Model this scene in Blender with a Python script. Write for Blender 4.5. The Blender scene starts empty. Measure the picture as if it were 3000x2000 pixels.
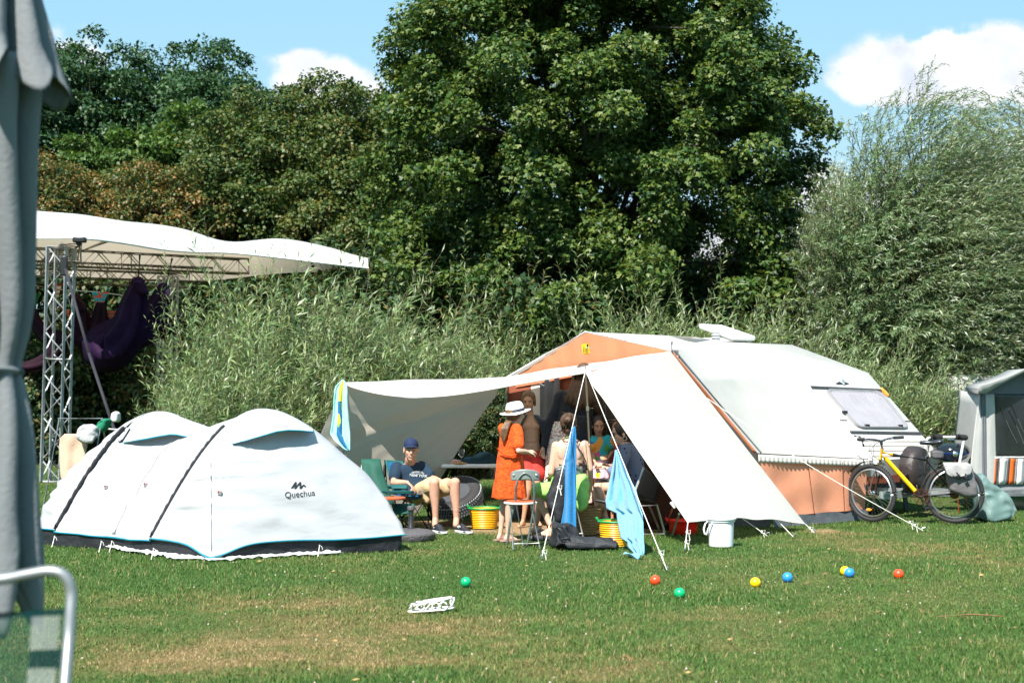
import bpy, bmesh, math, random
import numpy as np
from mathutils import Vector, Matrix, noise
from mathutils.bvhtree import BVHTree
R = math.radians
PI = math.pi
random.seed(7)
rng = np.random.default_rng(11)
scene = bpy.context.scene
COL = scene.collection

# ------------------------------------------------------------------ camera
CAM_H = 1.45
FPX = 50.0 / 36.0 * 3000.0          # focal length in photo pixels
HOR = 1161.0                        # horizon row in the photo
PITCH = math.atan((HOR - 1000.0) / FPX)
cam_d = bpy.data.cameras.new('camera')
cam = bpy.data.objects.new('camera', cam_d)
COL.objects.link(cam)
cam_d.lens = 50.0
cam_d.sensor_width = 36.0
cam_d.sensor_fit = 'HORIZONTAL'
cam_d.clip_start = 0.1
cam_d.clip_end = 5000.0
cam.location = (0, 0, CAM_H)
cam.rotation_euler = (PI / 2 + PITCH, 0, 0)
cam_d.dof.use_dof = True
cam_d.dof.focus_distance = 14.6
cam_d.dof.aperture_fstop = 3.2
scene.camera = cam

# ------------------------------------------------------------------ light
SUN = Vector((-0.31, -0.72, 0.93)).normalized()     # towards the sun
sun_d = bpy.data.lights.new('sun', 'SUN')
sun_d.energy = 4.5
sun_d.angle = R(0.53)
sun_d.color = (1.0, 0.955, 0.88)
sun = bpy.data.objects.new('sun', sun_d)
COL.objects.link(sun)
sun.rotation_euler = SUN.to_track_quat('Z', 'Y').to_euler()
sun.location = (-20, -10, 30)
scene.view_settings.view_transform = 'Standard'
scene.view_settings.look = 'None'
scene.view_settings.exposure = 1.22
scene.view_settings.gamma = 1.0
scene.view_settings.use_curve_mapping = False
scene.cycles.use_denoising = True
scene.cycles.max_bounces = 6
scene.cycles.diffuse_bounces = 3
scene.cycles.glossy_bounces = 2
scene.cycles.transmission_bounces = 5
scene.cycles.transparent_max_bounces = 6
scene.cycles.use_adaptive_sampling = True
scene.cycles.adaptive_threshold = 0.015
scene.cycles.caustics_reflective = False
scene.cycles.caustics_refractive = False


def make_world():
    w = bpy.data.worlds.new('World')
    scene.world = w
    w.use_nodes = True
    nt = w.node_tree
    nt.nodes.clear()
    N, L = nt.nodes, nt.links

    def mth(op, a, b=None, c=None, clamp=False):
        n = N.new('ShaderNodeMath')
        n.operation = op
        n.use_clamp = clamp
        for i, x in enumerate((a, b, c)):
            if x is None:
                continue
            if isinstance(x, (int, float)):
                n.inputs[i].default_value = x
            else:
                L.new(x, n.inputs[i])
        return n.outputs[0]
    out = N.new('ShaderNodeOutputWorld')
    bg = N.new('ShaderNodeBackground')
    sky = N.new('ShaderNodeTexSky')
    sky.sky_type = 'NISHITA'
    sky.sun_disc = False
    sky.sun_elevation = math.asin(SUN.z)
    sky.sun_rotation = math.atan2(SUN.x, SUN.y)
    sky.air_density = 1.0
    sky.dust_density = 0.0
    sky.ozone_density = 2.0
    tc = N.new('ShaderNodeTexCoord')
    sep = N.new('ShaderNodeSeparateXYZ')
    L.new(tc.outputs['Generated'], sep.inputs[0])
    ysafe = mth('MAXIMUM', sep.outputs[1], 0.08)
    u = mth('DIVIDE', sep.outputs[0], ysafe)
    v = mth('DIVIDE', sep.outputs[2], ysafe)
    front = mth('GREATER_THAN', sep.outputs[1], 0.08)
    comb = N.new('ShaderNodeCombineXYZ')
    L.new(u, comb.inputs[0])
    L.new(v, comb.inputs[1])
    n1 = N.new('ShaderNodeTexNoise')
    n1.inputs['Scale'].default_value = 22.0
    n1.inputs['Detail'].default_value = 9.0
    n1.inputs['Roughness'].default_value = 0.58
    L.new(comb.outputs[0], n1.inputs['Vector'])
    # clouds standing in the sky: heading (u), height (v), half sizes, density
    puffs = [(2000, 175, 110, 50, .7), (2150, 115, 150, 58, 1.0), (2330, 110, 130, 60, 1.0), (2090, 205, 170, 36, .6),
             (2290, 200, 130, 40, .65), (730, 190, 100, 58, 1.15), (800, 215, 90, 50, .9), (170, 85, 140, 50, .62),
             (270, 135, 120, 34, .42), (660, 122, 75, 20, .5), (1930, 500, 190, 130, 1.0), (1560, 600, 220, 80, 1.0),
             (2640, 240, 260, 120, .9), (-250, 200, 200, 120, .8)]
    dens = None
    for (px, py, rx, ry, s) in puffs:
        cu, cv = (px - 1176) / 3267.0, (910 - py) / 3267.0
        du = mth('DIVIDE', mth('SUBTRACT', u, cu), rx / 3267.0)
        dv = mth('DIVIDE', mth('SUBTRACT', v, cv), ry / 3267.0)
        r2 = mth('ADD', mth('MULTIPLY', du, du), mth('MULTIPLY', dv, dv))
        g = mth('MULTIPLY', mth('POWER', 2.718, mth('MULTIPLY', r2, -1.0)), s)
        dens = g if dens is None else mth('ADD', dens, g)
    wob = mth('MULTIPLY', mth('SUBTRACT', n1.outputs[0], 0.5), 2.7)
    d2 = mth('ADD', dens, mth('MULTIPLY', wob, mth('MINIMUM', mth('MULTIPLY', dens, 1.6), 1.0)))
    mr = N.new('ShaderNodeMapRange')
    mr.interpolation_type = 'SMOOTHSTEP'
    mr.inputs['From Min'].default_value = 0.22
    mr.inputs['From Max'].default_value = 0.66
    L.new(d2, mr.inputs['Value'])
    fac = mth('MULTIPLY', mr.outputs[0], front, clamp=True)
    tint = N.new('ShaderNodeMix')
    tint.data_type = 'RGBA'
    tint.blend_type = 'MULTIPLY'
    tint.inputs[0].default_value = 1.0
    L.new(sky.outputs[0], tint.inputs[6])
    tint.inputs[7].default_value = (1.25, 1.28, 1.12, 1)
    n2 = N.new('ShaderNodeTexNoise')
    n2.inputs['Scale'].default_value = 30.0
    n2.inputs['Detail'].default_value = 4.0
    L.new(comb.outputs[0], n2.inputs['Vector'])
    cr = N.new('ShaderNodeValToRGB')
    cr.color_ramp.elements[0].position = 0.3
    cr.color_ramp.elements[0].color = (6.4, 6.9, 7.9, 1)
    cr.color_ramp.elements[1].position = 0.62
    cr.color_ramp.elements[1].color = (9.4, 9.4, 9.5, 1)
    L.new(n2.outputs[0], cr.inputs[0])
    base = N.new('ShaderNodeMix')
    base.data_type = 'RGBA'
    base.inputs[0].default_value = .9
    gr = N.new('ShaderNodeValToRGB')
    gr.color_ramp.elements[0].position = 0.0
    gr.color_ramp.elements[0].color = (5.6, 7.6, 8.7, 1)
    gr.color_ramp.elements[1].position = 0.34
    gr.color_ramp.elements[1].color = (2.9, 6.0, 8.3, 1)
    L.new(v, gr.inputs[0])
    L.new(tint.outputs[2], base.inputs[6])
    L.new(gr.outputs[0], base.inputs[7])
    mx = N.new('ShaderNodeMix')
    mx.data_type = 'RGBA'
    L.new(fac, mx.inputs[0])
    L.new(base.outputs[2], mx.inputs[6])
    L.new(cr.outputs[0], mx.inputs[7])
    L.new(mx.outputs[2], bg.inputs[0])
    bg.inputs[1].default_value = 0.054
    L.new(bg.outputs[0], out.inputs[0])


make_world()

# ------------------------------------------------------------------ points from the photo
FWD = Vector((0, math.cos(PITCH), math.sin(PITCH)))
UPV = Vector((0, -math.sin(PITCH), math.cos(PITCH)))
CAMP = Vector((0, 0, CAM_H))


def ray(px, py):
    return Vector((1, 0, 0)) * ((px - 1500) / FPX) - UPV * ((py - 1000) / FPX) + FWD


def P(px, py, Y):                 # photo pixel (3000 wide) at distance Y
    r = ray(px, py)
    return CAMP + r * (Y / r.y)


def Pd(px, py, Y):                # the same, 2352-wide pixels
    return P(px * 1.27551, py * 1.27551, Y)


def G(px, py, z=0.0):             # pixel on the ground
    r = ray(px, py)
    return CAMP + r * ((z - CAM_H) / r.z)


def Gd(px, py, z=0.0):
    return G(px * 1.27551, py * 1.27551, z)


def crop(x0, y0, sc):
    return lambda x, y: (x0 + x * sc, y0 + y * sc)


C1 = crop(0, 600, .44643)
C2 = crop(80, 1150, .5102)
C3 = crop(900, 1050, .38265)
C4 = crop(1400, 1050, .38265)
C5 = crop(1500, 920, .46555)
C6 = crop(2350, 1000, .38258)
CB = crop(2500, 1230, .21048)
CW = crop(1700, 1200, .2807)
CM = crop(1100, 1250, .23599)


def Q(c, x, y, Y):
    a = c(x, y)
    return P(a[0], a[1], Y)


def QG(c, x, y, z=0.0):
    a = c(x, y)
    return G(a[0], a[1], z)


# ------------------------------------------------------------------ materials
def hx(h, k=1.0):
    h = h.lstrip('#')
    o = []
    for i in (0, 2, 4):
        c = int(h[i:i + 2], 16) / 255.0
        c = c / 12.92 if c <= 0.04045 else ((c + 0.055) / 1.055) ** 2.4
        o.append(c * k)
    return tuple(o)


MATS = {}


def M(name, col, rough=.6, metal=0.0, var=.12, vscale=6.0, bump=0.0, bscale=40.0, trans=0.0, tcol=None,
      spec=.5, stretch=None, coat=0.0, alpha=None, sheen=0.0):
    if name in MATS:
        return MATS[name]
    if isinstance(col, str):
        col = hx(col)
    m = bpy.data.materials.new(name)
    m.use_nodes = True
    nt = m.node_tree
    N, L = nt.nodes, nt.links
    b = N['Principled BSDF']
    b.inputs['Roughness'].default_value = rough
    b.inputs['Metallic'].default_value = metal
    b.inputs['Specular IOR Level'].default_value = spec
    b.inputs['Coat Weight'].default_value = coat
    b.inputs['Sheen Weight'].default_value = sheen
    tc = N.new('ShaderNodeTexCoord')
    mp = N.new('ShaderNodeMapping')
    L.new(tc.outputs['Object'], mp.inputs[0])
    if stretch:
        mp.inputs['Scale'].default_value = stretch
    nz = N.new('ShaderNodeTexNoise')
    nz.inputs['Scale'].default_value = vscale
    nz.inputs['Detail'].default_value = 5.0
    L.new(mp.outputs[0], nz.inputs['Vector'])
    mr = N.new('ShaderNodeMapRange')
    mr.inputs['From Min'].default_value = .3
    mr.inputs['From Max'].default_value = .7
    mr.inputs['To Min'].default_value = 1 - var
    mr.inputs['To Max'].default_value = 1 + var
    L.new(nz.outputs[0], mr.inputs['Value'])
    mx = N.new('ShaderNodeMix')
    mx.data_type = 'RGBA'
    mx.blend_type = 'MULTIPLY'
    mx.inputs[0].default_value = 1.0
    mx.inputs[6].default_value = (*col, 1)
    L.new(mr.outputs[0], mx.inputs[7])
    L.new(mx.outputs[2], b.inputs['Base Color'])
    nb = None
    if bump:
        n2 = N.new('ShaderNodeTexNoise')
        n2.inputs['Scale'].default_value = bscale
        n2.inputs['Detail'].default_value = 4.0
        L.new(mp.outputs[0], n2.inputs['Vector'])
        bp = N.new('ShaderNodeBump')
        bp.inputs['Strength'].default_value = bump
        bp.inputs['Distance'].default_value = .02
        L.new(n2.outputs[0], bp.inputs['Height'])
        L.new(bp.outputs[0], b.inputs['Normal'])
        nb = bp
    out = N['Material Output']
    last = b.outputs[0]
    if trans:
        t = N.new('ShaderNodeBsdfTranslucent')
        if tcol:
            t.inputs[0].default_value = (*tcol, 1)
        else:
            L.new(mx.outputs[2], t.inputs[0])
        if nb:
            L.new(nb.outputs[0], t.inputs['Normal'])
        ms = N.new('ShaderNodeMixShader')
        ms.inputs[0].default_value = trans
        L.new(last, ms.inputs[1])
        L.new(t.outputs[0], ms.inputs[2])
        last = ms.outputs[0]
    if alpha is not None:
        tr = N.new('ShaderNodeBsdfTransparent')
        ms = N.new('ShaderNodeMixShader')
        ms.inputs[0].default_value = alpha
        L.new(tr.outputs[0], ms.inputs[1])
        L.new(last, ms.inputs[2])
        last = ms.outputs[0]
    L.new(last, out.inputs[0])
    MATS[name] = m
    return m


def leaf_mat(name, cols, trans=.22, rough=.5, under=None, patch=.5, pscale=.8, spec=.35, tmul=1.6):
    m = bpy.data.materials.new(name)
    m.use_nodes = True
    nt = m.node_tree
    N, L = nt.nodes, nt.links
    b = N['Principled BSDF']
    b.inputs['Roughness'].default_value = rough
    b.inputs['Specular IOR Level'].default_value = spec
    g = N.new('ShaderNodeNewGeometry')
    tc = N.new('ShaderNodeTexCoord')
    nz = N.new('ShaderNodeTexNoise')
    nz.inputs['Scale'].default_value = pscale
    nz.inputs['Detail'].default_value = 3
    L.new(tc.outputs['Object'], nz.inputs['Vector'])
    m1 = N.new('ShaderNodeMath')
    m1.operation = 'MULTIPLY_ADD'
    L.new(nz.outputs[0], m1.inputs[0])
    m1.inputs[1].default_value = patch * 2
    m1.inputs[2].default_value = -patch
    m2 = N.new('ShaderNodeMath')
    m2.operation = 'ADD'
    L.new(m1.outputs[0], m2.inputs[0])
    L.new(g.outputs['Random Per Island'], m2.inputs[1])
    cr = N.new('ShaderNodeValToRGB')
    els = cr.color_ramp.elements
    while len(els) < len(cols):
        els.new(.5)
    for i, c in enumerate(cols):
        els[i].position = i / (len(cols) - 1)
        els[i].color = (*c, 1)
    L.new(m2.outputs[0], cr.inputs[0])
    colo = cr.outputs[0]
    if under:
        mx = N.new('ShaderNodeMix')
        mx.data_type = 'RGBA'
        L.new(g.outputs['Backfacing'], mx.inputs[0])
        L.new(colo, mx.inputs[6])
        mx.inputs[7].default_value = (*under, 1)
        colo = mx.outputs[2]
    L.new(colo, b.inputs['Base Color'])
    t = N.new('ShaderNodeBsdfTranslucent')
    tm = N.new('ShaderNodeMix')
    tm.data_type = 'RGBA'
    tm.blend_type = 'MULTIPLY'
    tm.inputs[0].default_value = 1
    L.new(cr.outputs[0], tm.inputs[6])
    tm.inputs[7].default_value = (tmul * 1.1, tmul, tmul * .5, 1)
    L.new(tm.outputs[2], t.inputs[0])
    ms = N.new('ShaderNodeMixShader')
    ms.inputs[0].default_value = trans
    L.new(b.outputs[0], ms.inputs[1])
    L.new(t.outputs[0], ms.inputs[2])
    L.new(ms.outputs[0], N['Material Output'].inputs[0])
    MATS[name] = m
    return m


# ------------------------------------------------------------------ mesh helpers
OFF = {}


def meta(o, label=None, cat=None, group=None, kind=None):
    if label:
        o['label'] = label
    if cat:
        o['category'] = cat
    if group:
        o['group'] = group
    if kind:
        o['kind'] = kind
    return o


def thing(name, label, cat, loc=(0, 0, 0), group=None, rz=0.0, local=False):
    o = bpy.data.objects.new(name, None)
    COL.objects.link(o)
    o.empty_display_size = .1
    o.location = loc
    o.rotation_euler = (0, 0, rz)
    OFF[o.name] = Vector((0, 0, 0)) if local else Vector(loc)
    return meta(o, label, cat, group)


def frame_of(d):
    d = Vector(d).normalized()
    a = Vector((0, 0, 1)) if abs(d.z) < .9 else Vector((1, 0, 0))
    s = d.cross(a).normalized()
    return s, s.cross(d).normalized()


class MB:
    def __init__(self):
        self.v, self.f, self.m = [], [], []

    def add(self, vs, fs, mi=0):
        o = len(self.v)
        self.v += [Vector(x) for x in vs]
        self.f += [tuple(i + o for i in f) for f in fs]
        self.m += [mi] * len(fs)
        return self

    def rings(self, rs, closed=True, cap=True, mi=0):
        n = len(rs[0])
        vs = [p for r in rs for p in r]
        fs = []
        for i in range(len(rs) - 1):
            for j in range(n if closed else n - 1):
                k = (j + 1) % n
                fs.append((i * n + j, i * n + k, (i + 1) * n + k, (i + 1) * n + j))
        if cap and closed:
            fs.append(tuple(reversed(range(n))))
            fs.append(tuple((len(rs) - 1) * n + j for j in range(n)))
        return self.add(vs, fs, mi)

    def tube(self, pts, r, n=8, cap=True, mi=0, loop=False):
        pts = [Vector(p) for p in pts]
        m = len(pts)
        rr = r if isinstance(r, (list, tuple)) else [r] * m
        rs = []
        ps = None
        for i in range(m):
            if loop:
                d = pts[(i + 1) % m] - pts[i - 1]
            else:
                d = pts[min(i + 1, m - 1)] - pts[max(i - 1, 0)]
            if d.length < 1e-9:
                d = Vector((0, 0, 1))
            d.normalize()
            if ps is None:
                s, t = frame_of(d)
            else:
                s = ps - d * ps.dot(d)
                s = s.normalized() if s.length > 1e-6 else frame_of(d)[0]
                t = d.cross(s)
            ps = s
            rs.append([pts[i] + (s * math.cos(2 * PI * j / n) + t * math.sin(2 * PI * j / n)) * rr[i] for j in range(n)])
        if loop:
            rs.append(rs[0])
            return self.rings(rs, cap=False, mi=mi)
        return self.rings(rs, cap=cap, mi=mi)

    def cap_tube(self, a, b, ra, rb, n=12, mi=0):       # rounded limb segment
        a, b = Vector(a), Vector(b)
        d = b - a
        L = max(d.length, 1e-5)
        d = d / L
        s, t = frame_of(d)
        rs = []
        for k in range(5):
            th = -PI / 2 + PI / 2 * (k + .3) / 4.3
            rs.append((a + d * (math.sin(th) * ra), math.cos(th) * ra))
        rs.append((a, ra))
        rs.append((a + d * L * .5, (ra + rb) * .5))
        rs.append((b, rb))
        for k in range(5):
            th = PI / 2 * (k + 1) / 5.3
            rs.append((b + d * (math.sin(th) * rb), math.cos(th) * rb))
        return self.rings([[c + (s * math.cos(2 * PI * j / n) + t * math.sin(2 * PI * j / n)) * r for j in range(n)] for c, r in rs], mi=mi)

    def limb(self, pts, rad, n=12, mi=0):
        for i in range(len(pts) - 1):
            self.cap_tube(pts[i], pts[i + 1], rad[i], rad[i + 1], n, mi)
        return self

    def box(self, c, size, rot=None, mi=0):
        c = Vector(c)
        h = Vector(size) * .5
        Rm = rot if rot is not None else Matrix.Identity(3)
        vs = [c + Rm @ Vector((sx * h.x, sy * h.y, sz * h.z)) for sx in (-1, 1) for sy in (-1, 1) for sz in (-1, 1)]
        return self.add(vs, [(0, 1, 3, 2), (4, 6, 7, 5), (0, 4, 5, 1), (2, 3, 7, 6), (0, 2, 6, 4), (1, 5, 7, 3)], mi)

    def bar(self, a, b, w, h, mi=0):                    # box beam between two points
        a, b = Vector(a), Vector(b)
        d = (b - a).normalized()
        s, t = frame_of(d)
        rs = [[p + s * x * w / 2 + t * y * h / 2 for x, y in ((-1, -1), (1, -1), (1, 1), (-1, 1))] for p in (a, b)]
        return self.rings(rs, mi=mi)

    def lathe(self, prof, c=(0, 0, 0), axis=(0, 0, 1), n=24, cap=True, mi=0):
        c = Vector(c)
        d = Vector(axis).normalized()
        s, t = frame_of(d)
        return self.rings([[c + d * z + (s * math.cos(2 * PI * j / n) + t * math.sin(2 * PI * j / n)) * max(r, 1e-4) for j in range(n)] for r, z in prof], cap=cap, mi=mi)

    def ell(self, c, rad, rot=None, nu=16, nv=10, mi=0):
        c = Vector(c)
        Rm = rot if rot is not None else Matrix.Identity(3)
        rs = []
        for i in range(nv + 1):
            th = -PI / 2 + PI * (i + .02) / (nv + .04)
            rs.append([c + Rm @ Vector((rad[0] * math.cos(th) * math.cos(2 * PI * j / nu), rad[1] * math.cos(th) * math.sin(2 * PI * j / nu), rad[2] * math.sin(th))) for j in range(nu)])
        return self.rings(rs, mi=mi)

    def grid(self, fn, nu, nv, mi=0):
        vs = [fn(i / nu, j / nv) for j in range(nv + 1) for i in range(nu + 1)]
        fs = [(j * (nu + 1) + i, j * (nu + 1) + i + 1, (j + 1) * (nu + 1) + i + 1, (j + 1) * (nu + 1) + i) for j in range(nv) for i in range(nu)]
        if callable(mi):
            o = len(self.v)
            self.v += [Vector(x) for x in vs]
            self.f += [tuple(i + o for i in f) for f in fs]
            self.m += [mi((i + .5) / nu, (j + .5) / nv) for j in range(nv) for i in range(nu)]
            return self
        return self.add(vs, fs, mi)

    def ico(self):
        return self

    def bvh(self):
        return BVHTree.FromPolygons([tuple(x) for x in self.v], self.f)

    def build(self, name, mats, parent=None, smooth=40, thick=0.0, bevel=0.0, sub=0, voxel=0.0, vsm=4, matfn=None, loc=None, toff=0.0):
        off = OFF.get(parent.name, Vector((0, 0, 0))) if parent else (Vector(loc) if loc is not None else Vector((0, 0, 0)))
        me = bpy.data.meshes.new(name)
        me.from_pydata([tuple(x - off) for x in self.v], [], self.f)
        if not isinstance(mats, (list, tuple)):
            mats = [mats]
        if voxel:
            tmp = bpy.data.objects.new('tmp', me)
            COL.objects.link(tmp)
            a = tmp.modifiers.new('r', 'REMESH')
            a.mode = 'VOXEL'
            a.voxel_size = voxel
            if vsm:
                s = tmp.modifiers.new('s', 'SMOOTH')
                s.iterations = vsm
                s.factor = .5
            dg = bpy.context.evaluated_depsgraph_get()
            me2 = bpy.data.meshes.new_from_object(tmp.evaluated_get(dg))
            bpy.data.objects.remove(tmp)
            bpy.data.meshes.remove(me)
            me = me2
            me.name = name
            me.materials.clear()
        for m in mats:
            me.materials.append(m)
        if voxel:
            if matfn:
                idx = [matfn(p.center + off) for p in me.polygons]
                me.polygons.foreach_set('material_index', idx)
        else:
            me.polygons.foreach_set('material_index', self.m)
        if smooth:
            me.polygons.foreach_set('use_smooth', [True] * len(me.polygons))
            if smooth < 180 and not voxel:
                me.set_sharp_from_angle(angle=R(smooth))
        me.update()
        o = bpy.data.objects.new(name, me)
        COL.objects.link(o)
        if parent:
            o.parent = parent
            OFF[o.name] = off
        else:
            o.location = off
            OFF[o.name] = off
        if bevel:
            b = o.modifiers.new('bevel', 'BEVEL')
            b.width = bevel
            b.segments = 2
            b.limit_method = 'ANGLE'
            b.angle_limit = R(35)
        if thick:
            s = o.modifiers.new('solid', 'SOLIDIFY')
            s.thickness = thick
            s.offset = toff
        if sub:
            s = o.modifiers.new('sub', 'SUBSURF')
            s.levels = s.render_levels = sub
        return o


def each(fn, items, name, mats, parent, **kw):
    for it in items:
        mb = MB()
        fn(mb, it)
        mb.build(name, mats, parent, **kw)


def copy_tree(o, parent=None):
    c = o.copy()
    COL.objects.link(c)
    if parent:
        c.parent = parent
    OFF[c.name] = OFF.get(o.name, Vector((0, 0, 0)))
    for ch in list(o.children):
        copy_tree(ch, c)
    return c


def np_mesh(name, V, F, mats, attr=None, smooth=False):
    me = bpy.data.meshes.new(name)
    n, (m, k) = len(V), F.shape
    me.vertices.add(n)
    me.vertices.foreach_set('co', np.ascontiguousarray(V, dtype=np.float32).ravel())
    me.loops.add(m * k)
    me.loops.foreach_set('vertex_index', np.ascontiguousarray(F, dtype=np.int32).ravel())
    me.polygons.add(m)
    me.polygons.foreach_set('loop_start', np.arange(0, m * k, k, dtype=np.int32))
    if smooth:
        me.polygons.foreach_set('use_smooth', np.ones(m, dtype=bool))
    if attr:
        for an, av in attr.items():
            a = me.attributes.new(an, 'FLOAT', 'POINT')
            a.data.foreach_set('value', np.ascontiguousarray(av, dtype=np.float32))
    me.update(calc_edges=True)
    for mm in (mats if isinstance(mats, (list, tuple)) else [mats]):
        me.materials.append(mm)
    return me


def nrm(a):
    return a / np.maximum(np.linalg.norm(a, axis=1, keepdims=True), 1e-9)


def lerp(a, b, t):
    return a + (b - a) * t


def rows_at(rows, y):
    for i in range(len(rows) - 1):
        if y <= rows[i + 1][0]:
            a, b = rows[i], rows[i + 1]
            t = (y - a[0]) / max(b[0] - a[0], 1e-6)
            return [lerp(p, q, t) for p, q in zip(a, b)]
    return rows[-1]


def puffy(mb, c, rows, Y, depth, n=20, nz=14, power=2.4, mi=0, wob=0.0, ws=9.0, tw=None):
    """closed solid whose width follows rows of (y, xL, xR) in a crop; depth is its size along the view"""
    rs = []
    y0, y1 = rows[0][0], rows[-1][0]
    for k in range(nz + 1):
        y = lerp(y0, y1, k / nz)
        r = rows_at(rows, y)
        a, b = Q(c, r[1], y, Y), Q(c, r[2], y, Y)
        cc, hw = (a + b) / 2, (b - a).length / 2
        dd = depth / 2 * (r[3] if len(r) > 3 else 1.0)
        if k in (0, nz):
            hw *= .8
            dd *= .6
        ring = []
        for j in range(n):
            t = 2 * PI * j / n
            cx, sx = math.cos(t), math.sin(t)
            p = cc + Vector((math.copysign(abs(cx) ** (2 / power), cx) * hw, math.copysign(abs(sx) ** (2 / power), sx) * dd, 0))
            if wob:
                q = noise.noise_vector(p * ws) * wob
                p = p + Vector((q.x, q.y, q.z))
            ring.append(p)
        rs.append(ring)
    return mb.rings(rs, mi=mi)


def rowsheet(mb, c, rows, Yf, nu=24, nv=40, fold=.02, nf=5, seed=0, mi=0):
    y0, y1 = rows[0][0], rows[-1][0]

    def fn(u, v):
        y = lerp(y0, y1, v)
        r = rows_at(rows, y)
        x = lerp(r[1], r[2], u)
        Y = Yf(x, y) + fold * math.sin(u * nf * 2 * PI + seed + 1.3 * math.sin(v * 3)) * min(1, v * 4 + .15) + .5 * fold * noise.noise(Vector((u * 3, v * 4, seed)))
        return Q(c, x, y, Y)
    return mb.grid(fn, nu, nv, mi)


def text_geo(s, size=1.0, shear=0.0, spacing=1.0):
    cu = bpy.data.curves.new('t', 'FONT')
    cu.body = s
    cu.size = size
    cu.align_x = 'CENTER'
    cu.align_y = 'CENTER'
    cu.shear = shear
    cu.space_character = spacing
    cu.resolution_u = 3
    o = bpy.data.objects.new('t', cu)
    COL.objects.link(o)
    dg = bpy.context.evaluated_depsgraph_get()
    me = bpy.data.meshes.new_from_object(o.evaluated_get(dg))
    vs = [v.co.copy() for v in me.vertices]
    fs = [tuple(p.vertices) for p in me.polygons]
    bpy.data.objects.remove(o)
    bpy.data.curves.remove(cu)
    bpy.data.meshes.remove(me)
    return vs, fs


def cast(bvh, px, py, lift=.003):
    d = ray(px, py).normalized()
    h = bvh.ray_cast(CAMP, d)
    if h[0] is None:
        return None
    n = h[1]
    if n.dot(d) > 0:
        n = -n
    return h[0] + n * lift


def text_on(mb, bvh, s, cx, cy, width, ang=0.0, lift=.003, squash=1.0, arch=0.0, shear=0.0, mi=0):
    """lay lettering onto a surface; centre, width in photo pixels"""
    vs, fs = text_geo(s, 1.0, shear)
    w = max(v.x for v in vs) - min(v.x for v in vs)
    k = width / w
    out = []
    ca, sa = math.cos(ang), math.sin(ang)
    for v in vs:
        x, y = v.x * k, v.y * k * squash
        y -= arch * (2 * x / width) ** 2
        p = cast(bvh, cx + x * ca - y * sa, cy - (x * sa + y * ca), lift)
        if p is None:
            return
        out.append(p)
    mb.add(out, fs, mi)


def poly_on(mb, bvh, pts, lift=.003, mi=0):
    out = [cast(bvh, x, y, lift) for x, y in pts]
    if all(o is not None for o in out):
        mb.add(out, [tuple(range(len(out)))], mi)


# ------------------------------------------------------------------ common materials
m_white_fab = M('white_tent_fabric', (.42, .425, .44), .55, var=.02, bump=.5, bscale=3, stretch=(1, 1, 2.6), trans=.06)
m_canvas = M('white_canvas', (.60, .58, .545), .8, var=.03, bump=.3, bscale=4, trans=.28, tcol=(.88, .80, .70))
m_pvc = M('white_membrane', (.70, .70, .70), .6, var=.03, bump=.1, bscale=2, trans=.38, tcol=(.72, .58, .45))
m_teal = M('teal_piping', hx('#0088a0', .8), .5)
m_black_fab = M('black_fabric', (.012, .013, .017), .65, var=.4, bump=.5, bscale=18)
m_black = M('black_plastic', (.012, .012, .014), .4)
m_alu = M('aluminium_tube', (.26, .27, .275), .4, .5, var=.08)
m_galv = M('galvanised_steel', (.5, .5, .5), .45, .9, var=.15)
m_rope = M('white_rope', (.72, .70, .64), .85, var=.1)
m_steel_dark = M('dark_steel', (.07, .07, .075), .4, .6)
m_rust = M('terracotta_canvas', hx('#e58a62', .8), .85, var=.08, vscale=3, bump=.25, bscale=5, trans=.12)
m_grey_mud = M('grey_mudflap', (.075, .085, .095), .7, var=.25, bump=.5, bscale=9)

# ================================================================== GROUND
DRY = [(P(430, 1850, 1).x, 0, 0, 0, 0)]  # replaced below
DRYP = []
for (px, py, rx, ry, s) in [(520, 1385, 420, 30, .55), (650, 1480, 520, 60, .75), (1010, 1440, 200, 30, .5), (1640, 1420, 300, 22, .8),
                            (1330, 1395, 130, 14, .4), (2200, 1262, 190, 22, 1.0), (2330, 1290, 130, 16, .9), (1980, 1240, 130, 16, .55),
                            (1900, 1220, 80, 10, .7), (1150, 1500, 380, 50, .55), (1850, 1500, 300, 40, .3), (250, 1420, 120, 20, .4), (1060, 1262, 160, 14, .5),
                            (2050, 1400, 200, 20, .2), (350, 1530, 200, 40, .5), (1420, 1540, 260, 40, .45)]:
    c = Gd(px, py)
    a, b = Gd(px, py - ry), Gd(px, py + ry)
    DRYP.append((c.x, c.y, rx * c.y / 3267.0, max((a.y - b.y) / 2, .12), s))
BARE = []
for (px, py, rx, ry, s) in [(1180, 1208, 170, 16, 1.0), (1330, 1210, 120, 20, 1.0), (1480, 1205, 90, 14, .9), (1000, 1200, 90, 10, .7), (1895, 1216, 40, 6, .7),
                            (2345, 1155, 60, 10, 1.0), (2150, 1175, 60, 6, .5)]:
    c = Gd(px, py)
    a, b = Gd(px, py - ry), Gd(px, py + ry)
    BARE.append((c.x, c.y, rx * c.y / 3267.0, max((a.y - b.y) / 2, .12), s))


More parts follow.
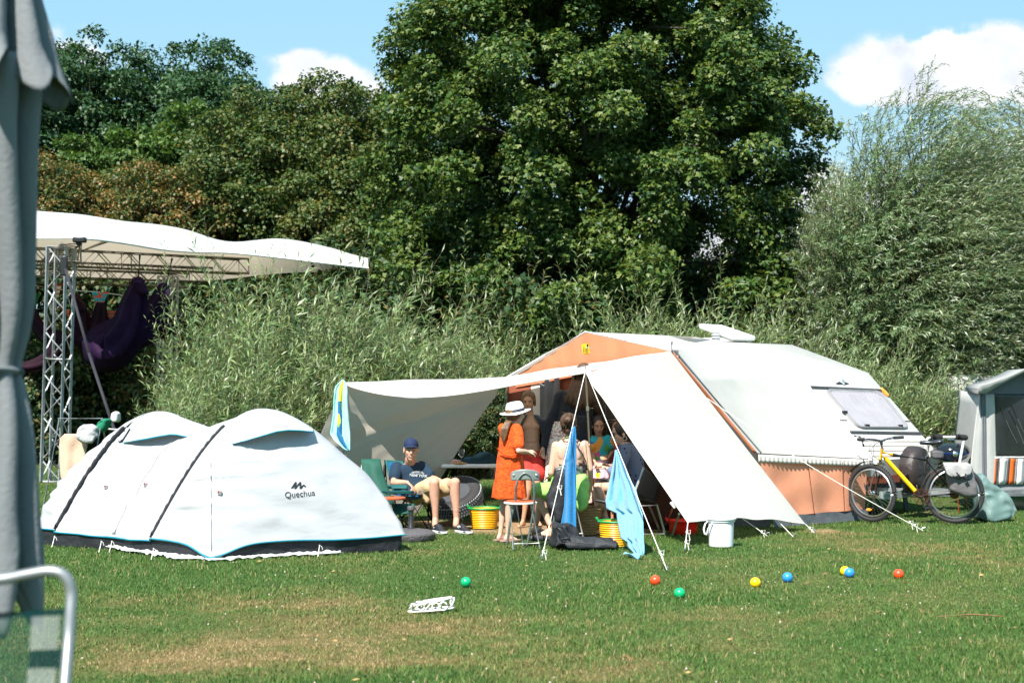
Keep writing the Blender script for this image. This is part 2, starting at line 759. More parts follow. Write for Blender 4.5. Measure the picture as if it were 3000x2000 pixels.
def vnoise(x, y, sc, seed):
    """smooth value noise on arrays"""
    r = np.random.default_rng(seed)
    T = r.random((256, 256))
    X, Y = x * sc + 91.3, y * sc + 47.7
    xi, yi = np.floor(X).astype(int), np.floor(Y).astype(int)
    fx, fy = X - xi, Y - yi
    fx, fy = fx * fx * (3 - 2 * fx), fy * fy * (3 - 2 * fy)
    a, b = T[xi % 256, yi % 256], T[(xi + 1) % 256, yi % 256]
    c, d = T[xi % 256, (yi + 1) % 256], T[(xi + 1) % 256, (yi + 1) % 256]
    return (a * (1 - fx) + b * fx) * (1 - fy) + (c * (1 - fx) + d * fx) * fy


def blobs(x, y, lst):
    o = np.zeros_like(x)
    for (cx, cy, rx, ry, s) in lst:
        o += s * np.exp(-(((x - cx) / rx) ** 2 + ((y - cy) / ry) ** 2))
    return o


def dryness(x, y):
    n = .45 * vnoise(x, y, .9, 1) + .35 * vnoise(x, y, 2.6, 2) + .2 * vnoise(x, y, 8, 3)
    f = .5 * vnoise(x, y, 4.5, 61) + .5 * vnoise(x, y, 13, 62)
    return np.clip(np.minimum(blobs(x, y, DRYP), 1) * (.05 + .85 * n) * (.45 + 1.0 * f) + (n - .52) * .75 + (f - .5) * .3 + .07, 0, .95)


def bareness(x, y):
    n = .6 * vnoise(x, y, 3, 4) + .4 * vnoise(x, y, 9, 5)
    return np.clip(blobs(x, y, BARE) * 1.7 * (.4 + 1.2 * n) - .3, 0, 1)


def hgt(x, y):
    return (vnoise(x, y, .55, 8) - .5) * .03


def make_ground():
    xs = np.unique(np.concatenate([np.linspace(-900, -60, 22), np.linspace(-60, -12, 30), np.linspace(-12, 12, 161), np.linspace(12, 60, 30), np.linspace(60, 900, 22)]))
    ys = np.unique(np.concatenate([np.linspace(-300, -5, 20), np.linspace(-5, 5, 20), np.linspace(5, 26, 150), np.linspace(26, 80, 30), np.linspace(80, 1800, 24)]))
    X, Y = np.meshgrid(xs, ys)
    x, y = X.ravel(), Y.ravel()
    near = (np.abs(x) < 30) & (y > -10) & (y < 60)
    z = np.where(near, hgt(x, y) * .6, 0) - .012
    nx, ny = len(xs), len(ys)
    i = np.arange(nx - 1)
    j = np.arange(ny - 1)
    I, J = np.meshgrid(i, j)
    a = (J * nx + I).ravel()
    F = np.stack([a, a + 1, a + nx + 1, a + nx], 1)
    m = bpy.data.materials.new('lawn_soil')
    m.use_nodes = True
    N, L = m.node_tree.nodes, m.node_tree.links
    b = N['Principled BSDF']
    b.inputs['Roughness'].default_value = .95
    b.inputs['Specular IOR Level'].default_value = .1
    at = N.new('ShaderNodeAttribute')
    at.attribute_name = 'dry'
    ab = N.new('ShaderNodeAttribute')
    ab.attribute_name = 'bare'
    tc = N.new('ShaderNodeTexCoord')
    nz = N.new('ShaderNodeTexNoise')
    nz.inputs['Scale'].default_value = 35
    nz.inputs['Detail'].default_value = 8
    nz.inputs['Roughness'].default_value = .7
    L.new(tc.outputs['Object'], nz.inputs['Vector'])

    def ramp(c0, c1):
        r = N.new('ShaderNodeValToRGB')
        r.color_ramp.elements[0].position = .35
        r.color_ramp.elements[1].position = .68
        r.color_ramp.elements[0].color = (*c0, 1)
        r.color_ramp.elements[1].color = (*c1, 1)
        L.new(nz.outputs[0], r.inputs[0])
        return r.outputs[0]
    green = ramp((.03, .06, .014), (.07, .12, .03))
    straw = ramp((.11, .08, .032), (.26, .18, .08))
    sand = ramp((.17, .105, .055), (.42, .29, .165))

    def mix(f, p, q):
        x = N.new('ShaderNodeMix')
        x.data_type = 'RGBA'
        L.new(f, x.inputs[0])
        L.new(p, x.inputs[6])
        L.new(q, x.inputs[7])
        return x.outputs[2]
    L.new(mix(ab.outputs['Fac'], mix(at.outputs['Fac'], green, straw), sand), b.inputs['Base Color'])
    bp = N.new('ShaderNodeBump')
    bp.inputs['Strength'].default_value = .6
    bp.inputs['Distance'].default_value = .03
    L.new(nz.outputs[0], bp.inputs['Height'])
    L.new(bp.outputs[0], b.inputs['Normal'])
    me = np_mesh('lawn', np.stack([x, y, z], 1), F, m, {'dry': dryness(x, y), 'bare': bareness(x, y)}, True)
    o = bpy.data.objects.new('lawn', me)
    COL.objects.link(o)
    meta(o, kind='structure')


make_ground()


def make_grass():
    pts = []
    for (y0, y1, dens) in ((6.6, 8.5, 5200), (8.5, 11, 4000), (11, 14, 3000), (14, 18, 1900), (18, 26, 800), (26, 36, 240)):
        wx = (y1 * .37 + .5)
        n = int(dens * (y1 - y0) * 2 * wx)
        yy = rng.uniform(y0, y1, n)
        xx = rng.uniform(-wx, wx, n)
        pts.append(np.stack([xx, yy], 1))
    p = np.concatenate(pts)
    p = p[np.abs(p[:, 0]) < p[:, 1] * .37 + .4]
    # clumping
    cl = vnoise(p[:, 0], p[:, 1], 14, 21)
    p = p[rng.random(len(p)) < .3 + 1.0 * cl]
    x, y = p[:, 0], p[:, 1]
    bare = bareness(x, y)
    keep = rng.random(len(x)) > bare * 1.05
    x, y = x[keep], y[keep]
    n = len(x)
    dry = dryness(x, y)
    tall = vnoise(x, y, 1.1, 31)
    straw = rng.random(n) < .022
    h = (.013 + .017 * rng.random(n)) * (.65 + .7 * tall) * (1 - .35 * dry) * np.where(straw, 1.5, 1)
    w = (.0026 + .0028 * rng.random(n) + .00016 * y) * np.where(rng.random(n) < .04, .6, 1)
    ang = rng.uniform(0, 2 * PI, n)
    lean = rng.uniform(.1, 1.1, n)
    la = ang + rng.uniform(-1, 1, n)
    z0 = hgt(x, y) * .6 - .014
    base = np.stack([x, y, z0], 1)
    s = np.stack([np.cos(ang), np.sin(ang), np.zeros(n)], 1)
    ld = np.stack([np.cos(la + PI / 2), np.sin(la + PI / 2), np.zeros(n)], 1)
    up = np.array([[0, 0, 1.0]])
    mid = base + up * (h * .6)[:, None] + ld * (h * .25 * lean)[:, None]
    tip = base + up * h[:, None] + ld * (h * .85 * lean)[:, None]
    V = np.empty((n, 5, 3))
    V[:, 0] = base - s * (w * .5)[:, None]
    V[:, 1] = base + s * (w * .5)[:, None]
    V[:, 2] = mid + s * (w * .42)[:, None]
    V[:, 3] = mid - s * (w * .42)[:, None]
    V[:, 4] = tip
    o = np.arange(n) * 5
    # two faces per blade: quad + degenerate-free tip quad built as triangles
    T = np.concatenate([np.stack([o, o + 1, o + 2], 1), np.stack([o, o + 2, o + 3], 1), np.stack([o + 3, o + 2, o + 4], 1)])
    rv = np.repeat(np.where(straw, rng.uniform(.8, 1, n), np.clip(dry * 1.05 + rng.normal(0, .2, n), 0, 1)), 5)
    m = bpy.data.materials.new('grass_blades')
    m.use_nodes = True
    N, L = m.node_tree.nodes, m.node_tree.links
    b = N['Principled BSDF']
    b.inputs['Roughness'].default_value = .55
    b.inputs['Specular IOR Level'].default_value = .25
    at = N.new('ShaderNodeAttribute')
    at.attribute_name = 'dry'
    cr = N.new('ShaderNodeValToRGB')
    cols = [(0, (.072, .150, .032)), (.25, (.115, .195, .042)), (.5, (.20, .205, .066)), (.75, (.29, .20, .085)), (1, (.44, .32, .17))]
    while len(cr.color_ramp.elements) < 5:
        cr.color_ramp.elements.new(.5)
    for e, (q, c) in zip(cr.color_ramp.elements, cols):
        e.position = q
        e.color = (*c, 1)
    L.new(at.outputs['Fac'], cr.inputs[0])
    L.new(cr.outputs[0], b.inputs['Base Color'])
    t = N.new('ShaderNodeBsdfTranslucent')
    L.new(cr.outputs[0], t.inputs[0])
    ms = N.new('ShaderNodeMixShader')
    ms.inputs[0].default_value = .3
    L.new(b.outputs[0], ms.inputs[1])
    L.new(t.outputs[0], ms.inputs[2])
    L.new(ms.outputs[0], N['Material Output'].inputs[0])
    me = np_mesh('grass', V.reshape(-1, 3), T, m, {'dry': rv})
    ob = bpy.data.objects.new('grass', me)
    COL.objects.link(ob)
    meta(ob, 'short mown lawn grass with dry straw patches', 'grass', kind='stuff')
    # clover heads
    k = 130
    yy = rng.uniform(7, 13.5, k)
    xx = rng.uniform(-1, 1, k) * yy * .36
    keep = rng.random(k) < .35 + vnoise(xx, yy, 1.3, 77)
    mb = MB()
    for a, c in zip(xx[keep], yy[keep]):
        mb.ell((a, c, rng.uniform(.02, .04)), [rng.uniform(.004, .007)] * 3, nu=6, nv=4)
    meta(mb.build('clover_flowers', M('clover_white', (.50, .40, .33), .8)), 'small pale clover heads scattered in the grass', 'clover', kind='stuff')

    # fallen leaves and a few twigs
    mb = MB()
    for i in range(70):
        y = rng.uniform(7, 13.5)
        x = rng.uniform(-1, 1) * y * .36
        a = rng.uniform(0, 6.3)
        d, e = Vector((math.cos(a), math.sin(a), .15)) * rng.uniform(.014, .03), Vector((-math.sin(a), math.cos(a), .3)) * rng.uniform(.007, .015)
        c = Vector((x, y, .026))
        mb.add([c - d, c + e, c + d, c - e], [(0, 1, 2, 3)], i % 2)
    for (px, py, a, l) in ((2230, 1422, .05, .22), (1440, 1520, 2.2, .05)):
        g = Gd(px, py)
        mb.tube([g + Vector((-math.cos(a) * l, -math.sin(a) * l, .02)), g + Vector((0, 0, .034)), g + Vector((math.cos(a) * l, math.sin(a) * l, .02))], [.004, .005, .003], 5, mi=0)
    meta(mb.build('fallen_leaves', [M('dead_leaf', (.20, .10, .04), .8), M('dead_leaf_pale', (.36, .22, .08), .8)], smooth=0), 'dead leaves and twigs lying about in the grass', 'leaves', kind='stuff')


make_grass()

# ================================================================== CARAVAN AND AWNING
AX = Vector((.687, -.727, 0)).normalized()      # towards the drawbar
WX = Vector((.727, .687, 0)).normalized()       # across, away from the camera
N2 = Pd(1998, 1060, 16.95)
CW_ = 1.66


def CV(k, w, z):          # caravan point: k metres back from the nose, w across
    p = N2 - AX * k + WX * w
    return Vector((p.x, p.y, z))


PROF = [(0.0, .69), (1.04, 1.763), (2.25, 2.165), (3.3, 2.2), (4.4, 1.95), (5.1, .9), (5.1, .42), (.25, .42), (.06, .47)]


def make_caravan():
    cream = M('caravan_white', (.50, .48, .455), .35, var=.03, coat=.2, vscale=3)
    t = thing('caravan', 'white touring caravan with a sloping front window behind the terracotta awning', 'caravan', CV(.5, .8, 0))
    mb = MB()
    cx, cz = 2.4, 1.3

    def ring(w, ins):
        out = []
        for k, z in PROF:
            d = Vector((k - cx, z - cz))
            d = d * (1 - ins / max(d.length, .1))
            out.append(CV(cx + d.x, w, cz + d.y))
        return out
    mb.rings([ring(0.0, .05), ring(.015, .018), ring(.05, 0), ring(CW_ - .05, 0), ring(CW_ - .015, .018), ring(CW_, .05)])
    mb.build('body', cream, t, smooth=30)
    pn = (CV(0, 1, .69) - CV(0, 0, .69)).cross(CV(1.04, 0, 1.763) - CV(0, 0, .69)).normalized()
    if pn.dot(AX) < 0:
        pn = -pn
    o0 = CV(0, 0, .69)

    def S(x, y, lift=.004, c=C6):
        px, py = c(x, y)
        r = ray(px, py)
        return CAMP + r * ((o0 - CAMP).dot(pn) / r.dot(pn)) + pn * lift
    grey = M('caravan_trim', (.13, .13, .14), .35, .5)
    silver = M('window_seal', (.33, .31, .31), .4, .3)
    each(lambda b, c: b.bar(S(c[0], c[1], c[4]), S(c[2], c[3], c[4]), c[5], c[5]), ((66, 353, 600, 378, .012, .03), (366, 697, 908, 706, .012, .03), (288, 604, 340, 604, .004, .012), (780, 611, 822, 611, .004, .012)),
         'trim_strip', grey, t)
    # window with rounded corners
    cs = [(163, 372), (592, 386), (818, 672), (425, 670)]
    cen = (sum(c[0] for c in cs) / 4, sum(c[1] for c in cs) / 4)

    def rr(f, n=7, rad=.13):
        pts = []
        for i in range(4):
            a, b, c = [Vector(cs[j % 4]) for j in (i - 1, i, i + 1)]
            for q in range(n):
                s = q / (n - 1)
                p0, p2 = lerp(b, a, rad), lerp(b, c, rad)
                p = p0 * (1 - s) ** 2 + b * 2 * s * (1 - s) + p2 * s * s
                pts.append((cen[0] + (p.x - cen[0]) * f, cen[1] + (p.y - cen[1]) * f))
        return pts
    wn = MB()
    wn.rings([[S(x, y, l) for x, y in rr(f)] for f, l in ((1.0, .002), (.995, .03), (.96, .036), (.93, .026))], cap=False)
    fr = wn.build('window', silver, t, smooth=60)
    pm = M('window_acrylic', (.42, .39, .41), .12, var=.06, spec=.6, coat=.6)
    pane = MB()
    pane.add([S(x, y, .027) for x, y in rr(.935)], [tuple(range(28))])
    pane.build('pane', M('tinted_acrylic', (.75, .72, .76), .08, spec=.6, alpha=.32), fr, smooth=0)
    cu = MB()
    q = [S(*c, .0) for c in [(cen[0] + (x - cen[0]) * .9, cen[1] + (y - cen[1]) * .9) for x, y in cs]]

    def cf(u, v):
        p = lerp(lerp(q[0], q[1], u), lerp(q[3], q[2], u), v)
        return p + pn * (.009 + .007 * math.sin(u * 95 + 2 * math.sin(v * 3 + u * 5)) * (1 - .45 * v) + .002 * noise.noise(p * 9))
    cu.grid(cf, 120, 8)
    cu.build('curtain', M('net_curtain', (.19, .165, .18), .8, var=.06, vscale=9), fr)
    each(lambda b, c: b.box(S(*c, .03), (.07, .03, .03), Matrix.Rotation(R(20), 3, 'Z')), ((485, 655), (740, 657), (315, 552)), 'latch', m_black, fr, bevel=.006)
    each(lambda b, c: b.bar(S(c[0], c[2], .002), S(c[1], c[2] + 4, .002), .016, .010), ((430, 930, 762), (470, 955, 798), (500, 985, 836), (530, 1010, 878)),
         'board_groove', M('groove_beige', (.56, .47, .39), .6), t)
    # emblem: dark spread wings with a pale bird over them
    e = MB()
    e.add([S(*c, .006) for c in ((250, 322), (280, 312), (302, 308), (330, 315), (358, 326), (330, 331), (300, 329), (272, 330))], [tuple(range(8))])
    e.add([S(*c, .010) for c in ((262, 288), (284, 300), (300, 284), (318, 304), (326, 330), (316, 336), (298, 318), (278, 306))], [tuple(range(8))], 1)
    e.add([S(*c, .012) for c in ((296, 306), (304, 300), (312, 318), (304, 324))], [(0, 1, 2, 3)], 2)
    e.build('emblem', [M('emblem_dark', (.02, .025, .035), .3), M('emblem_pale', (.72, .66, .60), .3), M('emblem_blue', (.15, .45, .6), .4)], t, thick=.006)
    ml = MB()
    ml.cap_tube(S(603, 376, .02), S(648, 418, .02), .026, .02)
    ml.build('marker_light', M('amber_lens', (.85, .27, .03), .25), t)
    # roof hatch standing open, and flue
    h = MB()
    hc = CV(2.55, .55, 2.2)
    rot = Matrix((AX, WX, Vector((0, 0, 1)))).transposed() @ Matrix.Rotation(R(17), 3, 'Y')
    h.box(hc + Vector((0, 0, .115)), (.62, .5, .07), rot)
    hb = h.build('roof_hatch', M('hatch_white', (.8, .8, .8), .4), t, bevel=.03)
    b2 = MB()
    b2.box(CV(2.55, .55, 2.21), (.5, .44, .06), Matrix((AX, WX, Vector((0, 0, 1)))).transposed())
    b2.build('hatch_frame', cream, hb, bevel=.01)
    v = MB()
    vp = CV(2.35, .06, 2.14)
    v.lathe([(.05, 0), (.05, .07), (.062, .075), (.062, .09), (.05, .095), (.05, .105), (.062, .11), (.062, .125), (.05, .13), (.05, .14), (.06, .145), (.03, .16)], vp, n=18)
    v.build('flue', M('flue_grey', (.5, .5, .5), .5), t)
    s = MB()
    s.tube([CV(k, -.004, z + .004) for k, z in ((2.25, 2.165), (1.7, 1.985), (1.04, 1.763), (.5, 1.21), (0, .69))], .010, 6)
    s.build('edge_rail', M('rail_grey', (.45, .45, .46), .5), t)
    # lower front, drawbar, underside
    lo = MB()
    lo.bar(CV(.07, .02, .45), CV(.07, CW_ - .02, .45), .05, .09)
    lo.build('sill_strip', M('brown_strip', hx('#8a4a36', .8), .6), t)
    und = MB()
    und.box(CV(2.5, CW_ / 2, .33), (4.6, 1.3, .16), Matrix((AX, WX, Vector((0, 0, 1)))).transposed())
    und.build('chassis', m_black, t)
    each(lambda b, w: b.lathe([(.001, -.08), (.26, -.08), (.29, -.05), (.29, .05), (.26, .08), (.001, .08)], CV(2.8, w, .29), WX, 24), (.1, CW_ - .1), 'wheel', m_black, t)
    dr = MB()
    dr.bar(CV(.3, .45, .3), CV(-.62, CW_ / 2, .3), .06, .08)
    dr.bar(CV(.3, CW_ - .45, .3), CV(-.62, CW_ / 2, .3), .06, .08)
    dr.bar(CV(-.6, CW_ / 2, .3), CV(-.72, CW_ / 2, .3), .07, .07)
    dr.build('drawbar', m_galv, t)
    st = MB()
    st.box(CV(-.12, .42, .28), (.05, .75, .09), Matrix((AX, WX, Vector((0, 0, 1)))).transposed())
    st.build('bumper_panel', M('zinc_panel', (.30, .36, .36), .5, .3), t)
    each(lambda b, w: b.bar(CV(.45, w, .4), CV(.4, w, 0.0), .05, .05), (.2, CW_ - .2), 'corner_steady', m_steel_dark, t)
    # covered spare wheel on the drawbar
    sp = MB()
    wc = Q(C6, 868, 985, 17.15)
    ax = Vector((.80, -.60, .0)).normalized()
    sp.lathe([(.02, -.11), (.21, -.115), (.265, -.10), (.285, -.05), (.29, 0), (.285, .05), (.265, .09), (.20, .11), (.02, .115)], wc, ax, 40)
    for vtx in sp.v:
        q = noise.noise_vector(Vector((vtx.x * 9, vtx.y * 9, vtx.z * 20))) * .022
        vtx += q
    o = meta(sp.build('spare_wheel', M('brown_vinyl', (.035, .025, .024), .5, bump=.8, bscale=10, spec=.4), smooth=60, loc=wc),
             'spare wheel in a dark brown vinyl cover behind the yellow bicycle', 'spare wheel')


make_caravan()

T_ = Pd(1543, 804, 15.3)
W_ = Pd(1740, 1040, 15.75)
S0 = Gd(1772, 1209)
S1 = Gd(1990, 1190.2)
APX = Pd(1345, 762, 16.2)
EAV = Pd(1165, 866, 17.1)
RDG = Vector((APX.x, APX.y, 0)) + WX * 1.95
RDG.z = APX.z
N0 = CV(2.25, -.01, 2.172)
N1 = CV(1.04, -.01, 1.77)


def make_awning():
    t = thing('caravan_awning', 'white caravan awning with terracotta gable and skirt on the side of the caravan', 'awning', S0)
    BK = Vector((EAV.x, EAV.y, 0)) + WX * 2.0
    BK.z = 1.9
    mb = MB()

    def quad(a, b, c, d, sag=0.0, nu=16, nv=16, mi=0):
        def fn(u, v):
            p = lerp(lerp(a, b, u), lerp(d, c, u), v)
            p = p + Vector((0, 0, -sag * math.sin(PI * u) * math.sin(PI * v) * 4 * .25))
            return p
        return mb.grid(fn, nu, nv, mi)
    quad(APX, T_, N0, RDG, .04)
    quad(APX, RDG, BK, EAV, .04)
    mb.build('roof', m_canvas, t, smooth=180)
    # white side wall: follows the caravan's profile
    fe = [T_, lerp(T_, W_, .28), lerp(T_, W_, .52), lerp(T_, W_, .78), W_]
    ce = [N0, N1, CV(.7, -.012, 1.41), CV(.33, -.012, 1.03), CV(.01, -.012, .71)]

    def along(l, s):
        s *= len(l) - 1
        i = min(int(s), len(l) - 2)
        return lerp(l[i], l[i + 1], s - i)
    mb = MB()
    out = (AX + Vector((0, 0, .6))).normalized()

    def fn(u, v):
        p = lerp(along(fe, v), along(ce, v), u)
        w = math.sin(PI * u) * math.sin(PI * v)
        return p - out * .05 * w + out * .016 * noise.noise(p * 2.5) * w + out * .022 * math.sin(u * 22 + v * 3) * max(0, v - .55) * w
    mb.grid(fn, 40, 40)
    mb.build('side_wall', m_canvas, t, smooth=180)
    # scalloped valance band
    W2, E2 = W_ + Vector((0, 0, -.015)), CV(.01, -.012, .70)
    mb = MB()

    def fb(u, v):
        p = lerp(W2, E2, u) + Vector((0, 0, -.085 * v - .03 * math.sin(PI * u) * 0))
        return p + AX * (.012 + .006 * math.sin(u * 170) * v)
    mb.grid(fb, 220, 3)
    mb.build('valance', M('valance_cream', (.66, .60, .55), .8, var=.06), t, thick=.002)
    # terracotta skirt
    mb = MB()
    A, B = W_ + Vector((0, 0, -.06)), CV(.02, -.012, .66)

    def fs(u, v):
        p = lerp(lerp(A, B, u), lerp(S0 + Vector((0, 0, .11)), S1 + Vector((0, 0, .11)), u), v)
        return p + AX * (.02 * math.sin(u * 17 + 1) * v + .02 * noise.noise(p * 3))
    mb.grid(fs, 50, 16)
    mb.build('skirt', M('terracotta_canvas_lit', hx('#ee9f7c', 1.0), .85, var=.06, vscale=3, bump=.25, bscale=5, trans=.1), t, smooth=180)  # gable's canvas with a lighter base colour, standing in for stronger sun
    mb = MB()

    def fm(u, v):
        p = lerp(S0, S1, u) + Vector((0, 0, .12 * (1 - v) - .01))
        return p + AX * (.03 * v + .02 * noise.noise(p * 6) * v + .006)
    mb.grid(fm, 60, 5)
    mb.build('mudwall', m_grey_mud, t, smooth=180)
    # seams, pegging rubbers on the skirt
    each(lambda b, u: b.tube([lerp(A, B, u) + AX * .022, lerp(S0, S1, u) + Vector((0, 0, .1)) + AX * .022], .004, 5), (.42, .74), 'skirt_seam', M('seam_brown', hx('#a8593a', .7), .8), t)
    mb = MB()
    fl0 = Vector((EAV.x, EAV.y, 0))
    mb.grid(lambda u, v: lerp(S0, fl0, u) + Vector((0, 0, .13 * (1 - v))) - WX * (.02 * v + .02 * noise.noise(Vector((u * 20, v, 3)))), 40, 3)
    mb.build('mudwall', m_grey_mud, t, smooth=180)
    # gable
    mb = MB()
    gl = Pd(1190, 858, 17.02)
    gb = Pd(1530, 816, 15.35)

    def fg(u, v):
        top = lerp(gl, APX, u / .53) if u < .53 else lerp(APX, T_, (u - .53) / .47)
        bot = lerp(Pd(1185, 880, 17.05), gb, u) + Vector((0, 0, -.05))
        p = lerp(top + Vector((0, 0, -.012)), bot, v)
        return p - WX * (.006 + .010 * math.sin(u * 60) * (1 - v) * .6)
    mb.grid(fg, 70, 10)
    gbv = mb.bvh()
    mb.build('gable', m_rust, t, smooth=180)
    mb = MB()
    lab = [(440, 190), (486, 184), (490, 246), (446, 250)]
    poly_on(mb, gbv, [C5(*c) for c in lab], .005, 0)
    for i in range(6):
        y = 214 + i * 5.6
        for x0, x1 in ((448, 460), (462, 474), (476, 484)):
            poly_on(mb, gbv, [C5(x0, y), C5(x1, y - .8), C5(x1, y + 2.4), C5(x0, y + 3)], .007, 1)
    for q in (((472, 188), (484, 187), (484, 205), (472, 206)), ((448, 200), (452, 199), (455, 208), (449, 209)), ((458, 206), (464, 204), (464, 209), (458, 210))):
        poly_on(mb, gbv, [C5(*c) for c in q], .007, 1)
    poly_on(mb, gbv, [C5(*c) for c in ((474, 207), (484, 206), (484, 213), (474, 214))], .007, 2)
    mb.build('warning_label', [M('label_yellow', hx('#f2c20a'), .5), m_black, M('label_blue', hx('#4aa7cf'), .5)], t, smooth=0)
    # terracotta edge between the wall and the wing
    mb = MB()

    def fe2(u, v):
        p = lerp(T_, W_, u)
        return p - AX * (.0 + .07 * v * (.35 + .65 * math.sin(PI * min(u * 1.4, 1)))) - WX * .035 * v
    mb.grid(fe2, 30, 3)
    mb.build('front_edge', m_rust, t, smooth=180, thick=.004)
    mb = MB()
    mb.tube([APX + Vector((0, 0, .0)), lerp(APX, EAV, .5) + Vector((0, 0, .004)), EAV], .012, 6)
    mb.tube([APX, lerp(APX, T_, .5), T_], .010, 6)
    mb.build('roof_piping', M('piping_white', (.78, .76, .72), .7), t)
    # front wall panels, standing open in the middle
    br = M('brown_panel', hx('#8d4a30', .75), .85, var=.1, bump=.3, bscale=4)
    cm_ = M('cream_panel', (.62, .56, .50), .85, var=.05)
    gy = M('grey_curtain', (.15, .155, .17), .85, var=.08)
    fl = [EAV, T_]

    def strip(x0, x1, z0, z1, mat, name, fold=.0, d=.05, nf=3):
        m = MB()
        k0, k1 = [((C4(x, 0)[0] - 1500) / FPX) for x in (x0, x1)]

        def at(kk):
            a = EAV
            dirv = T_ - EAV
            s = (kk * a.y - a.x) / (dirv.x - kk * dirv.y)
            return a + dirv * s
        p0, p1 = at(k0), at(k1)

        def f(u, v):
            p = lerp(p0, p1, u)
            zt = z1 if z1 is not None else p.z
            return Vector((p.x, p.y, lerp(zt, z0, v))) + WX * (d + fold * math.sin(u * nf * 2 * PI))
        m.grid(f, 24, 6)
        return m.build(name, mat, t, smooth=180, thick=.004)
    strip(205, 385, .0, None, br, 'front_panel')
    strip(382, 475, .0, None, cm_, 'front_panel')
    strip(465, 615, .0, None, gy, 'curtain', .03, .02, 2)
    strip(600, 740, .0, None, br, 'front_panel', 0, .07)
    strip(860, 1500, .75, None, M('smoked_window', (.10, .075, .06), .3, var=.2), 'window_panel', .0, .08)
    strip(850, 1560, .0, .76, M('dark_panel', hx('#5a2f22', .5), .85), 'front_panel', 0, .085)
    each(lambda m, q: m.tube([Q(C4, *q[0], 16.02), Q(C4, *q[1], 15.95)], .006, 5), (((905, 350), (1010, 330)), ((930, 470), (1060, 470)), ((950, 505), (1060, 478)), ((975, 350), (985, 600))),
         'window_tie', M('tie_white', (.6, .55, .5), .8), t)
    # left end wall and dark inner lining
    mb = MB()
    mb.grid(lambda u, v: lerp(lerp(EAV, BK, u), lerp(Vector((EAV.x, EAV.y, 0)), Vector((BK.x, BK.y, 0)), u), v), 8, 8)
    mb.build('end_wall', br, t, thick=.004)
    # legs
    each(lambda b, q: b.tube(q, .013, 8), ([EAV, Vector((EAV.x, EAV.y, 0))], [T_ + WX * .04, W_ + WX * .06, S0 + WX * .07], [T_ + Vector((0, 0, -.02)), T_ + Vector((0, 0, .09))]), 'frame_pole', m_galv, t)


make_awning()

CP = Pd(1345, 856, 14.9)       # canopy pole top
CL = Pd(790, 881, 16.05)
CE = Pd(1160, 866, 16.98)
BL = Pd(1580, 1199, 13.8)
BR_ = Pd(1850, 1203, 15.6)


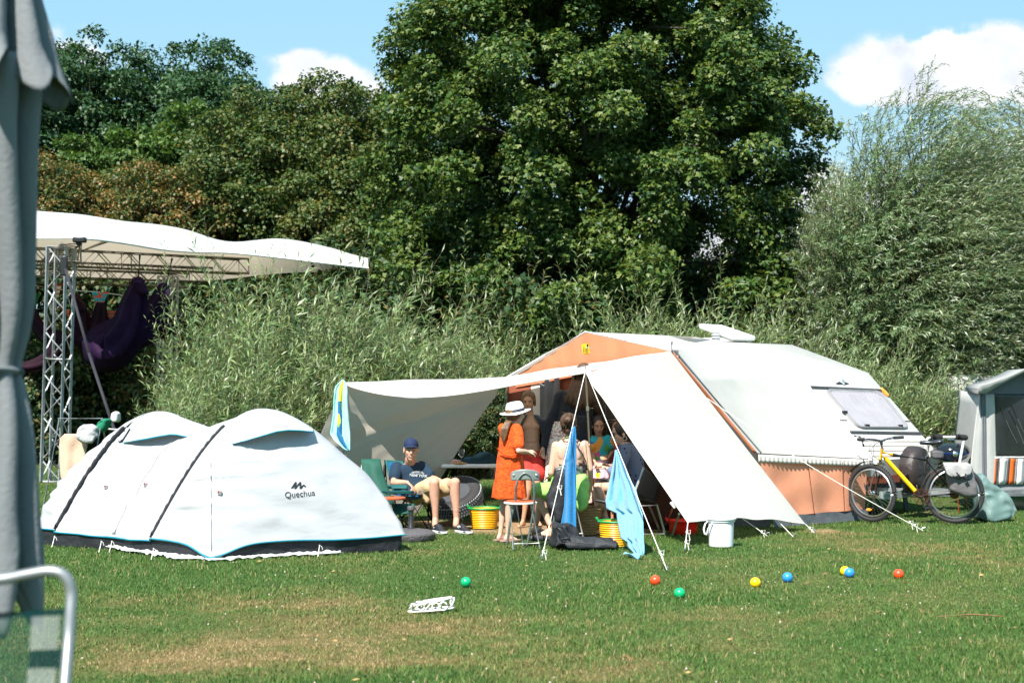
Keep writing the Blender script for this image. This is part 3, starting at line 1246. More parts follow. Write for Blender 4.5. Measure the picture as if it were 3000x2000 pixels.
def make_canopy():
    t = thing('sun_canopy', 'white canvas sun canopy with two side wings guyed out in front of the awning', 'canopy', G(1741, 1565))
    TT = T_ - WX * .03 + Vector((0, 0, -.005))
    mb = MB()

    def fr(u):                      # sagging front edge
        p = lerp(CL, CP, u)
        return p + Vector((0, 0, -.175 * math.sin(PI * u ** .8) - .02 * math.sin(PI * 2 * u)))

    def bk(u):
        return lerp(CL + Vector((0, .08, .012)), lerp(CE, TT, max(0, (u - .55) / .45)) if u > .55 else lerp(CL + Vector((0, .08, .012)), CE, u / .55), 1) if u <= .55 else lerp(CE, TT, (u - .55) / .45)

    def top(u, v):
        p = lerp(bk(u), fr(u), v)
        return p + Vector((0, 0, .02 * noise.noise(p * 2))) + Vector((0, 0, -.02 * math.sin(PI * v) * math.sin(PI * u)))
    mb.grid(top, 60, 16)
    mb.build('top', m_canvas, t, smooth=180)
    hem = MB()
    hem.tube([fr(i / 40) for i in range(41)], .007, 6)
    hem.build('hem', M('hem_cream', (.62, .57, .50), .8), t)
    # right wing
    mb = MB()
    n0 = (BL - CP).cross(TT - CP).normalized()
    if n0.y > 0:
        n0 = -n0

    def wing(u, v):
        p = lerp(lerp(CP, TT, u), lerp(BL, BR_, u), v)
        s = math.sin(PI * u) * math.sin(PI * v)
        p = p - n0 * .10 * s + n0 * .016 * noise.noise(p * 3) * s
        # creases fanning from the pole head and the pegs
        a = math.atan2(v + .02, u + .02)
        p += n0 * .022 * math.sin(a * 26) * math.exp(-3.0 * math.hypot(u, v)) * min(1, 8 * math.hypot(u, v))
        p += n0 * .020 * math.sin(u * 19 + .6 * v) * max(0, v - .35) * (1 - abs(2 * u - 1)) * 1.5
        return p + Vector((0, 0, .05 * math.sin(PI * u) * v ** 6))
    mb.grid(wing, 60, 60)
    mb.build('right_wing', m_canvas, t, smooth=180)
    mb = MB()
    mb.tube([wing(0, i / 30) for i in range(31)], .008, 6)
    mb.tube([wing(i / 30, 1) for i in range(31)], .007, 6)
    mb.build('wing_hem', M('hem_cream', (.6, .55, .48), .8), t)
    # left wing, seen from inside
    LD = Gd(640, 1192, .08)
    LC = Gd(962, 1176, .10)
    mb = MB()
    n1 = Vector((.7, -.6, -.3)).normalized()

    def lw(u, v):
        p = lerp(lerp(CL + Vector((0, .03, -.01)), CE + Vector((0, 0, -.02)), u), lerp(LD, LC, u), v)
        s = math.sin(PI * u) * math.sin(PI * v)
        band = math.exp(-((v - .52 + .40 * u) / .06) ** 2)
        p = p - n1 * .07 * s + n1 * .045 * band * (.35 + s)
        a = math.atan2(v + .02, 1.02 - u)
        p += n1 * .010 * math.sin(a * 40) * math.exp(-1.3 * math.hypot(1 - u, v))
        p += n1 * .006 * noise.noise(p * 5)
        return p
    mb.grid(lw, 60, 50)
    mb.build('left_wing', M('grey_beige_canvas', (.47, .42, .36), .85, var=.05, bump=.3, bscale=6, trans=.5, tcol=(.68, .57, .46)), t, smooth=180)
    # poles
    pb = G(1741, 1563)
    mb = MB()
    mb.tube([pb, lerp(pb, CP, .5), CP + Vector((0, 0, .02))], [.0125, .0125, .011], 10)
    mb.tube([CP, CP + Vector((0, 0, .07))], .006, 6)
    mb.box(lerp(pb, CP, .78), (.03, .03, .05))
    mb.tube([lerp(pb, CP, .78) + Vector((.01, -.01, 0)), lerp(pb, CP, .78) + Vector((.06, -.01, .004))], .006, 6)
    mb.lathe([(.012, 0), (.016, .01), (.012, .02)], lerp(pb, CP, .55), n=10)
    p = mb.build('centre_pole', M('brass_steel', (.34, .30, .22), .35, .85), t)
    lp = Vector((CL.x, CL.y, 0))
    mb = MB()
    mb.tube([lp, CL + Vector((0, 0, .06))], .012, 8)
    mb.build('corner_pole', m_galv, t)
    cl = MB()
    cq = Q(CW, 980, 985, 13.98)
    cl.box(cq, (.06, .05, .07), Matrix.Rotation(R(-35), 3, 'Y'))
    cl.build('pegging_clip', M('clip_white', (.8, .8, .78), .5), t, bevel=.008)


make_canopy()


def rope(label, a, b, r=.0045, knots=(), sag=0.0, peg=True, name='guy_rope'):
    a, b = Vector(a), Vector(b)
    t = thing(name, label, 'guy rope', b, 'guy ropes of the canopy and awning')
    mb = MB()
    pts = [lerp(a, b, i / 14) + Vector((0, 0, -sag * math.sin(PI * i / 14))) for i in range(15)]
    mb.tube(pts, r, 6)
    mb.build('cord', m_rope, t)
    if knots:
        for s in knots:
            k = MB()
            q = lerp(a, b, s)
            k.ell(q, (.011, .011, .018), nu=8, nv=6)
            k.tube([q, q + Vector((.02, -.01, -.03)), q + Vector((.028, -.012, -.075))], .0045, 6)
            k.tube([q + Vector((0, 0, .01)), q + Vector((.035, -.005, .02)), q + Vector((.03, -.008, -.02)), q], .004, 6)
            k.build('knot', m_rope, t)
    if peg:
        p = MB()
        d = (a - b).normalized()
        p.tube([b + Vector((0, 0, -.06)) - d * .02, b + Vector((0, 0, .02)) + Vector((d.x, d.y, 0)) * -.03, b + Vector((0, 0, .035)) - Vector((d.x, d.y, 0)) * .03, b + Vector((0, 0, .03)), b + Vector((0, 0, .012)) + d * .012], .005, 6)
        p.build('peg', m_galv, t)
    return t


rope('long white guy rope carrying the royal blue towel from the pole head', CP + Vector((0, 0, .03)), QG(C4, 488, 1528, .01), .0036, knots=(.66, .97))
rope('long white guy rope carrying the pale blue towel from the pole head', CP + Vector((0, 0, .03)), Gd(1532, 1308, .01), .0038, knots=(.93,))
rope('short knotted rope pegging the front corner of the white wing beside the red basin', BL, Gd(1573, 1264, .01), .0045, knots=(.35, .7))
rope('short rope pegging the white wing just right of the white bucket', Q(C5, 1437, 1275, 14.9), QG(C5, 1605, 1393, .01), .004, knots=(.8,))
rope('short rope pegging the bottom hem of the wing, second from its far corner', Q(C5, 1660, 1285, 15.4), QG(C5, 1770, 1400, .01), .004)
rope('short rope pegging the far bottom corner of the white wing', BR_, QG(C5, 1902, 1374, .01), .004, knots=(.5,))
rope('long thin guy rope slanting past the yellow bicycle wheel to the grass', T_ + Vector((.15, .1, -.35)) , QG(C6, 925, 1446, .01), .0045, knots=(.945, .965), sag=.06)

# ================================================================== WHITE TENT
HOOP_E = Vector((.89, .456, 0)).normalized()
F1 = Gd(343, 1272)
F2 = Gd(123, 1250)
TC = Gd(483, 1288)
TR = Gd(931, 1262)
TL = Gd(78, 1243)


def make_tent():
    t = thing('dome_tent', 'white twin dome tent with teal piping and black pole sleeves on the lawn', 'tent', (TC + F1) / 2)
    W1, H1, H2 = 2.12, 1.335, 1.30
    W2 = 2.05
    F1b, F2b = F1 + HOOP_E * W1, F2 + HOOP_E * W2
    TLb = TL + HOOP_E * 1.9
    Z0 = .115
    PXH = 0.98

    def hoop1(t_):
        p = F1 + HOOP_E * W1 * t_
        return Vector((p.x, p.y, Z0 + (H1 - Z0) * math.sin(PI * t_) ** PXH))

    def hoop2(t_):
        p = F2 + HOOP_E * W2 * t_
        return Vector((p.x, p.y, Z0 + (H2 - Z0) * math.sin(PI * t_) ** PXH))

    def polyl(pts, brk, s):
        for i in range(len(brk) - 1):
            if s <= brk[i + 1]:
                return lerp(pts[i], pts[i + 1], (s - brk[i]) / (brk[i + 1] - brk[i]))
        return pts[-1]

    def wrinkle(p, k=1.0):
        n = .022 * math.sin(p.z * 21 + p.x * 5 + 4 * noise.noise(p * 1.7)) * max(0, .25 + noise.noise(p * 2.1 + Vector((9, 0, 0)))) + noise.noise(p * 3.1) * .014 + (.5 - abs(noise.noise(Vector((p.x * 3 + p.z * 2, p.y * 3, p.z * 6))))) * .016 + noise.noise(Vector((p.x * 2 + p.z * 5, p.y * 2 - p.z * 4, p.z * 7))) * .008
        return n * k

    def dome(hoop, pts, brk, sgn, pw=1.75, bul=0.0):
        def f(s, v):               # s along the hoop, v from hoop to ground
            h = hoop(s)
            b = polyl(pts, brk, s)
            zb = Z0 + .02 - (.095 * math.exp(-((s - brk[1]) / .07) ** 2) if sgn > 0 else 0)
            b = Vector((b.x, b.y, zb))
            q = lerp(Vector((h.x, h.y, 0)), b, v)
            z = zb + (h.z - zb) * (1 - v ** pw)
            p = Vector((q.x, q.y, z))
            od = Vector((b.x - h.x, b.y - h.y, 0))
            od = od.normalized() if od.length > 1e-3 else Vector((0, -1, 0))
            p += od * wrinkle(p) * min(1, 3 * v) * (1.0 if v < .97 else .4)
            # stretched creases running out to the corners
            p += od *   .024 * math.sin(z * 42 + 5 * s + 3 * noise.noise(Vector((s * 5, v * 3, 1)))) * math.exp(-((s - brk[1]) / .22) ** 2) * math.sin(PI * v)
            return p
        return f
    e1 = dome(hoop1, [F1, TC, TR, F1b + HOOP_E * .02], [0, .26, .80, 1], 1, 2.5)
    e2 = dome(hoop2, [F2, TL, TLb, F2b], [0, .2, .75, 1], -1, 2.2)
    mid_in = Gd(227, 1264) + Vector((.05, .05, 0))

    def mid(s, v):
        a, b = hoop1(s), hoop2(s)
        p = lerp(a, b, v)
        sag = .19 * (1 - abs(2 * v - 1)) ** .85 * math.sin(PI * min(s, 1 - s) + .0) ** .6
        p.z -= sag * (1 if p.z > .5 else .3)
        p.z = max(p.z, Z0)
        # door panel folds: pulled in between the hoops near the ground
        nn = HOOP_E
        pinch = math.exp(-((v - .52) / .2) ** 2) * max(0, 1 - s / .35)
        p += nn * .10 * pinch
        p += nn * wrinkle(p) * 1.3 + nn * .012 * math.sin(v * 26 + 3 * s) * max(0, .42 - s) * 2
        return p
    fly = MB()
    fly.grid(e1, 90, 40)
    fly.grid(e2, 60, 30)
    fly.grid(mid, 70, 30)
    bv = fly.bvh()
    fly.build('flysheet', m_white_fab, t, smooth=180)
    # trim along the lower edge, black skirt under it
    base = [e2(s / 40 * .80, 1.0) for s in range(40, -1, -1)]
    base += [mid(0.0, 1 - i / 24) for i in range(25)]
    base += [e1(i / 80, 1.0) for i in range(0, 81)]
    for p in base:
        p.z += .018 * math.sin(p.x * 5.3) * .5
    tr = MB()
    tr.tube([p + Vector((0, -.004, 0)) for p in base], .0075, 6)
    tr.build('hem_piping', m_teal, t)
    sk = MB()
    cen = (F1 + F2 + F1b + TR) / 4

    def skf(u, v):
        s = u * (len(base) - 1)
        i = min(int(s), len(base) - 2)
        p = lerp(base[i], base[i + 1], s - i)
        d = Vector((cen.x - p.x, cen.y - p.y, 0)).normalized()
        q = p + d * (.02 + .015 * v) + d * .015 * noise.noise(p * 7 + Vector((0, 0, v * 3)))
        return Vector((q.x, q.y, lerp(p.z - .002, -.01, v)))
    sk.grid(skf, 160, 5)
    sk.build('mud_skirt', m_black_fab, t, smooth=180)
    # pole sleeves
    for hp in (hoop1, hoop2):
        s = MB()
        s.tube([hp(.008 + .325 * i / 40) + Vector((-.008, -.014, .006)) + Vector((0, 0, .004 * math.sin(i * 1.7))) for i in range(41)],
               [.015 + .0035 * math.sin(i * 2.3) for i in range(41)], 8)
        s.build('pole_sleeve', m_black_fab, t)
    # ventilation hoods
    def hood(low, up, lift):
        mb = MB()
        n = len(low)
        for i in range(n - 1):
            pass
        L_, U_ = [], []
        for k, ((lx, ly), (ux, uy)) in enumerate(zip(low, up)):
            w = math.sin(PI * k / (n - 1))
            pl, pu = cast(bv, *C2(lx, ly), .004), cast(bv, *C2(ux, uy), .004)
            if pl is None or pu is None:
                continue
            d = (CAMP - pl).normalized()
            L_.append(pl + (d * lift + Vector((0, 0, .02))) * (w + .08))
            U_.append(pu)
        rows = [[lerp(a, b, v) + Vector((0, -.02, .012)) * math.sin(PI * v) for a, b in zip(U_, L_)] for v in (0, .25, .5, .75, 1)]
        m = len(L_)
        mb.add([p for r in rows for p in r], [(r * m + i, r * m + i + 1, (r + 1) * m + i + 1, (r + 1) * m + i) for r in range(4) for i in range(m - 1)])
        h = mb.build('vent_hood', m_white_fab, t, smooth=180)
        e = MB()
        e.tube(L_, .008, 6)
        e.build('hood_piping', m_teal, h)
        i = MB()
        # dark mesh opening under the hood
        op = [p + (q - p) * .18 for p, q in zip(U_, L_)]
        return h
    hood([(1178, 298), (1240, 286), (1300, 272), (1370, 254), (1430, 238), (1495, 230), (1560, 231), (1640, 236), (1700, 239), (1738, 243)],
         [(1180, 290), (1240, 258), (1300, 236), (1370, 214), (1430, 200), (1495, 194), (1560, 196), (1640, 208), (1690, 222), (1730, 236)], .15)
    hood([(555, 290), (620, 284), (690, 276), (760, 264), (820, 252), (860, 250), (915, 255)],
         [(560, 284), (620, 264), (690, 246), (760, 232), (820, 226), (860, 232), (912, 248)], .13)
    # brand lettering and mountain mark
    lg = MB()
    text_on(lg, bv, 'Quechua', *C2(1564, 582), 88, ang=R(4.5), squash=1.0, lift=.006)
    zz = [(1512, 548), (1536, 514), (1546, 514), (1544, 532), (1562, 514), (1572, 514), (1574, 535), (1584, 530), (1600, 538)]
    zz2 = [(1592, 541), (1582, 537), (1566, 549), (1562, 527), (1540, 551), (1532, 551), (1536, 530), (1524, 548)]
    poly_on(lg, bv, [C2(*c) for c in ((1512, 549), (1536, 513), (1546, 513), (1524, 549))], .006)
    poly_on(lg, bv, [C2(*c) for c in ((1536, 513), (1546, 513), (1542, 552), (1531, 552))], .006)
    poly_on(lg, bv, [C2(*c) for c in ((1531, 552), (1562, 513), (1571, 513), (1542, 552))], .006)
    poly_on(lg, bv, [C2(*c) for c in ((1562, 513), (1571, 513), (1574, 551), (1562, 552))], .006)
    poly_on(lg, bv, [C2(*c) for c in ((1562, 552), (1582, 528), (1586, 533), (1574, 552))], .006)
    poly_on(lg, bv, [C2(*c) for c in ((1580, 530), (1586, 527), (1601, 538), (1592, 542))], .006)
    text_on(lg, bv, 'AR', *C2(500, 807), 12, ang=0, squash=1.35, lift=.006)
    lg.build('lettering', M('print_black', (.01, .01, .012), .5), t, smooth=0)
    tg = MB()
    poly_on(tg, bv, [C2(*c) for c in ((570, 207), (596, 207), (548, 287), (524, 287))], .022)
    tgo = tg.build('sleeve_tag', M('tag_black', (.012, .012, .014), .5), t, smooth=0)
    tx = MB()
    text_on(tx, bv, 'FRESH&BLACK', *C2(560, 247), 46, ang=R(58), lift=.026, squash=1.25)
    tx.build('tag_lettering', M('print_white', (.8, .8, .8), .5), tgo, smooth=0)
    for x, y in ((685, 532), (1105, 580), (456, 545), (141, 512)):
        p = cast(bv, *C2(x, y), .012)
        if p is not None:
            tog = MB()
            tog.box(p, (.035, .015, .04))
            tog.box(p + Vector((-.012, -.006, .012)), (.014, .012, .018), mi=1)
            tog.build('toggle', [M('toggle_grey', (.2, .2, .2), .6), M('toggle_red', (.5, .03, .02), .5)], t, bevel=.004)
    # seams
    each(lambda b, q: b.tube(q, .004, 5), ([e1(.262, .12 + .86 * i / 30) + Vector((0, -.004, .002)) for i in range(31)], [mid(.004 + .35 * i / 24, .5 + .05 * i / 24) + Vector((-.004, -.006, 0)) for i in range(25)]), 'seam', m_white_fab, t)

    def pl(b, c):
        q = QG(C2, *c)
        b.tube([q, q + Vector((.005, .03, .05)), q + Vector((.008, .06, .10))], .0035, 6)
        b.tube([q + Vector((.005, .05, .10)), q + Vector((.03, .03, .09)), q + Vector((.04, .03, .06))], .0025, 6)
    each(pl, ((710, 960), (410, 915), (140, 885), (1668, 940), (470, 915)), 'peg_loop', m_rope, t)
    # crinkled white groundsheet sticking out below
    gs = MB()
    fp = base[60:]
    fp = [p for p in base if True]

    def gsf(u, v):
        s = (52 + u * 62)
        i = min(int(s), len(base) - 2)
        p = lerp(base[i], base[i + 1], s - i)
        d = Vector((p.x - cen.x, p.y - cen.y, 0)).normalized()
        w = .03 + .07 * max(0, .5 + noise.noise(Vector((u * 9, 3, 1)))) * math.sin(PI * min(1, u * 3 + .05) / 2) + .10 * math.exp(-((u - .42) / .06) ** 2)
        q = p + d * (-.02 + (w + .02) * v)
        return Vector((q.x, q.y, .018 + .022 * noise.noise(Vector((u * 45, v * 4, 2))) + .012 * (1 - v)))
    gs.grid(gsf, 200, 6)
    o = gs.build('groundsheet', M('white_film', (.72, .73, .74), .35, var=.05, bump=.5, bscale=30, trans=.2), smooth=60, loc=(TC.x, TC.y, 0))
    meta(o, 'crinkled white plastic groundsheet sticking out under the dome tent', 'groundsheet')


make_tent()

# ================================================================== VEGETATION
def leaves(b, d, n, L, W, fold=.12, droop=.0, lobes=1):
    """one small mesh island per leaf; b base, d direction, n normal (N,3)"""
    d, n = nrm(d), nrm(n - d * np.sum(nrm(d) * n, 1, keepdims=True))
    s = np.cross(d, n)
    N = len(b)
    Lc, Wc = L[:, None], W[:, None]
    Vs, Fs = [], []
    if lobes == 1:
        V = np.empty((N, 4, 3))
        V[:, 0] = b
        V[:, 1] = b + d * Lc * .45 + s * Wc * .5 + n * Wc * fold
        V[:, 2] = b + d * Lc - n * Lc * droop
        V[:, 3] = b + d * Lc * .45 - s * Wc * .5 + n * Wc * fold
        o = np.arange(N) * 4
        return V.reshape(-1, 3), np.stack([o, o + 1, o + 2, o + 3], 1)
    k = 1 + 3 * lobes                       # palmate leaf: lobes share the base vertex
    V = np.empty((N, k, 3))
    V[:, 0] = b
    F = []
    o = np.arange(N) * k
    for i in range(lobes):
        a = (i - (lobes - 1) / 2) * 1.02
        ln = 1.0 - .26 * abs(i - (lobes - 1) / 2)
        dd = d * math.cos(a) + s * math.sin(a)
        ss = np.cross(dd, n)
        V[:, 1 + 3 * i] = b + dd * Lc * ln * .5 + ss * Wc * .26 - n * Lc * droop * .4
        V[:, 2 + 3 * i] = b + dd * Lc * ln - n * Lc * droop
        V[:, 3 + 3 * i] = b + dd * Lc * ln * .5 - ss * Wc * .26 - n * Lc * droop * .4
        F.append(np.stack([o, o + 1 + 3 * i, o + 2 + 3 * i, o + 3 + 3 * i], 1))
    return V.reshape(-1, 3), np.concatenate(F)


def rdir(n):
    return nrm(rng.normal(0, 1, (n, 3)))


def crown_mesh(name, rad, nclump, per, L, mat, lobes=1, cr=(.4, .75), inner=.55, shape=None, flat=.75, wl=.75, seed=0, skip=None, spur=.0, low=-1.0, twig=True):
    """foliage round the origin: leaf clumps through an uneven ellipsoid"""
    rad = np.array(rad)
    cs, rs = [], []
    k = 0
    while len(cs) < nclump and k < nclump * 30:
        k += 1
        d = rdir(1)[0]
        f = 1 + .30 * noise.noise(Vector(d * 1.9) + Vector((seed * 7.3, 0, 0))) + .14 * noise.noise(Vector(d * 5) + Vector((0, seed * 3.1, 0)))
        r = rng.uniform(inner, 1.0) ** .6
        if spur and rng.random() < spur:
            r *= 1.08
        c = d * rad * f * r
        if shape is not None:
            c = shape(c, d, r)
            if c is None:
                continue
        if c[2] < low * rad[2] or (skip and skip(c)):
            continue
        cs.append(c)
        rs.append(rng.uniform(*cr) * (.7 if r > 1 else 1))
    cs, rs = np.array(cs), np.array(rs)
    m = len(cs)
    idx = np.repeat(np.arange(m), per)
    N = len(idx)
    o = rdir(N)
    o[:, 2] = np.where((o[:, 2] < -.25) & (rng.random(N) < .6), -o[:, 2], o[:, 2])
    q = o * (rng.random(N) ** .45)[:, None] * rs[idx][:, None]
    q[:, 2] *= flat
    out = nrm(cs)[idx]
    b = cs[idx] + q
    nn = nrm(o * .55 + out * .35 + np.array([0, 0, .75]) + rng.normal(0, .42, (N, 3)))
    dd = nrm(o * .6 + rng.normal(0, .6, (N, 3)) + np.array([0, 0, -.35]))
    l = L * rng.uniform(.65, 1.25, N)
    V, F = leaves(b, dd, nn, l, l * wl, .10, .12, lobes)
    me = np_mesh(name, V, F, mat)
    return me, cs


def limb_mesh(trunk_pts, trunk_r, tips, start=.45, nb=30, mat=None, r0=.07):
    mb = MB()
    mb.tube(trunk_pts, trunk_r, 10)
    tp = [Vector(p) for p in trunk_pts]
    sel = list(range(len(tips)))
    random.shuffle(sel)
    for i in sel[:nb]:
        tip = Vector(tips[i])
        s = random.uniform(start, .98) * (len(tp) - 1)
        j = min(int(s), len(tp) - 2)
        a = lerp(tp[j], tp[j + 1], s - j)
        if tip.z < a.z - .5:
            a = lerp(tp[0], tp[-1], start)
        mid = lerp(a, tip, .5) + Vector((0, 0, .12 * (tip - a).length)) + Vector(rdir(1)[0]) * .12
        r = r0 * random.uniform(.5, 1.0)
        mb.tube([a, lerp(a, mid, .5) + Vector((0, 0, .05)), mid, lerp(mid, tip, .5), tip], [r, r * .8, r * .6, r * .4, r * .15], 6)
    return mb


bark = M('bark', (.055, .045, .035), .9, var=.35, vscale=9, bump=.8, bscale=25, stretch=(1, 1, .3))
bark_pale = M('bark_pale', (.16, .13, .09), .85, var=.3, vscale=9)
lm_maple = leaf_mat('maple_leaves', [(.014, .042, .010), (.032, .080, .014), (.062, .115, .018), (.10, .145, .024), (.125, .15, .03)], trans=.18, patch=.22, tmul=1.5)
lm_oak = leaf_mat('dark_leaves', [(.014, .05, .022), (.026, .072, .028), (.045, .10, .035), (.07, .13, .045)], trans=.2, patch=.3, tmul=1.4)
lm_light = leaf_mat('light_green_leaves', [(.03, .08, .018), (.055, .12, .025), (.09, .16, .035), (.13, .18, .05)], trans=.25, patch=.25)
lm_haw = leaf_mat('hawthorn_leaves', [(.022, .06, .016), (.05, .09, .022), (.10, .12, .03), (.19, .12, .035), (.27, .15, .05)], trans=.22, patch=.55, pscale=.55)
lm_haw2 = leaf_mat('hawthorn_green_leaves', [(.028, .068, .018), (.055, .10, .024), (.09, .125, .03), (.15, .13, .035)], trans=.22, patch=.5, pscale=.5)
lm_wil = leaf_mat('willow_leaves', [(.045, .095, .026), (.09, .155, .04), (.16, .22, .07), (.26, .30, .13)], trans=.17, under=(.40, .44, .29), patch=.4, pscale=1.1, rough=.42, spec=.5)
lm_wil2 = leaf_mat('tall_willow_leaves', [(.045, .10, .036), (.08, .145, .05), (.13, .19, .075), (.20, .25, .11)], trans=.2, under=(.42, .47, .36), patch=.2, rough=.42, spec=.5)
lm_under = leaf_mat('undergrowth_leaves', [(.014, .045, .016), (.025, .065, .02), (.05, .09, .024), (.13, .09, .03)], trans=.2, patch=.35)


def place_tree(name, label, cat, loc, crown_me, trunk, group, trunk_mat=bark, crown_name='crown', trunk_name='trunk', rz=0, sc=1.0):
    t = thing(name, label, cat, loc, group, rz, local=True)
    t.scale = (sc, sc, sc) if not isinstance(sc, tuple) else sc
    c = bpy.data.objects.new(crown_name, crown_me)
    COL.objects.link(c)
    c.parent = t
    if isinstance(trunk, MB):
        trunk.build(trunk_name, trunk_mat, t, smooth=60)
    elif trunk is not None:
        o = bpy.data.objects.new(trunk_name, trunk)
        COL.objects.link(o)
        o.parent = t
    return t


def make_maple():
    # crown outline measured as metres about the trunk, crown centre 6.9 m up
    prof = [(-5.0, -3.0, 4.0), (-4.3, -4.3, 4.5), (-3.3, -4.7, 4.5), (-2.0, -5.0, 4.6), (-.6, -5.1, 4.8), (.6, -4.95, 4.5), (1.7, -4.8, 4.1), (2.8, -4.1, 3.2), (3.6, -3.2, 2.5), (4.6, -1.6, 1.2), (5.2, -.3, .3)]

    def shape(c, d, r):
        z = rng.uniform(-4.6, 5.2)
        _, a, b = rows_at(prof, z)
        th = rng.uniform(0, 2 * PI)
        rr = math.sqrt(rng.uniform(.06, 1.0))
        e = 1 + .13 * noise.noise(Vector((math.cos(th) * 2, math.sin(th) * 2, z * .7))) + .06 * noise.noise(Vector((math.cos(th) * 6, math.sin(th) * 6, z * 2)))
        x = (a + b) / 2 + (b - a) / 2 * math.cos(th) * rr * e
        y = (b - a) / 2 * .86 * math.sin(th) * rr * e
        if y > 2.6 and rng.random() < .5:
            return None
        return np.array([x, y, z])

    def skip(c):
        gx, gz = c[0] - 2.02, c[2] + 2.75
        if (gx / .62) ** 2 + (gz / .52) ** 2 < 1 or ((c[0] - 1.5) / .5) ** 2 + ((c[2] + 3.6) / .9) ** 2 < 1:
            return True
        if ((c[0] + 1.35) / .3) ** 2 + ((c[2] + 0.95) / .22) ** 2 < 1:
            return True
        return False
    me, cs = crown_mesh('maple_foliage', (5, 4.4, 5), 880, 450, .086, lm_maple, lobes=3, cr=(.34, .62), shape=shape, skip=skip, flat=.8, wl=1.0)
    base = Pd(1356, 700, 30.0)
    loc = Vector((base.x, 30.0, 0))
    V = np.empty(len(me.vertices) * 3, dtype=np.float32)
    me.vertices.foreach_get('co', V)
    V = V.reshape(-1, 3)
    V[:, 2] += 6.9
    V[:, 0] += .35
    me.vertices.foreach_set('co', V.ravel())
    tips = [Vector(c) + Vector((.35, 0, 6.9)) for c in cs]
    tr = limb_mesh([(0, 0, -.1), (.02, 0, 1.4), (.05, .05, 2.6), (-.05, .1, 4.2), (.1, .1, 6.4), (.2, 0, 9.5)], [.27, .2, .17, .14, .1, .03], tips, .42, 60, r0=.11)
    tr.tube([(.05, 0, 2.0), (.35, -.1, 2.8), (.9, -.2, 3.6), (1.6, -.2, 4.6)], [.11, .1, .08, .04], 8)
    place_tree('maple_tree', 'huge dark green maple tree towering behind the willow bushes', 'tree', loc, me, tr, None)


make_maple()


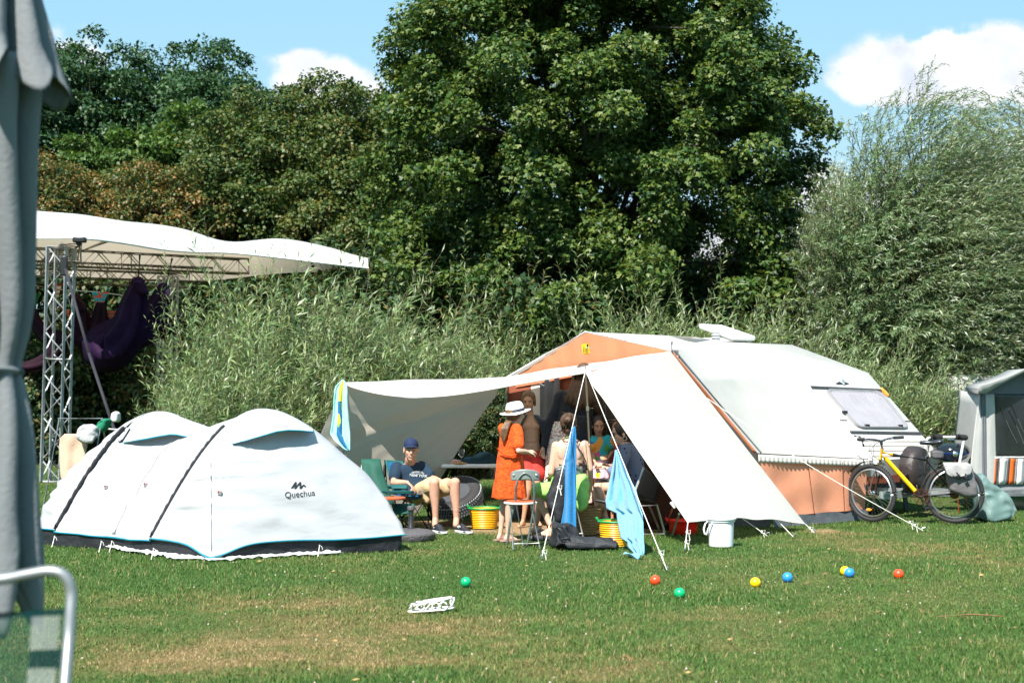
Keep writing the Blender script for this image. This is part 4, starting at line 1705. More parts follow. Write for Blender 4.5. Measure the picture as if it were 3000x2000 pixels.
def make_back_trees():
    me1, cs1 = crown_mesh('oak_foliage_a', (2.6, 2.2, 3.2), 330, 190, .115, lm_oak, cr=(.28, .62), inner=.35, seed=3, spur=.22, wl=.7)
    me2, cs2 = crown_mesh('oak_foliage_b', (3.0, 2.4, 3.4), 360, 190, .115, lm_oak, cr=(.28, .62), inner=.35, seed=5, spur=.25, wl=.7)
    tr1 = limb_mesh([(0, 0, -8), (.1, 0, -4), (0, 0, 0), (.1, 0, 2)], [.22, .18, .12, .03], [Vector(c) for c in cs1], .5, 30)
    tr2 = limb_mesh([(0, 0, -8), (-.1, 0, -4), (0, 0, 0), (.1, 0, 2)], [.22, .18, .12, .03], [Vector(c) for c in cs2], .5, 30)
    b1 = tr1.build('trunk', bark, None)
    b2 = tr2.build('trunk', bark, None)
    tm = [b1.data, b2.data]
    bpy.data.objects.remove(b1)
    bpy.data.objects.remove(b2)
    g = 'dark trees standing along the back'
    spots = [(60, 385, 40, 1.05, 0, 'dark tree at the back, half hidden by the closed grey parasol'),
             (215, 390, 41, 1.02, 1, 'dark back tree with a ragged top just right of the parasol'),
             (355, 395, 43, 1.1, 0, 'dark round-topped back tree above the white stage roof'),
             (480, 415, 41, 1.02, 1, 'dark back tree with a high crown left of the cloud'),
             (610, 500, 44, .95, 0, 'dark back tree that dips below the small white cloud'),
             (715, 480, 45, 1.0, 1, 'dark back tree right under the small white cloud'),
             (820, 480, 47, .95, 0, 'dark back tree against the left edge of the maple'),
             (1010, 480, 46, 1.0, 1, 'dark tree seen low through the left of the maple'),
             (-130, 420, 40, 1.1, 1, 'dark back tree beyond the left edge, behind the closed parasol'), (-380, 450, 38, 1.15, 0, 'outermost dark tree at the far left of the back row'),
             (2520, 640, 38, 1.1, 0, 'dark tree beyond the right edge, behind the grey tent'), (2760, 620, 37, 1.15, 1, 'outermost dark tree at the far right of the back row'),
             (1880, 720, 38, .8, 0, 'dark tree between the maple and the tall willow'),
             (2300, 760, 36, .8, 1, 'dark tree low at the right edge behind the tall willow')]
    for (px, py, Y, sc, k, lab) in spots:
        c = Pd(px, py, Y)
        t = place_tree('dark_tree', lab, 'tree', (c.x, Y, c.z), (me1, me2)[k], tm[k], g, rz=px * 1.7, sc=sc)
    # lighter green saplings
    me3, cs3 = crown_mesh('sapling_foliage', (.9, .8, 1.9), 70, 90, .15, lm_light, cr=(.22, .4), inner=.2, seed=9, spur=.2, wl=.6)
    s3 = limb_mesh([(0, 0, -3), (0, 0, 0), (0, 0, 1.7)], [.05, .04, .01], [Vector(c) for c in cs3], .3, 20, r0=.02)
    b3 = s3.build('trunk', bark_pale, None)
    d3 = b3.data
    bpy.data.objects.remove(b3)
    for (px, py, Y, sc, lab) in ((315, 430, 37, 1.0, 'light green young tree with a pointed top above the stage roof'), (430, 385, 38, 1.1, 'light green young tree leaning over the brown hawthorn'),
                                 (190, 420, 37, .8, 'light green young tree beside the closed parasol')):
        c = Pd(px, py, Y)
        place_tree('young_tree', lab, 'tree', (c.x, Y, c.z), me3, d3, 'light green young trees', sc=sc, rz=px)
    # hawthorns with autumn tints
    h1, hc1 = crown_mesh('hawthorn_foliage_a', (2.0, 1.6, 2.0), 190, 150, .095, lm_haw, cr=(.28, .55), inner=.3, seed=13, spur=.25, wl=.8, flat=.6)
    h2, hc2 = crown_mesh('hawthorn_foliage_b', (2.1, 1.7, 2.3), 210, 150, .095, lm_haw2, cr=(.28, .55), inner=.3, seed=17, spur=.25, wl=.8, flat=.6)
    ht = []
    for hc in (hc1, hc2):
        m = limb_mesh([(0, 0, -4), (.05, 0, -1.5), (0, 0, .8)], [.12, .1, .03], [Vector(c) for c in hc], .3, 46, r0=.035)
        o = m.build('trunk', bark_pale, None)
        ht.append(o.data)
        bpy.data.objects.remove(o)
    for (px, py, Y, sc, k, lab) in ((110, 520, 35, 0.85, 0, 'rusty brown hawthorn above the left end of the stage roof'), (255, 540, 36, 0.80, 0, 'rusty hawthorn in the middle above the stage roof'),
                                    (395, 535, 35, 0.85, 0, 'low rusty hawthorn where the stage roof starts to dip'), (560, 450, 36, 1.03, 1, 'broad olive and rust hawthorn with a bare-twigged top'),
                                    (700, 430, 37, 1.14, 1, 'olive hawthorn halfway between the stage roof and the maple'), (800, 430, 36, 1.08, 1, 'olive hawthorn touching the left side of the maple'),
                                    (760, 560, 35, 0.97, 1, 'lower olive hawthorn above the tip of the stage roof'), (640, 560, 37, 1.03, 1, 'shaded hawthorn behind the dip of the stage roof'), (880, 640, 35, 0.91, 1, 'shaded hawthorn at the foot of the maple'),
                                    (1640, 690, 36, 0.80, 0, 'small brownish hawthorn under the gap in the maple'), (1760, 700, 35, 0.70, 0, 'small rusty hawthorn right of the gap in the maple')):
        c = Pd(px, py, Y)
        place_tree('hawthorn_tree', lab, 'tree', (c.x, Y, c.z), (h1, h2)[k], ht[k], 'hawthorn trees', sc=sc, rz=px * .9)
    # undergrowth behind the stage: dark shrubs
    u1, uc = crown_mesh('shrub_foliage', (1.7, 1.3, 1.6), 130, 130, .11, lm_under, cr=(.3, .55), inner=.3, seed=23, spur=.2, wl=.7)
    us = limb_mesh([(0, 0, -1.6), (.05, 0, 0), (0, 0, .8)], [.05, .04, .01], [Vector(c) for c in uc], .1, 20, r0=.02)
    o = us.build('stems', bark, None)
    ud = o.data
    bpy.data.objects.remove(o)
    for (px, py, Y, sc, lab) in ((90, 760, 33.5, 1.2, 'dark shrub behind the stage, left of the front truss column'), (60, 960, 31.5, 1.1, 'dark shrub low beside the parasol'),
                                 (230, 780, 34, 1.25, 'dark shrub behind the purple silks'), (230, 980, 31.5, 1.1, 'dark shrub low behind the truss column'),
                                 (370, 800, 34, 1.3, 'dark shrub behind the second truss column'), (400, 980, 31.5, 1.1, 'dark shrub low behind the left tent dome'), (520, 800, 33.5, 1.3, 'dark shrub behind the first willow bushes'),
                                 (660, 840, 33.5, 1.3, 'dark shrub in the shade under the stage tip'), (1050, 860, 31.5, 1.1, 'dark shrub seen under the canopy behind the table'), (1135, 1130, 18.4, .26, 'small dark plant in the shade behind the yellow tub'),
                                 (2230, 860, 29, 1.1, 'dark shrub above the far white caravan'), (2340, 850, 30, 1.0, 'dark shrub above the grey tent'), (1850, 830, 30, 1.2, 'dark shrub in shade below the tall willow'), (900, 800, 30, 1.3, 'dark shrub in shade left of the maple trunk'),
                                 (1200, 800, 29, 1.3, 'dark shrub in front of the maple trunk'), (1450, 820, 29, 1.2, 'dark shrub right of the maple trunk'), (1650, 820, 30, 1.2, 'dark shrub behind the caravan roof')):
        c = Pd(px, py, Y)
        z = max(c.z, 1.2)
        place_tree('shrub', lab, 'shrub', (c.x, Y, z), u1, ud, 'dark shrubs under the trees', crown_name='foliage', trunk_name='stems', sc=sc, rz=px * 1.3)


make_back_trees()


def willow_mesh(name, r, h, nshoot, seed, mat, L=.085, spread=.55, lean=(0.15, 0), upper=.22, twigs=4, dens=30.0, kr=.9):
    rg = np.random.default_rng(seed)
    B, D, NN, LL = [], [], [], []
    st = MB()
    for i in range(nshoot):
        a = rg.uniform(0, 2 * PI)
        rr = r * math.sqrt(rg.random()) * .55
        base = np.array([rr * math.cos(a), rr * math.sin(a), 0.0])
        out = rg.random() ** .7 * spread
        d0 = np.array([math.cos(a) * out + lean[0] * rg.uniform(.2, 1.2), math.sin(a) * out, 1.0])
        d0 = d0 / np.linalg.norm(d0)
        ln = h * rg.uniform(.55, 1.0) * (1.0 if out < .35 else .95)
        if rg.random() < .08:
            ln *= 1.3
        bend = rg.normal(0, .14, 3) + np.array([math.cos(a) * .25 * out + lean[0] * .3, math.sin(a) * .25 * out, -.12])

        def pt(s, base=base, d0=d0, bend=bend, ln=ln):
            return base + d0 * ln * s + bend * ln * s * s * .5
        paths = [(pt, upper, 1.0, ln)]
        for k in range(twigs):
            s0 = rg.uniform(.25, .8)
            o = pt(s0)
            ta = rg.uniform(0, 2 * PI)
            td = d0 * .8 + np.array([math.cos(ta), math.sin(ta), .25]) * .55
            td /= np.linalg.norm(td)
            tl = ln * rg.uniform(.18, .42)
            tb = rg.normal(0, .15, 3) + np.array([0, 0, .18])
            paths.append((lambda s, o=o, td=td, tl=tl, tb=tb: o + td * tl * s + tb * tl * s * s, .1, 1.0, tl))
        for q, (f, s0, s1, l) in enumerate(paths):
            n = max(4, int(l * (s1 - s0) * dens))
            ss = np.linspace(s0, s1, n)
            pts = np.array([f(x) for x in ss])
            tg = np.gradient(pts, axis=0)
            tg = nrm(tg)
            ang = np.arange(n) * 2.4 + rg.uniform(0, 6)
            rnd = nrm(rg.normal(0, 1, (n, 3)))
            e1 = nrm(np.cross(tg, np.array([[.3, .2, .9]]) + rnd * .2))
            e2 = np.cross(tg, e1)
            rad = e1 * np.cos(ang)[:, None] + e2 * np.sin(ang)[:, None]
            B.append(pts)
            D.append(tg * .85 + rad * .75 + np.array([[.16, 0, -.10]]) + rg.normal(0, .14, (n, 3)))
            NN.append(tg * .9 - rad * .5 + np.array([[0, -.15, .55]]) + rg.normal(0, .45, (n, 3)))
            taper = np.clip(1.25 - ss * .55, .5, 1.1)
            LL.append(L * rg.uniform(.7, 1.25, n) * taper)
            rt = (.011 if q == 0 else .004)
            st.tube([Vector(f(x)) for x in np.linspace(0, 1, 6 if q == 0 else 4)], [rt * (1 - .85 * x) for x in np.linspace(0, 1, 6 if q == 0 else 4)], 4, cap=False)
    B, D, NN, LL = map(np.concatenate, (B, D, NN, LL))
    V, F = leaves(B, D, NN, LL, LL * .15, .10, .18)
    return np_mesh(name, V, F, mat), st


stem_mat = M('willow_stem', (.14, .12, .05), .7, var=.3)


def make_willows():
    ms, ss = [], []
    for i, (r, h, n, ln) in enumerate(((1.35, 2.5, 150, .30), (1.25, 2.2, 140, .42), (1.0, 2.8, 120, .34))):
        me, st = willow_mesh('willow_foliage_%s' % 'abc'[i], r, h, n, 40 + i, lm_wil, lean=(ln, 0), L=.15, dens=27, twigs=5)
        o = st.build('stems', stem_mat, None, smooth=60)
        ss.append(o.data)
        bpy.data.objects.remove(o)
        ms.append(me)
    # (px of the foot, distance, mesh, scale, label)
    W = [(500, 17.6, 0, .80, 'willow bush right behind the left dome of the white tent'),
         (620, 18.6, 1, 1.02, 'willow bush behind the gap between the two tent domes'),
         (530, 19.6, 2, 1.02, 'willow bush in front of the second truss column'),
         (650, 20.0, 0, 1.30, 'tall willow bush reaching over the tip of the stage roof'),
         (800, 19.4, 1, 1.14, 'willow bush behind the right dome of the white tent'),
         (880, 20.2, 0, 1.02, 'willow bush behind the left corner of the sun canopy'),
         (1000, 20.6, 2, .90, 'willow bush above the middle of the sun canopy'),
         (1085, 28.5, 1, 1.28, 'willow bush left of the terracotta gable'),
         (1190, 28.0, 2, 1.36, 'willow bush directly behind the terracotta gable'),
         (760, 21.4, 1, 1.20, 'willow bush at the back of the row by the stage tip'),
         (1330, 22.6, 2, .62, 'low willow bush whose tips rise over the awning ridge'),
         (1440, 22.0, 2, 1.06, 'willow bush below the sky gap in the maple'),
         (1560, 22.4, 0, 1.16, 'willow bush behind the open roof hatch'),
         (1680, 22.6, 2, 1.04, 'willow bush behind the caravan roof'),
         (1790, 22.0, 1, .94, 'willow bush behind the sloping caravan shoulder'),
         (1900, 21.4, 0, .92, 'willow bush above the caravan window'),
         (2010, 21.0, 1, .90, 'willow bush at the right end of the caravan'),
         (2105, 21.4, 0, .60, 'low willow bush behind the drawbar bike rack'),
         (2160, 23.4, 1, .42, 'low willow bush beside the far white caravan'),
         (440, 20.6, 1, .72, 'low willow bush reaching out over the left tent dome')]
    for i, (px, Y, k, sc, lab) in enumerate(W):
        x = (px - 1176) * Y / 3267.0
        place_tree('willow_bush', lab, 'willow bush', (x, Y, 0), ms[k], ss[k], 'willow bushes in a row behind the tents', crown_name='foliage', trunk_name='stems', sc=sc, rz=0.35 * math.sin(i * 2.1))
    # tall willows: drooping sprays through a tall rounded crown
    def spray_crown(name, rad, ntw, seed):
        rg = np.random.default_rng(seed)
        B, D, NN, LL = [], [], [], []
        mb = MB()
        tips = []
        for i in range(ntw):
            o = rg.normal(0, 1, 3)
            o /= np.linalg.norm(o)
            f = 1 + .30 * noise.noise(Vector(o * 2.2) + Vector((seed, 0, 0))) + .12 * noise.noise(Vector(o * 6))
            r = rg.uniform(.12, 1.0) ** .5
            p = o * np.array(rad) * f * r
            big = rg.random() < .05 and p[2] > 0
            tl = rg.uniform(.45, .95) * (1.35 if big else 1)
            d = o * np.array([.55, .55, .3]) + np.array([.30, -.10, .42]) + rg.normal(0, .22, 3)
            d /= np.linalg.norm(d)
            bend = np.array([.34, -.06, -.62]) + rg.normal(0, .12, 3)
            n = int(tl * 27)
            ss = np.linspace(.05, 1, n)
            pts = p + d * tl * ss[:, None] + bend * tl * (ss ** 2)[:, None] * .5
            tg = nrm(np.gradient(pts, axis=0))
            ang = np.arange(n) * 2.4 + rg.uniform(0, 6)
            e1 = nrm(np.cross(tg, np.array([[.3, .2, .9]]) + rg.normal(0, .2, (n, 3))))
            e2 = np.cross(tg, e1)
            ra = e1 * np.cos(ang)[:, None] + e2 * np.sin(ang)[:, None]
            B.append(pts)
            D.append(tg * .8 + ra * .62 + np.array([[.18, 0, -.22]]) + rg.normal(0, .14, (n, 3)))
            NN.append(tg * .8 - ra * .5 + np.array([[0, -.2, .5]]) + rg.normal(0, .5, (n, 3)))
            LL.append(.125 * rg.uniform(.7, 1.25, n) * np.clip(1.2 - ss * .5, .5, 1.1))
            mb.tube([Vector(pts[0]), Vector(pts[n // 2]), Vector(pts[-1])], [.006, .004, .001], 4, cap=False)
            if i % 9 == 0:
                tips.append(Vector(pts[0]))
        for tp in tips:
            a = Vector((tp.x * .25, tp.y * .25, tp.z - abs(tp.z) * .2 - .9))
            mb.tube([a, lerp(a, tp, .5) + Vector((0, 0, .08)), tp], [.02, .014, .006], 5, cap=False)
        mb.tube([(0, 0, -rad[2] - 1.4), (.05, 0, -rad[2] * .5), (0, 0, 0), (.1, 0, rad[2] * .6)], [.16, .12, .08, .02], 8)
        B, D, NN, LL = map(np.concatenate, (B, D, NN, LL))
        V, F = leaves(B, D, NN, LL, LL * .19, .10, .18)
        return np_mesh(name, V, F, lm_wil2), mb
    me, st = spray_crown('tall_willow_foliage', (1.8, 1.5, 3.1), 3500, 60)
    sd_ = st.build('stems', stem_mat, None, smooth=60)
    sd = sd_.data
    bpy.data.objects.remove(sd_)
    for (px, Y, z, sc, rz, lab) in ((2130, 26, 3.75, 1.0, 0, 'tall grey-green willow rising against the big cloud'), (2340, 27, 3.9, 1.0, 2.2, 'tall grey-green willow at the right edge of the picture'),
                                    (1965, 27.5, 3.3, .80, 1.1, 'shorter grey-green willow beside the maple')):
        place_tree('tall_willow', lab, 'willow tree', ((px - 1176) * Y / 3267.0, Y, z), me, sd, 'tall willows at the right', crown_name='foliage', trunk_name='stems', sc=sc, rz=rz)

make_willows()

# ================================================================== STAGE
def truss(mb, a, b, size, r=.024, rd=.011, step=.42, up=None):
    """square lattice beam: four chords and zigzag webs on each side"""
    a, b = Vector(a), Vector(b)
    d = (b - a)
    Ln = d.length
    d.normalize()
    if up is None:
        up = Vector((0, 0, 1)) if abs(d.z) < .9 else Vector((.25, 1, 0)).normalized()
    s = d.cross(up).normalized()
    u = s.cross(d).normalized()
    h = size / 2
    cs = [s * x * h + u * y * h for x, y in ((-1, -1), (1, -1), (1, 1), (-1, 1))]
    for c in cs:
        mb.tube([a + c, b + c], r, 8)
    n = max(2, int(Ln / step))
    for k in range(4):
        c0, c1 = cs[k], cs[(k + 1) % 4]
        for i in range(n):
            p, q = a + d * (Ln * i / n), a + d * (Ln * (i + 1) / n)
            f, g = (c0, c1) if i % 2 == 0 else (c1, c0)
            mb.tube([p + f, q + g], rd, 5)
    for p in (a, b, lerp(a, b, .52)):
        for k in range(4):
            mb.tube([p + cs[k], p + cs[(k + 1) % 4]], rd * 1.3, 5)
    return mb


def make_stage():
    K = Pd(182, 546, 24.0)
    base = Gd(126, 1104)
    t = thing('stage_canopy', 'open air stage roof with a white membrane on silver lattice trusses', 'stage', base)
    m_tr = M('truss_aluminium', (.50, .51, .52), .45, .1, var=.1)
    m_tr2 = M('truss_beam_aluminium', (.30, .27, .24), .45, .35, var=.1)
    c = MB()
    top = Vector((base.x, base.y, 4.02))
    truss(c, base, top + Vector((.06, 0, 0)), .335, .038, .014, .36, up=Vector((.12, 1, 0)).normalized())
    c.build('truss_column', m_tr, t)
    b2 = Vector(((384 - 1176) * 29.0 / 3267, 29.0, 0))
    c = MB()
    truss(c, b2, b2 + Vector((0, 0, 3.9)), .30, .03, .013, .36, up=Vector((.12, 1, 0)).normalized())
    c.build('truss_column', m_tr, t)
    # roof beams
    KL = Pd(60, 600, 24.4)
    beams = [(Pd(-60, 583, 24.6), Pd(560, 612, 29.5)), (Pd(-60, 612, 27.0), Pd(480, 632, 30.6)), (Pd(-60, 628, 29.0), Pd(430, 645, 31.2)), (Pd(165, 580, 24.2), Pd(110, 618, 30.2))]
    for a, b in beams:
        m = MB()
        truss(m, a, b, .30, .024, .011, .34)
        m.build('roof_truss', m_tr2, t)
    m = MB()
    m.tube([Pd(100, 610, 25.5), Pd(260, 548, 27.5)], .04, 8)
    m.build('roof_brace', m_tr2, t)
    # membrane: front edge, ridge, back edge
    front = [(-160, 530, 26.5), (60, 546, 24.9), (182, 547, 24.0), (280, 558, 24.8), (372, 573, 25.7), (450, 579, 26.4), (530, 581, 27.0), (640, 592, 27.4), (760, 606, 27.7), (846, 616, 28.0)]
    ridge = [(-160, 452, 28), (60, 481, 27.4), (182, 492, 27.2), (280, 507, 27.4), (360, 515, 27.7), (430, 528, 28.2), (525, 560, 28.8), (640, 548, 29.0), (760, 570, 28.8), (845, 606, 28.4)]
    back = [(-160, 630, 31), (60, 634, 31), (182, 640, 31), (280, 644, 31.4), (360, 648, 31.6), (430, 648, 31.6), (525, 640, 31.4), (640, 628, 31), (760, 622, 30), (846, 614, 28.8)]

    def crv(l, u):
        s = u * (len(l) - 1)
        i = min(int(s), len(l) - 2)
        f = s - i
        g = lambda k: Vector(l[max(0, min(len(l) - 1, k))])
        p0, p1, p2, p3 = g(i - 1), g(i), g(i + 1), g(i + 2)
        q = .5 * ((2 * p1) + (p2 - p0) * f + (2 * p0 - 5 * p1 + 4 * p2 - p3) * f * f + (3 * p1 - p0 - 3 * p2 + p3) * f ** 3)
        return Pd(*q)

    def mf(u, v):
        a, r, b = crv(front, u), crv(ridge, u), crv(back, u)
        if v < .45:
            s = v / .45
            return lerp(a, r, s) + Vector((0, 0, .12 * math.sin(PI * s)))
        s = (v - .45) / .55
        return lerp(r, b, s) + Vector((0, 0, .15 * math.sin(PI * s)))
    m = MB()
    m.grid(mf, 90, 28)
    m.build('membrane', m_pvc, t, smooth=180)
    e = MB()
    e.tube([mf(i / 60, 0) for i in range(61)], .022, 6)
    e.build('edge_cable', M('cable_white', (.7, .69, .66), .6), t)
    h = MB()
    h.box(Pd(183, 551, 23.95), (.22, .12, .09))
    h.tube([Pd(183, 551, 23.95), Pd(180, 562, 24.0)], .05, 8)
    h.build('corner_fitting', m_black, t, bevel=.02)
    # dark tension strap from column to ground
    s = MB()
    a, b_, c_ = Q(C1, 425, 400, 23.9), Q(C1, 582, 970, 22.9), Q(C1, 735, 1430, 21.8)
    g_ = G(335, 1470)
    for p, q in ((a, b_), (b_, c_), (c_, c_ + (c_ - b_) * .6)):
        d = (q - p).normalized()
        w = Vector((.022, .005, .005))
        s.add([p - w, p + w, q + w, q - w], [(0, 1, 2, 3)])
    s.build('tension_strap', M('grey_strap', (.03, .03, .035), .7, spec=.2), t, thick=.006)
    s = MB()
    s.box(Q(C1, 421, 400, 23.9), (.12, .08, .34))
    s.build('strap_wrap', m_black, t, bevel=.02)
    # purple silks
    pur = M('purple_silk', (.016, .004, .026), .7, var=.3, bump=.3, bscale=9, spec=.12)

    def silk(label, pts, Y, w, knot, colmat=pur, hook=None):
        q = [Q(C1, x, y, Y + dy) for x, y, dy in pts]
        k = thing('aerial_silk', label, 'aerial silk', q[0], 'silks hanging from the stage')
        mb = MB()
        n = 50

        def cr(s):
            s *= len(q) - 1
            i = min(int(s), len(q) - 2)
            f = s - i
            g = lambda j: q[max(0, min(len(q) - 1, j))]
            p0, p1, p2, p3 = g(i - 1), g(i), g(i + 1), g(i + 2)
            return .5 * ((2 * p1) + (p2 - p0) * f + (2 * p0 - 5 * p1 + 4 * p2 - p3) * f * f + (3 * p1 - p0 - 3 * p2 + p3) * f ** 3)
        rs = []
        for i in range(n + 1):
            s = i / n
            p = cr(s)
            d = (cr(min(1, s + .02)) - cr(max(0, s - .02))).normalized()
            a = d.cross(Vector((0, 1, 0))).normalized()
            ww = w * (.30 + .70 * math.sin(PI * s) ** .8)
            ring = []
            for j in range(22):
                th = 2 * PI * j / 22
                f = 1 + .30 * math.sin(5 * th + 2 * s) + .18 * math.sin(9 * th + 4 * s)
                ring.append(p + a * math.cos(th) * ww * f + Vector((0, 1, 0)) * math.sin(th) * ww * .5 * f)
            rs.append(ring)
        mb.rings(rs)
        mb.build('cloth', colmat, k, smooth=180)
        for (x, y) in knot:
            kb = MB()
            p = Q(C1, x, y, Y)
            kb.ell(p, (.13, .1, .1), nu=12, nv=8)
            puffy(kb, C1, [(y - 5, x - 20, x + 25), (y + 30, x - 28, x + 55), (y + 85, x + 5, x + 75)], Y - .08, .16, 16, 8, wob=.03)
            kb.build('knot', colmat, k, smooth=180)
        if hook:
            hb = MB()
            hb.tube([Q(C1, hook[0], hook[1], Y), Q(C1, hook[2], hook[3], Y)], .022, 6)
            hb.build('hook_strap', m_black, k)
    silk('deep purple silk looped between two knots nearest the willow bushes', [(915, 510, 0), (880, 640, 0), (845, 800, 0), (760, 930, 0), (680, 945, .1), (760, 880, .3), (960, 800, .6), (1040, 660, .6), (1085, 540, .6)], 26.0, .30, ((905, 505), (1075, 545)), hook=(918, 325, 908, 500))
    silk('wine red silk hammock hanging behind the truss column', [(495, 610, 0), (520, 720, 0), (545, 850, 0), (590, 890, 0), (640, 800, 0), (665, 640, 0)], 27.5, .20, ((490, 610),), M('wine_silk', (.016, .004, .011), .7, var=.25, bump=.3, bscale=9, spec=.12), hook=(490, 480, 490, 600))
    silk('purple silk swag draped low across the stage', [(520, 880, 0), (640, 905, 0), (760, 870, 0), (900, 860, 0), (1010, 850, 0), (1150, 780, 0), (1240, 650, .5)], 27.2, .13, (), hook=(1130, 350, 1090, 520))
    silk('dark wine silk sweeping down beside the closed parasol', [(190, 640, 0), (230, 760, 0), (300, 850, 0), (380, 900, 0), (350, 980, 0), (270, 1035, 0), (180, 1060, 0), (110, 1050, 0)], 27.0, .14, (), M('wine_silk', (.07, .012, .035), .55))
    # bunting flags
    bt = thing('bunting', 'string of mixed patterned cloth pennants hanging across the stage', 'bunting', Q(C1, 640, 560, 28.2))
    st = MB()
    st.tube([Q(C1, x, y, 28.2) for x, y in ((180, 520), (420, 560), (650, 572), (850, 600), (1080, 585), (1250, 545))], .008, 5)
    st.build('string', m_rope, bt)
    fl = [(372, 525, 70, 90, '#d84a2a', '#e8e2d8', 1), (655, 572, 110, 120, '#2aa0b4', '#d8502a', 0), (838, 600, 60, 62, '#1c2434', '#d8d4c8', 1), (1080, 592, 70, 130, '#d8b03a', '#2c5a58', 1), (470, 690, 80, 95, '#d8762a', '#c83a2a', 0), (600, 698, 75, 95, '#3a2a28', '#b89a80', 2), (730, 688, 70, 75, '#2c5a64', '#c8562a', 1), (230, 580, 70, 100, '#1c5a34', '#2a7a44', 0), (340, 640, 60, 80, '#c8c4bc', '#888078', 0)]
    for i, (x, y, w, h, ca, cb, mode) in enumerate(fl):
        f = MB()
        Yf = 28.15 - (.3 if y > 640 else 0)
        pts = lambda u, v: Q(C1, x + (u - .5) * w * (1 - .88 * v), y + h * v, Yf - .04 * math.sin(u * 5))
        f.grid(pts, 8, 10, mi=lambda u, v: (0 if mode == 0 and noise.noise(Vector((u * 5 + i, v * 6, i))) < .08 else 1 if mode == 0 else (int(v * 7) % 2 if mode == 1 else 0)))
        fo = f.build('pennant', [M('pennant_%s' % ca[1:], hx(ca), .85), M('pennant_%s' % cb[1:], hx(cb), .85)], bt, smooth=0, thick=.004)
        if mode == 2:
            q = MB()
            bv = f.bvh()
            text_on(q, bv, '22', *C1(603, 738), 9, lift=.03)
            q.build('pennant_number', M('print_white', (.8, .8, .8), .5), fo, smooth=0)
    hb = MB()
    for x0, y0, x1, y1 in ((672, 490, 672, 575), (805, 490, 812, 600)):
        pass


make_stage()


# ================================================================== THINGS BEHIND THE TENT, LEFT
def make_left_back():
    t = thing('drying_rack', 'drying rack with metal frame standing behind the left tent dome', 'drying rack', Vector((Q(C2, 260, 400, 17.5).x, 17.5, 0)))
    m = MB()
    xa, xb = Q(C2, 185, 0, 17.5).x, Q(C2, 430, 0, 17.5).x
    for x in (xa, xb):
        m.tube([Vector((x - .1, 17.2, 0)), Vector((x, 17.5, 1.18)), Vector((x + .1, 17.8, 0))], .012, 6)
    for yy in (17.45, 17.55):
        m.tube([Vector((xa, yy, 1.18)), Vector((xb, yy, 1.18))], .008, 6)
    m.build('frame', m_galv, t)
    b = MB()
    rowsheet(b, C2, [(236, 215, 320), (262, 188, 345), (300, 185, 345), (380, 186, 330), (460, 190, 310), (500, 195, 300)], lambda x, y: 17.42, 18, 20, .012, 1.5, 1)
    meta(b.build('beige_towel', M('towel_beige', hx('#d2b49c', .85), .95, bump=.4, bscale=60), smooth=180, thick=.012, loc=Q(C2, 260, 300, 17.4)), 'beige towel hanging over the drying rack behind the tent', 'towel')
    b = MB()
    puffy(b, C2, [(185, 320, 380), (200, 290, 402), (230, 280, 408), (258, 285, 400), (285, 300, 380)], 17.3, .12, 20, 10, wob=.03, ws=14)
    meta(b.build('grey_towel', M('towel_grey', (.42, .42, .43), .95, bump=.4, bscale=60), smooth=180, loc=Q(C2, 340, 240, 17.3)), 'light grey towel draped on the rack above the beige one', 'towel')
    b = MB()
    puffy(b, C2, [(148, 430, 470), (165, 405, 478), (195, 400, 470), (225, 405, 445)], 17.6, .25, 20, 10, wob=.02)
    meta(b.build('green_towel', M('towel_green', hx('#1f8a66', .7), .95), smooth=180, loc=Q(C2, 440, 190, 17.6)), 'green towel peeping over the top of the left tent dome', 'towel')
    b = MB()
    puffy(b, C2, [(108, 500, 520), (120, 485, 532), (150, 482, 535), (170, 490, 528)], 17.8, .2, 20, 10, wob=.01)
    meta(b.build('white_bag', M('bag_white', (.7, .7, .68), .6), smooth=180, loc=Q(C2, 508, 140, 17.8)), 'small white bundle beside the grey strap above the tent', 'bag')
    # bicycle leaning in shade: only wheel shows
    t = thing('parked_bicycle', 'dark bicycle whose front wheel shows behind the truss column', 'bicycle', Vector((Q(C2, 170, 350, 19).x, 19, 0)))
    w = MB()
    c = Vector((t.location.x, 19, .34))
    ringp = lambda r: [c + Vector((math.cos(2 * PI * i / 40) * r * .75, math.sin(2 * PI * i / 40) * r * .55, math.sin(2 * PI * i / 40) * r)) for i in range(40)]
    cz = Q(C2, 175, 350, 19)
    c = Vector((cz.x + .06, 19, max(.2, cz.z)))
    rp = [c + Vector((math.cos(2 * PI * i / 40) * .15, 0, math.sin(2 * PI * i / 40) * .19)) for i in range(40)]
    w.tube(rp, .014, 8, loop=True)
    for i in range(0, 40, 4):
        w.tube([c, rp[i]], .003, 4)
    w.build('wheel', m_black, t)
    f = MB()
    f.tube([c, c + Vector((.25, .1, .35)), c + Vector((.9, .1, .3))], .018, 6)
    f.tube([c + Vector((.25, .1, .35)), c + Vector((.6, .1, -.05)), c + Vector((.9, .1, .3))], .016, 6)
    f.build('frame', m_black, t)


make_left_back()


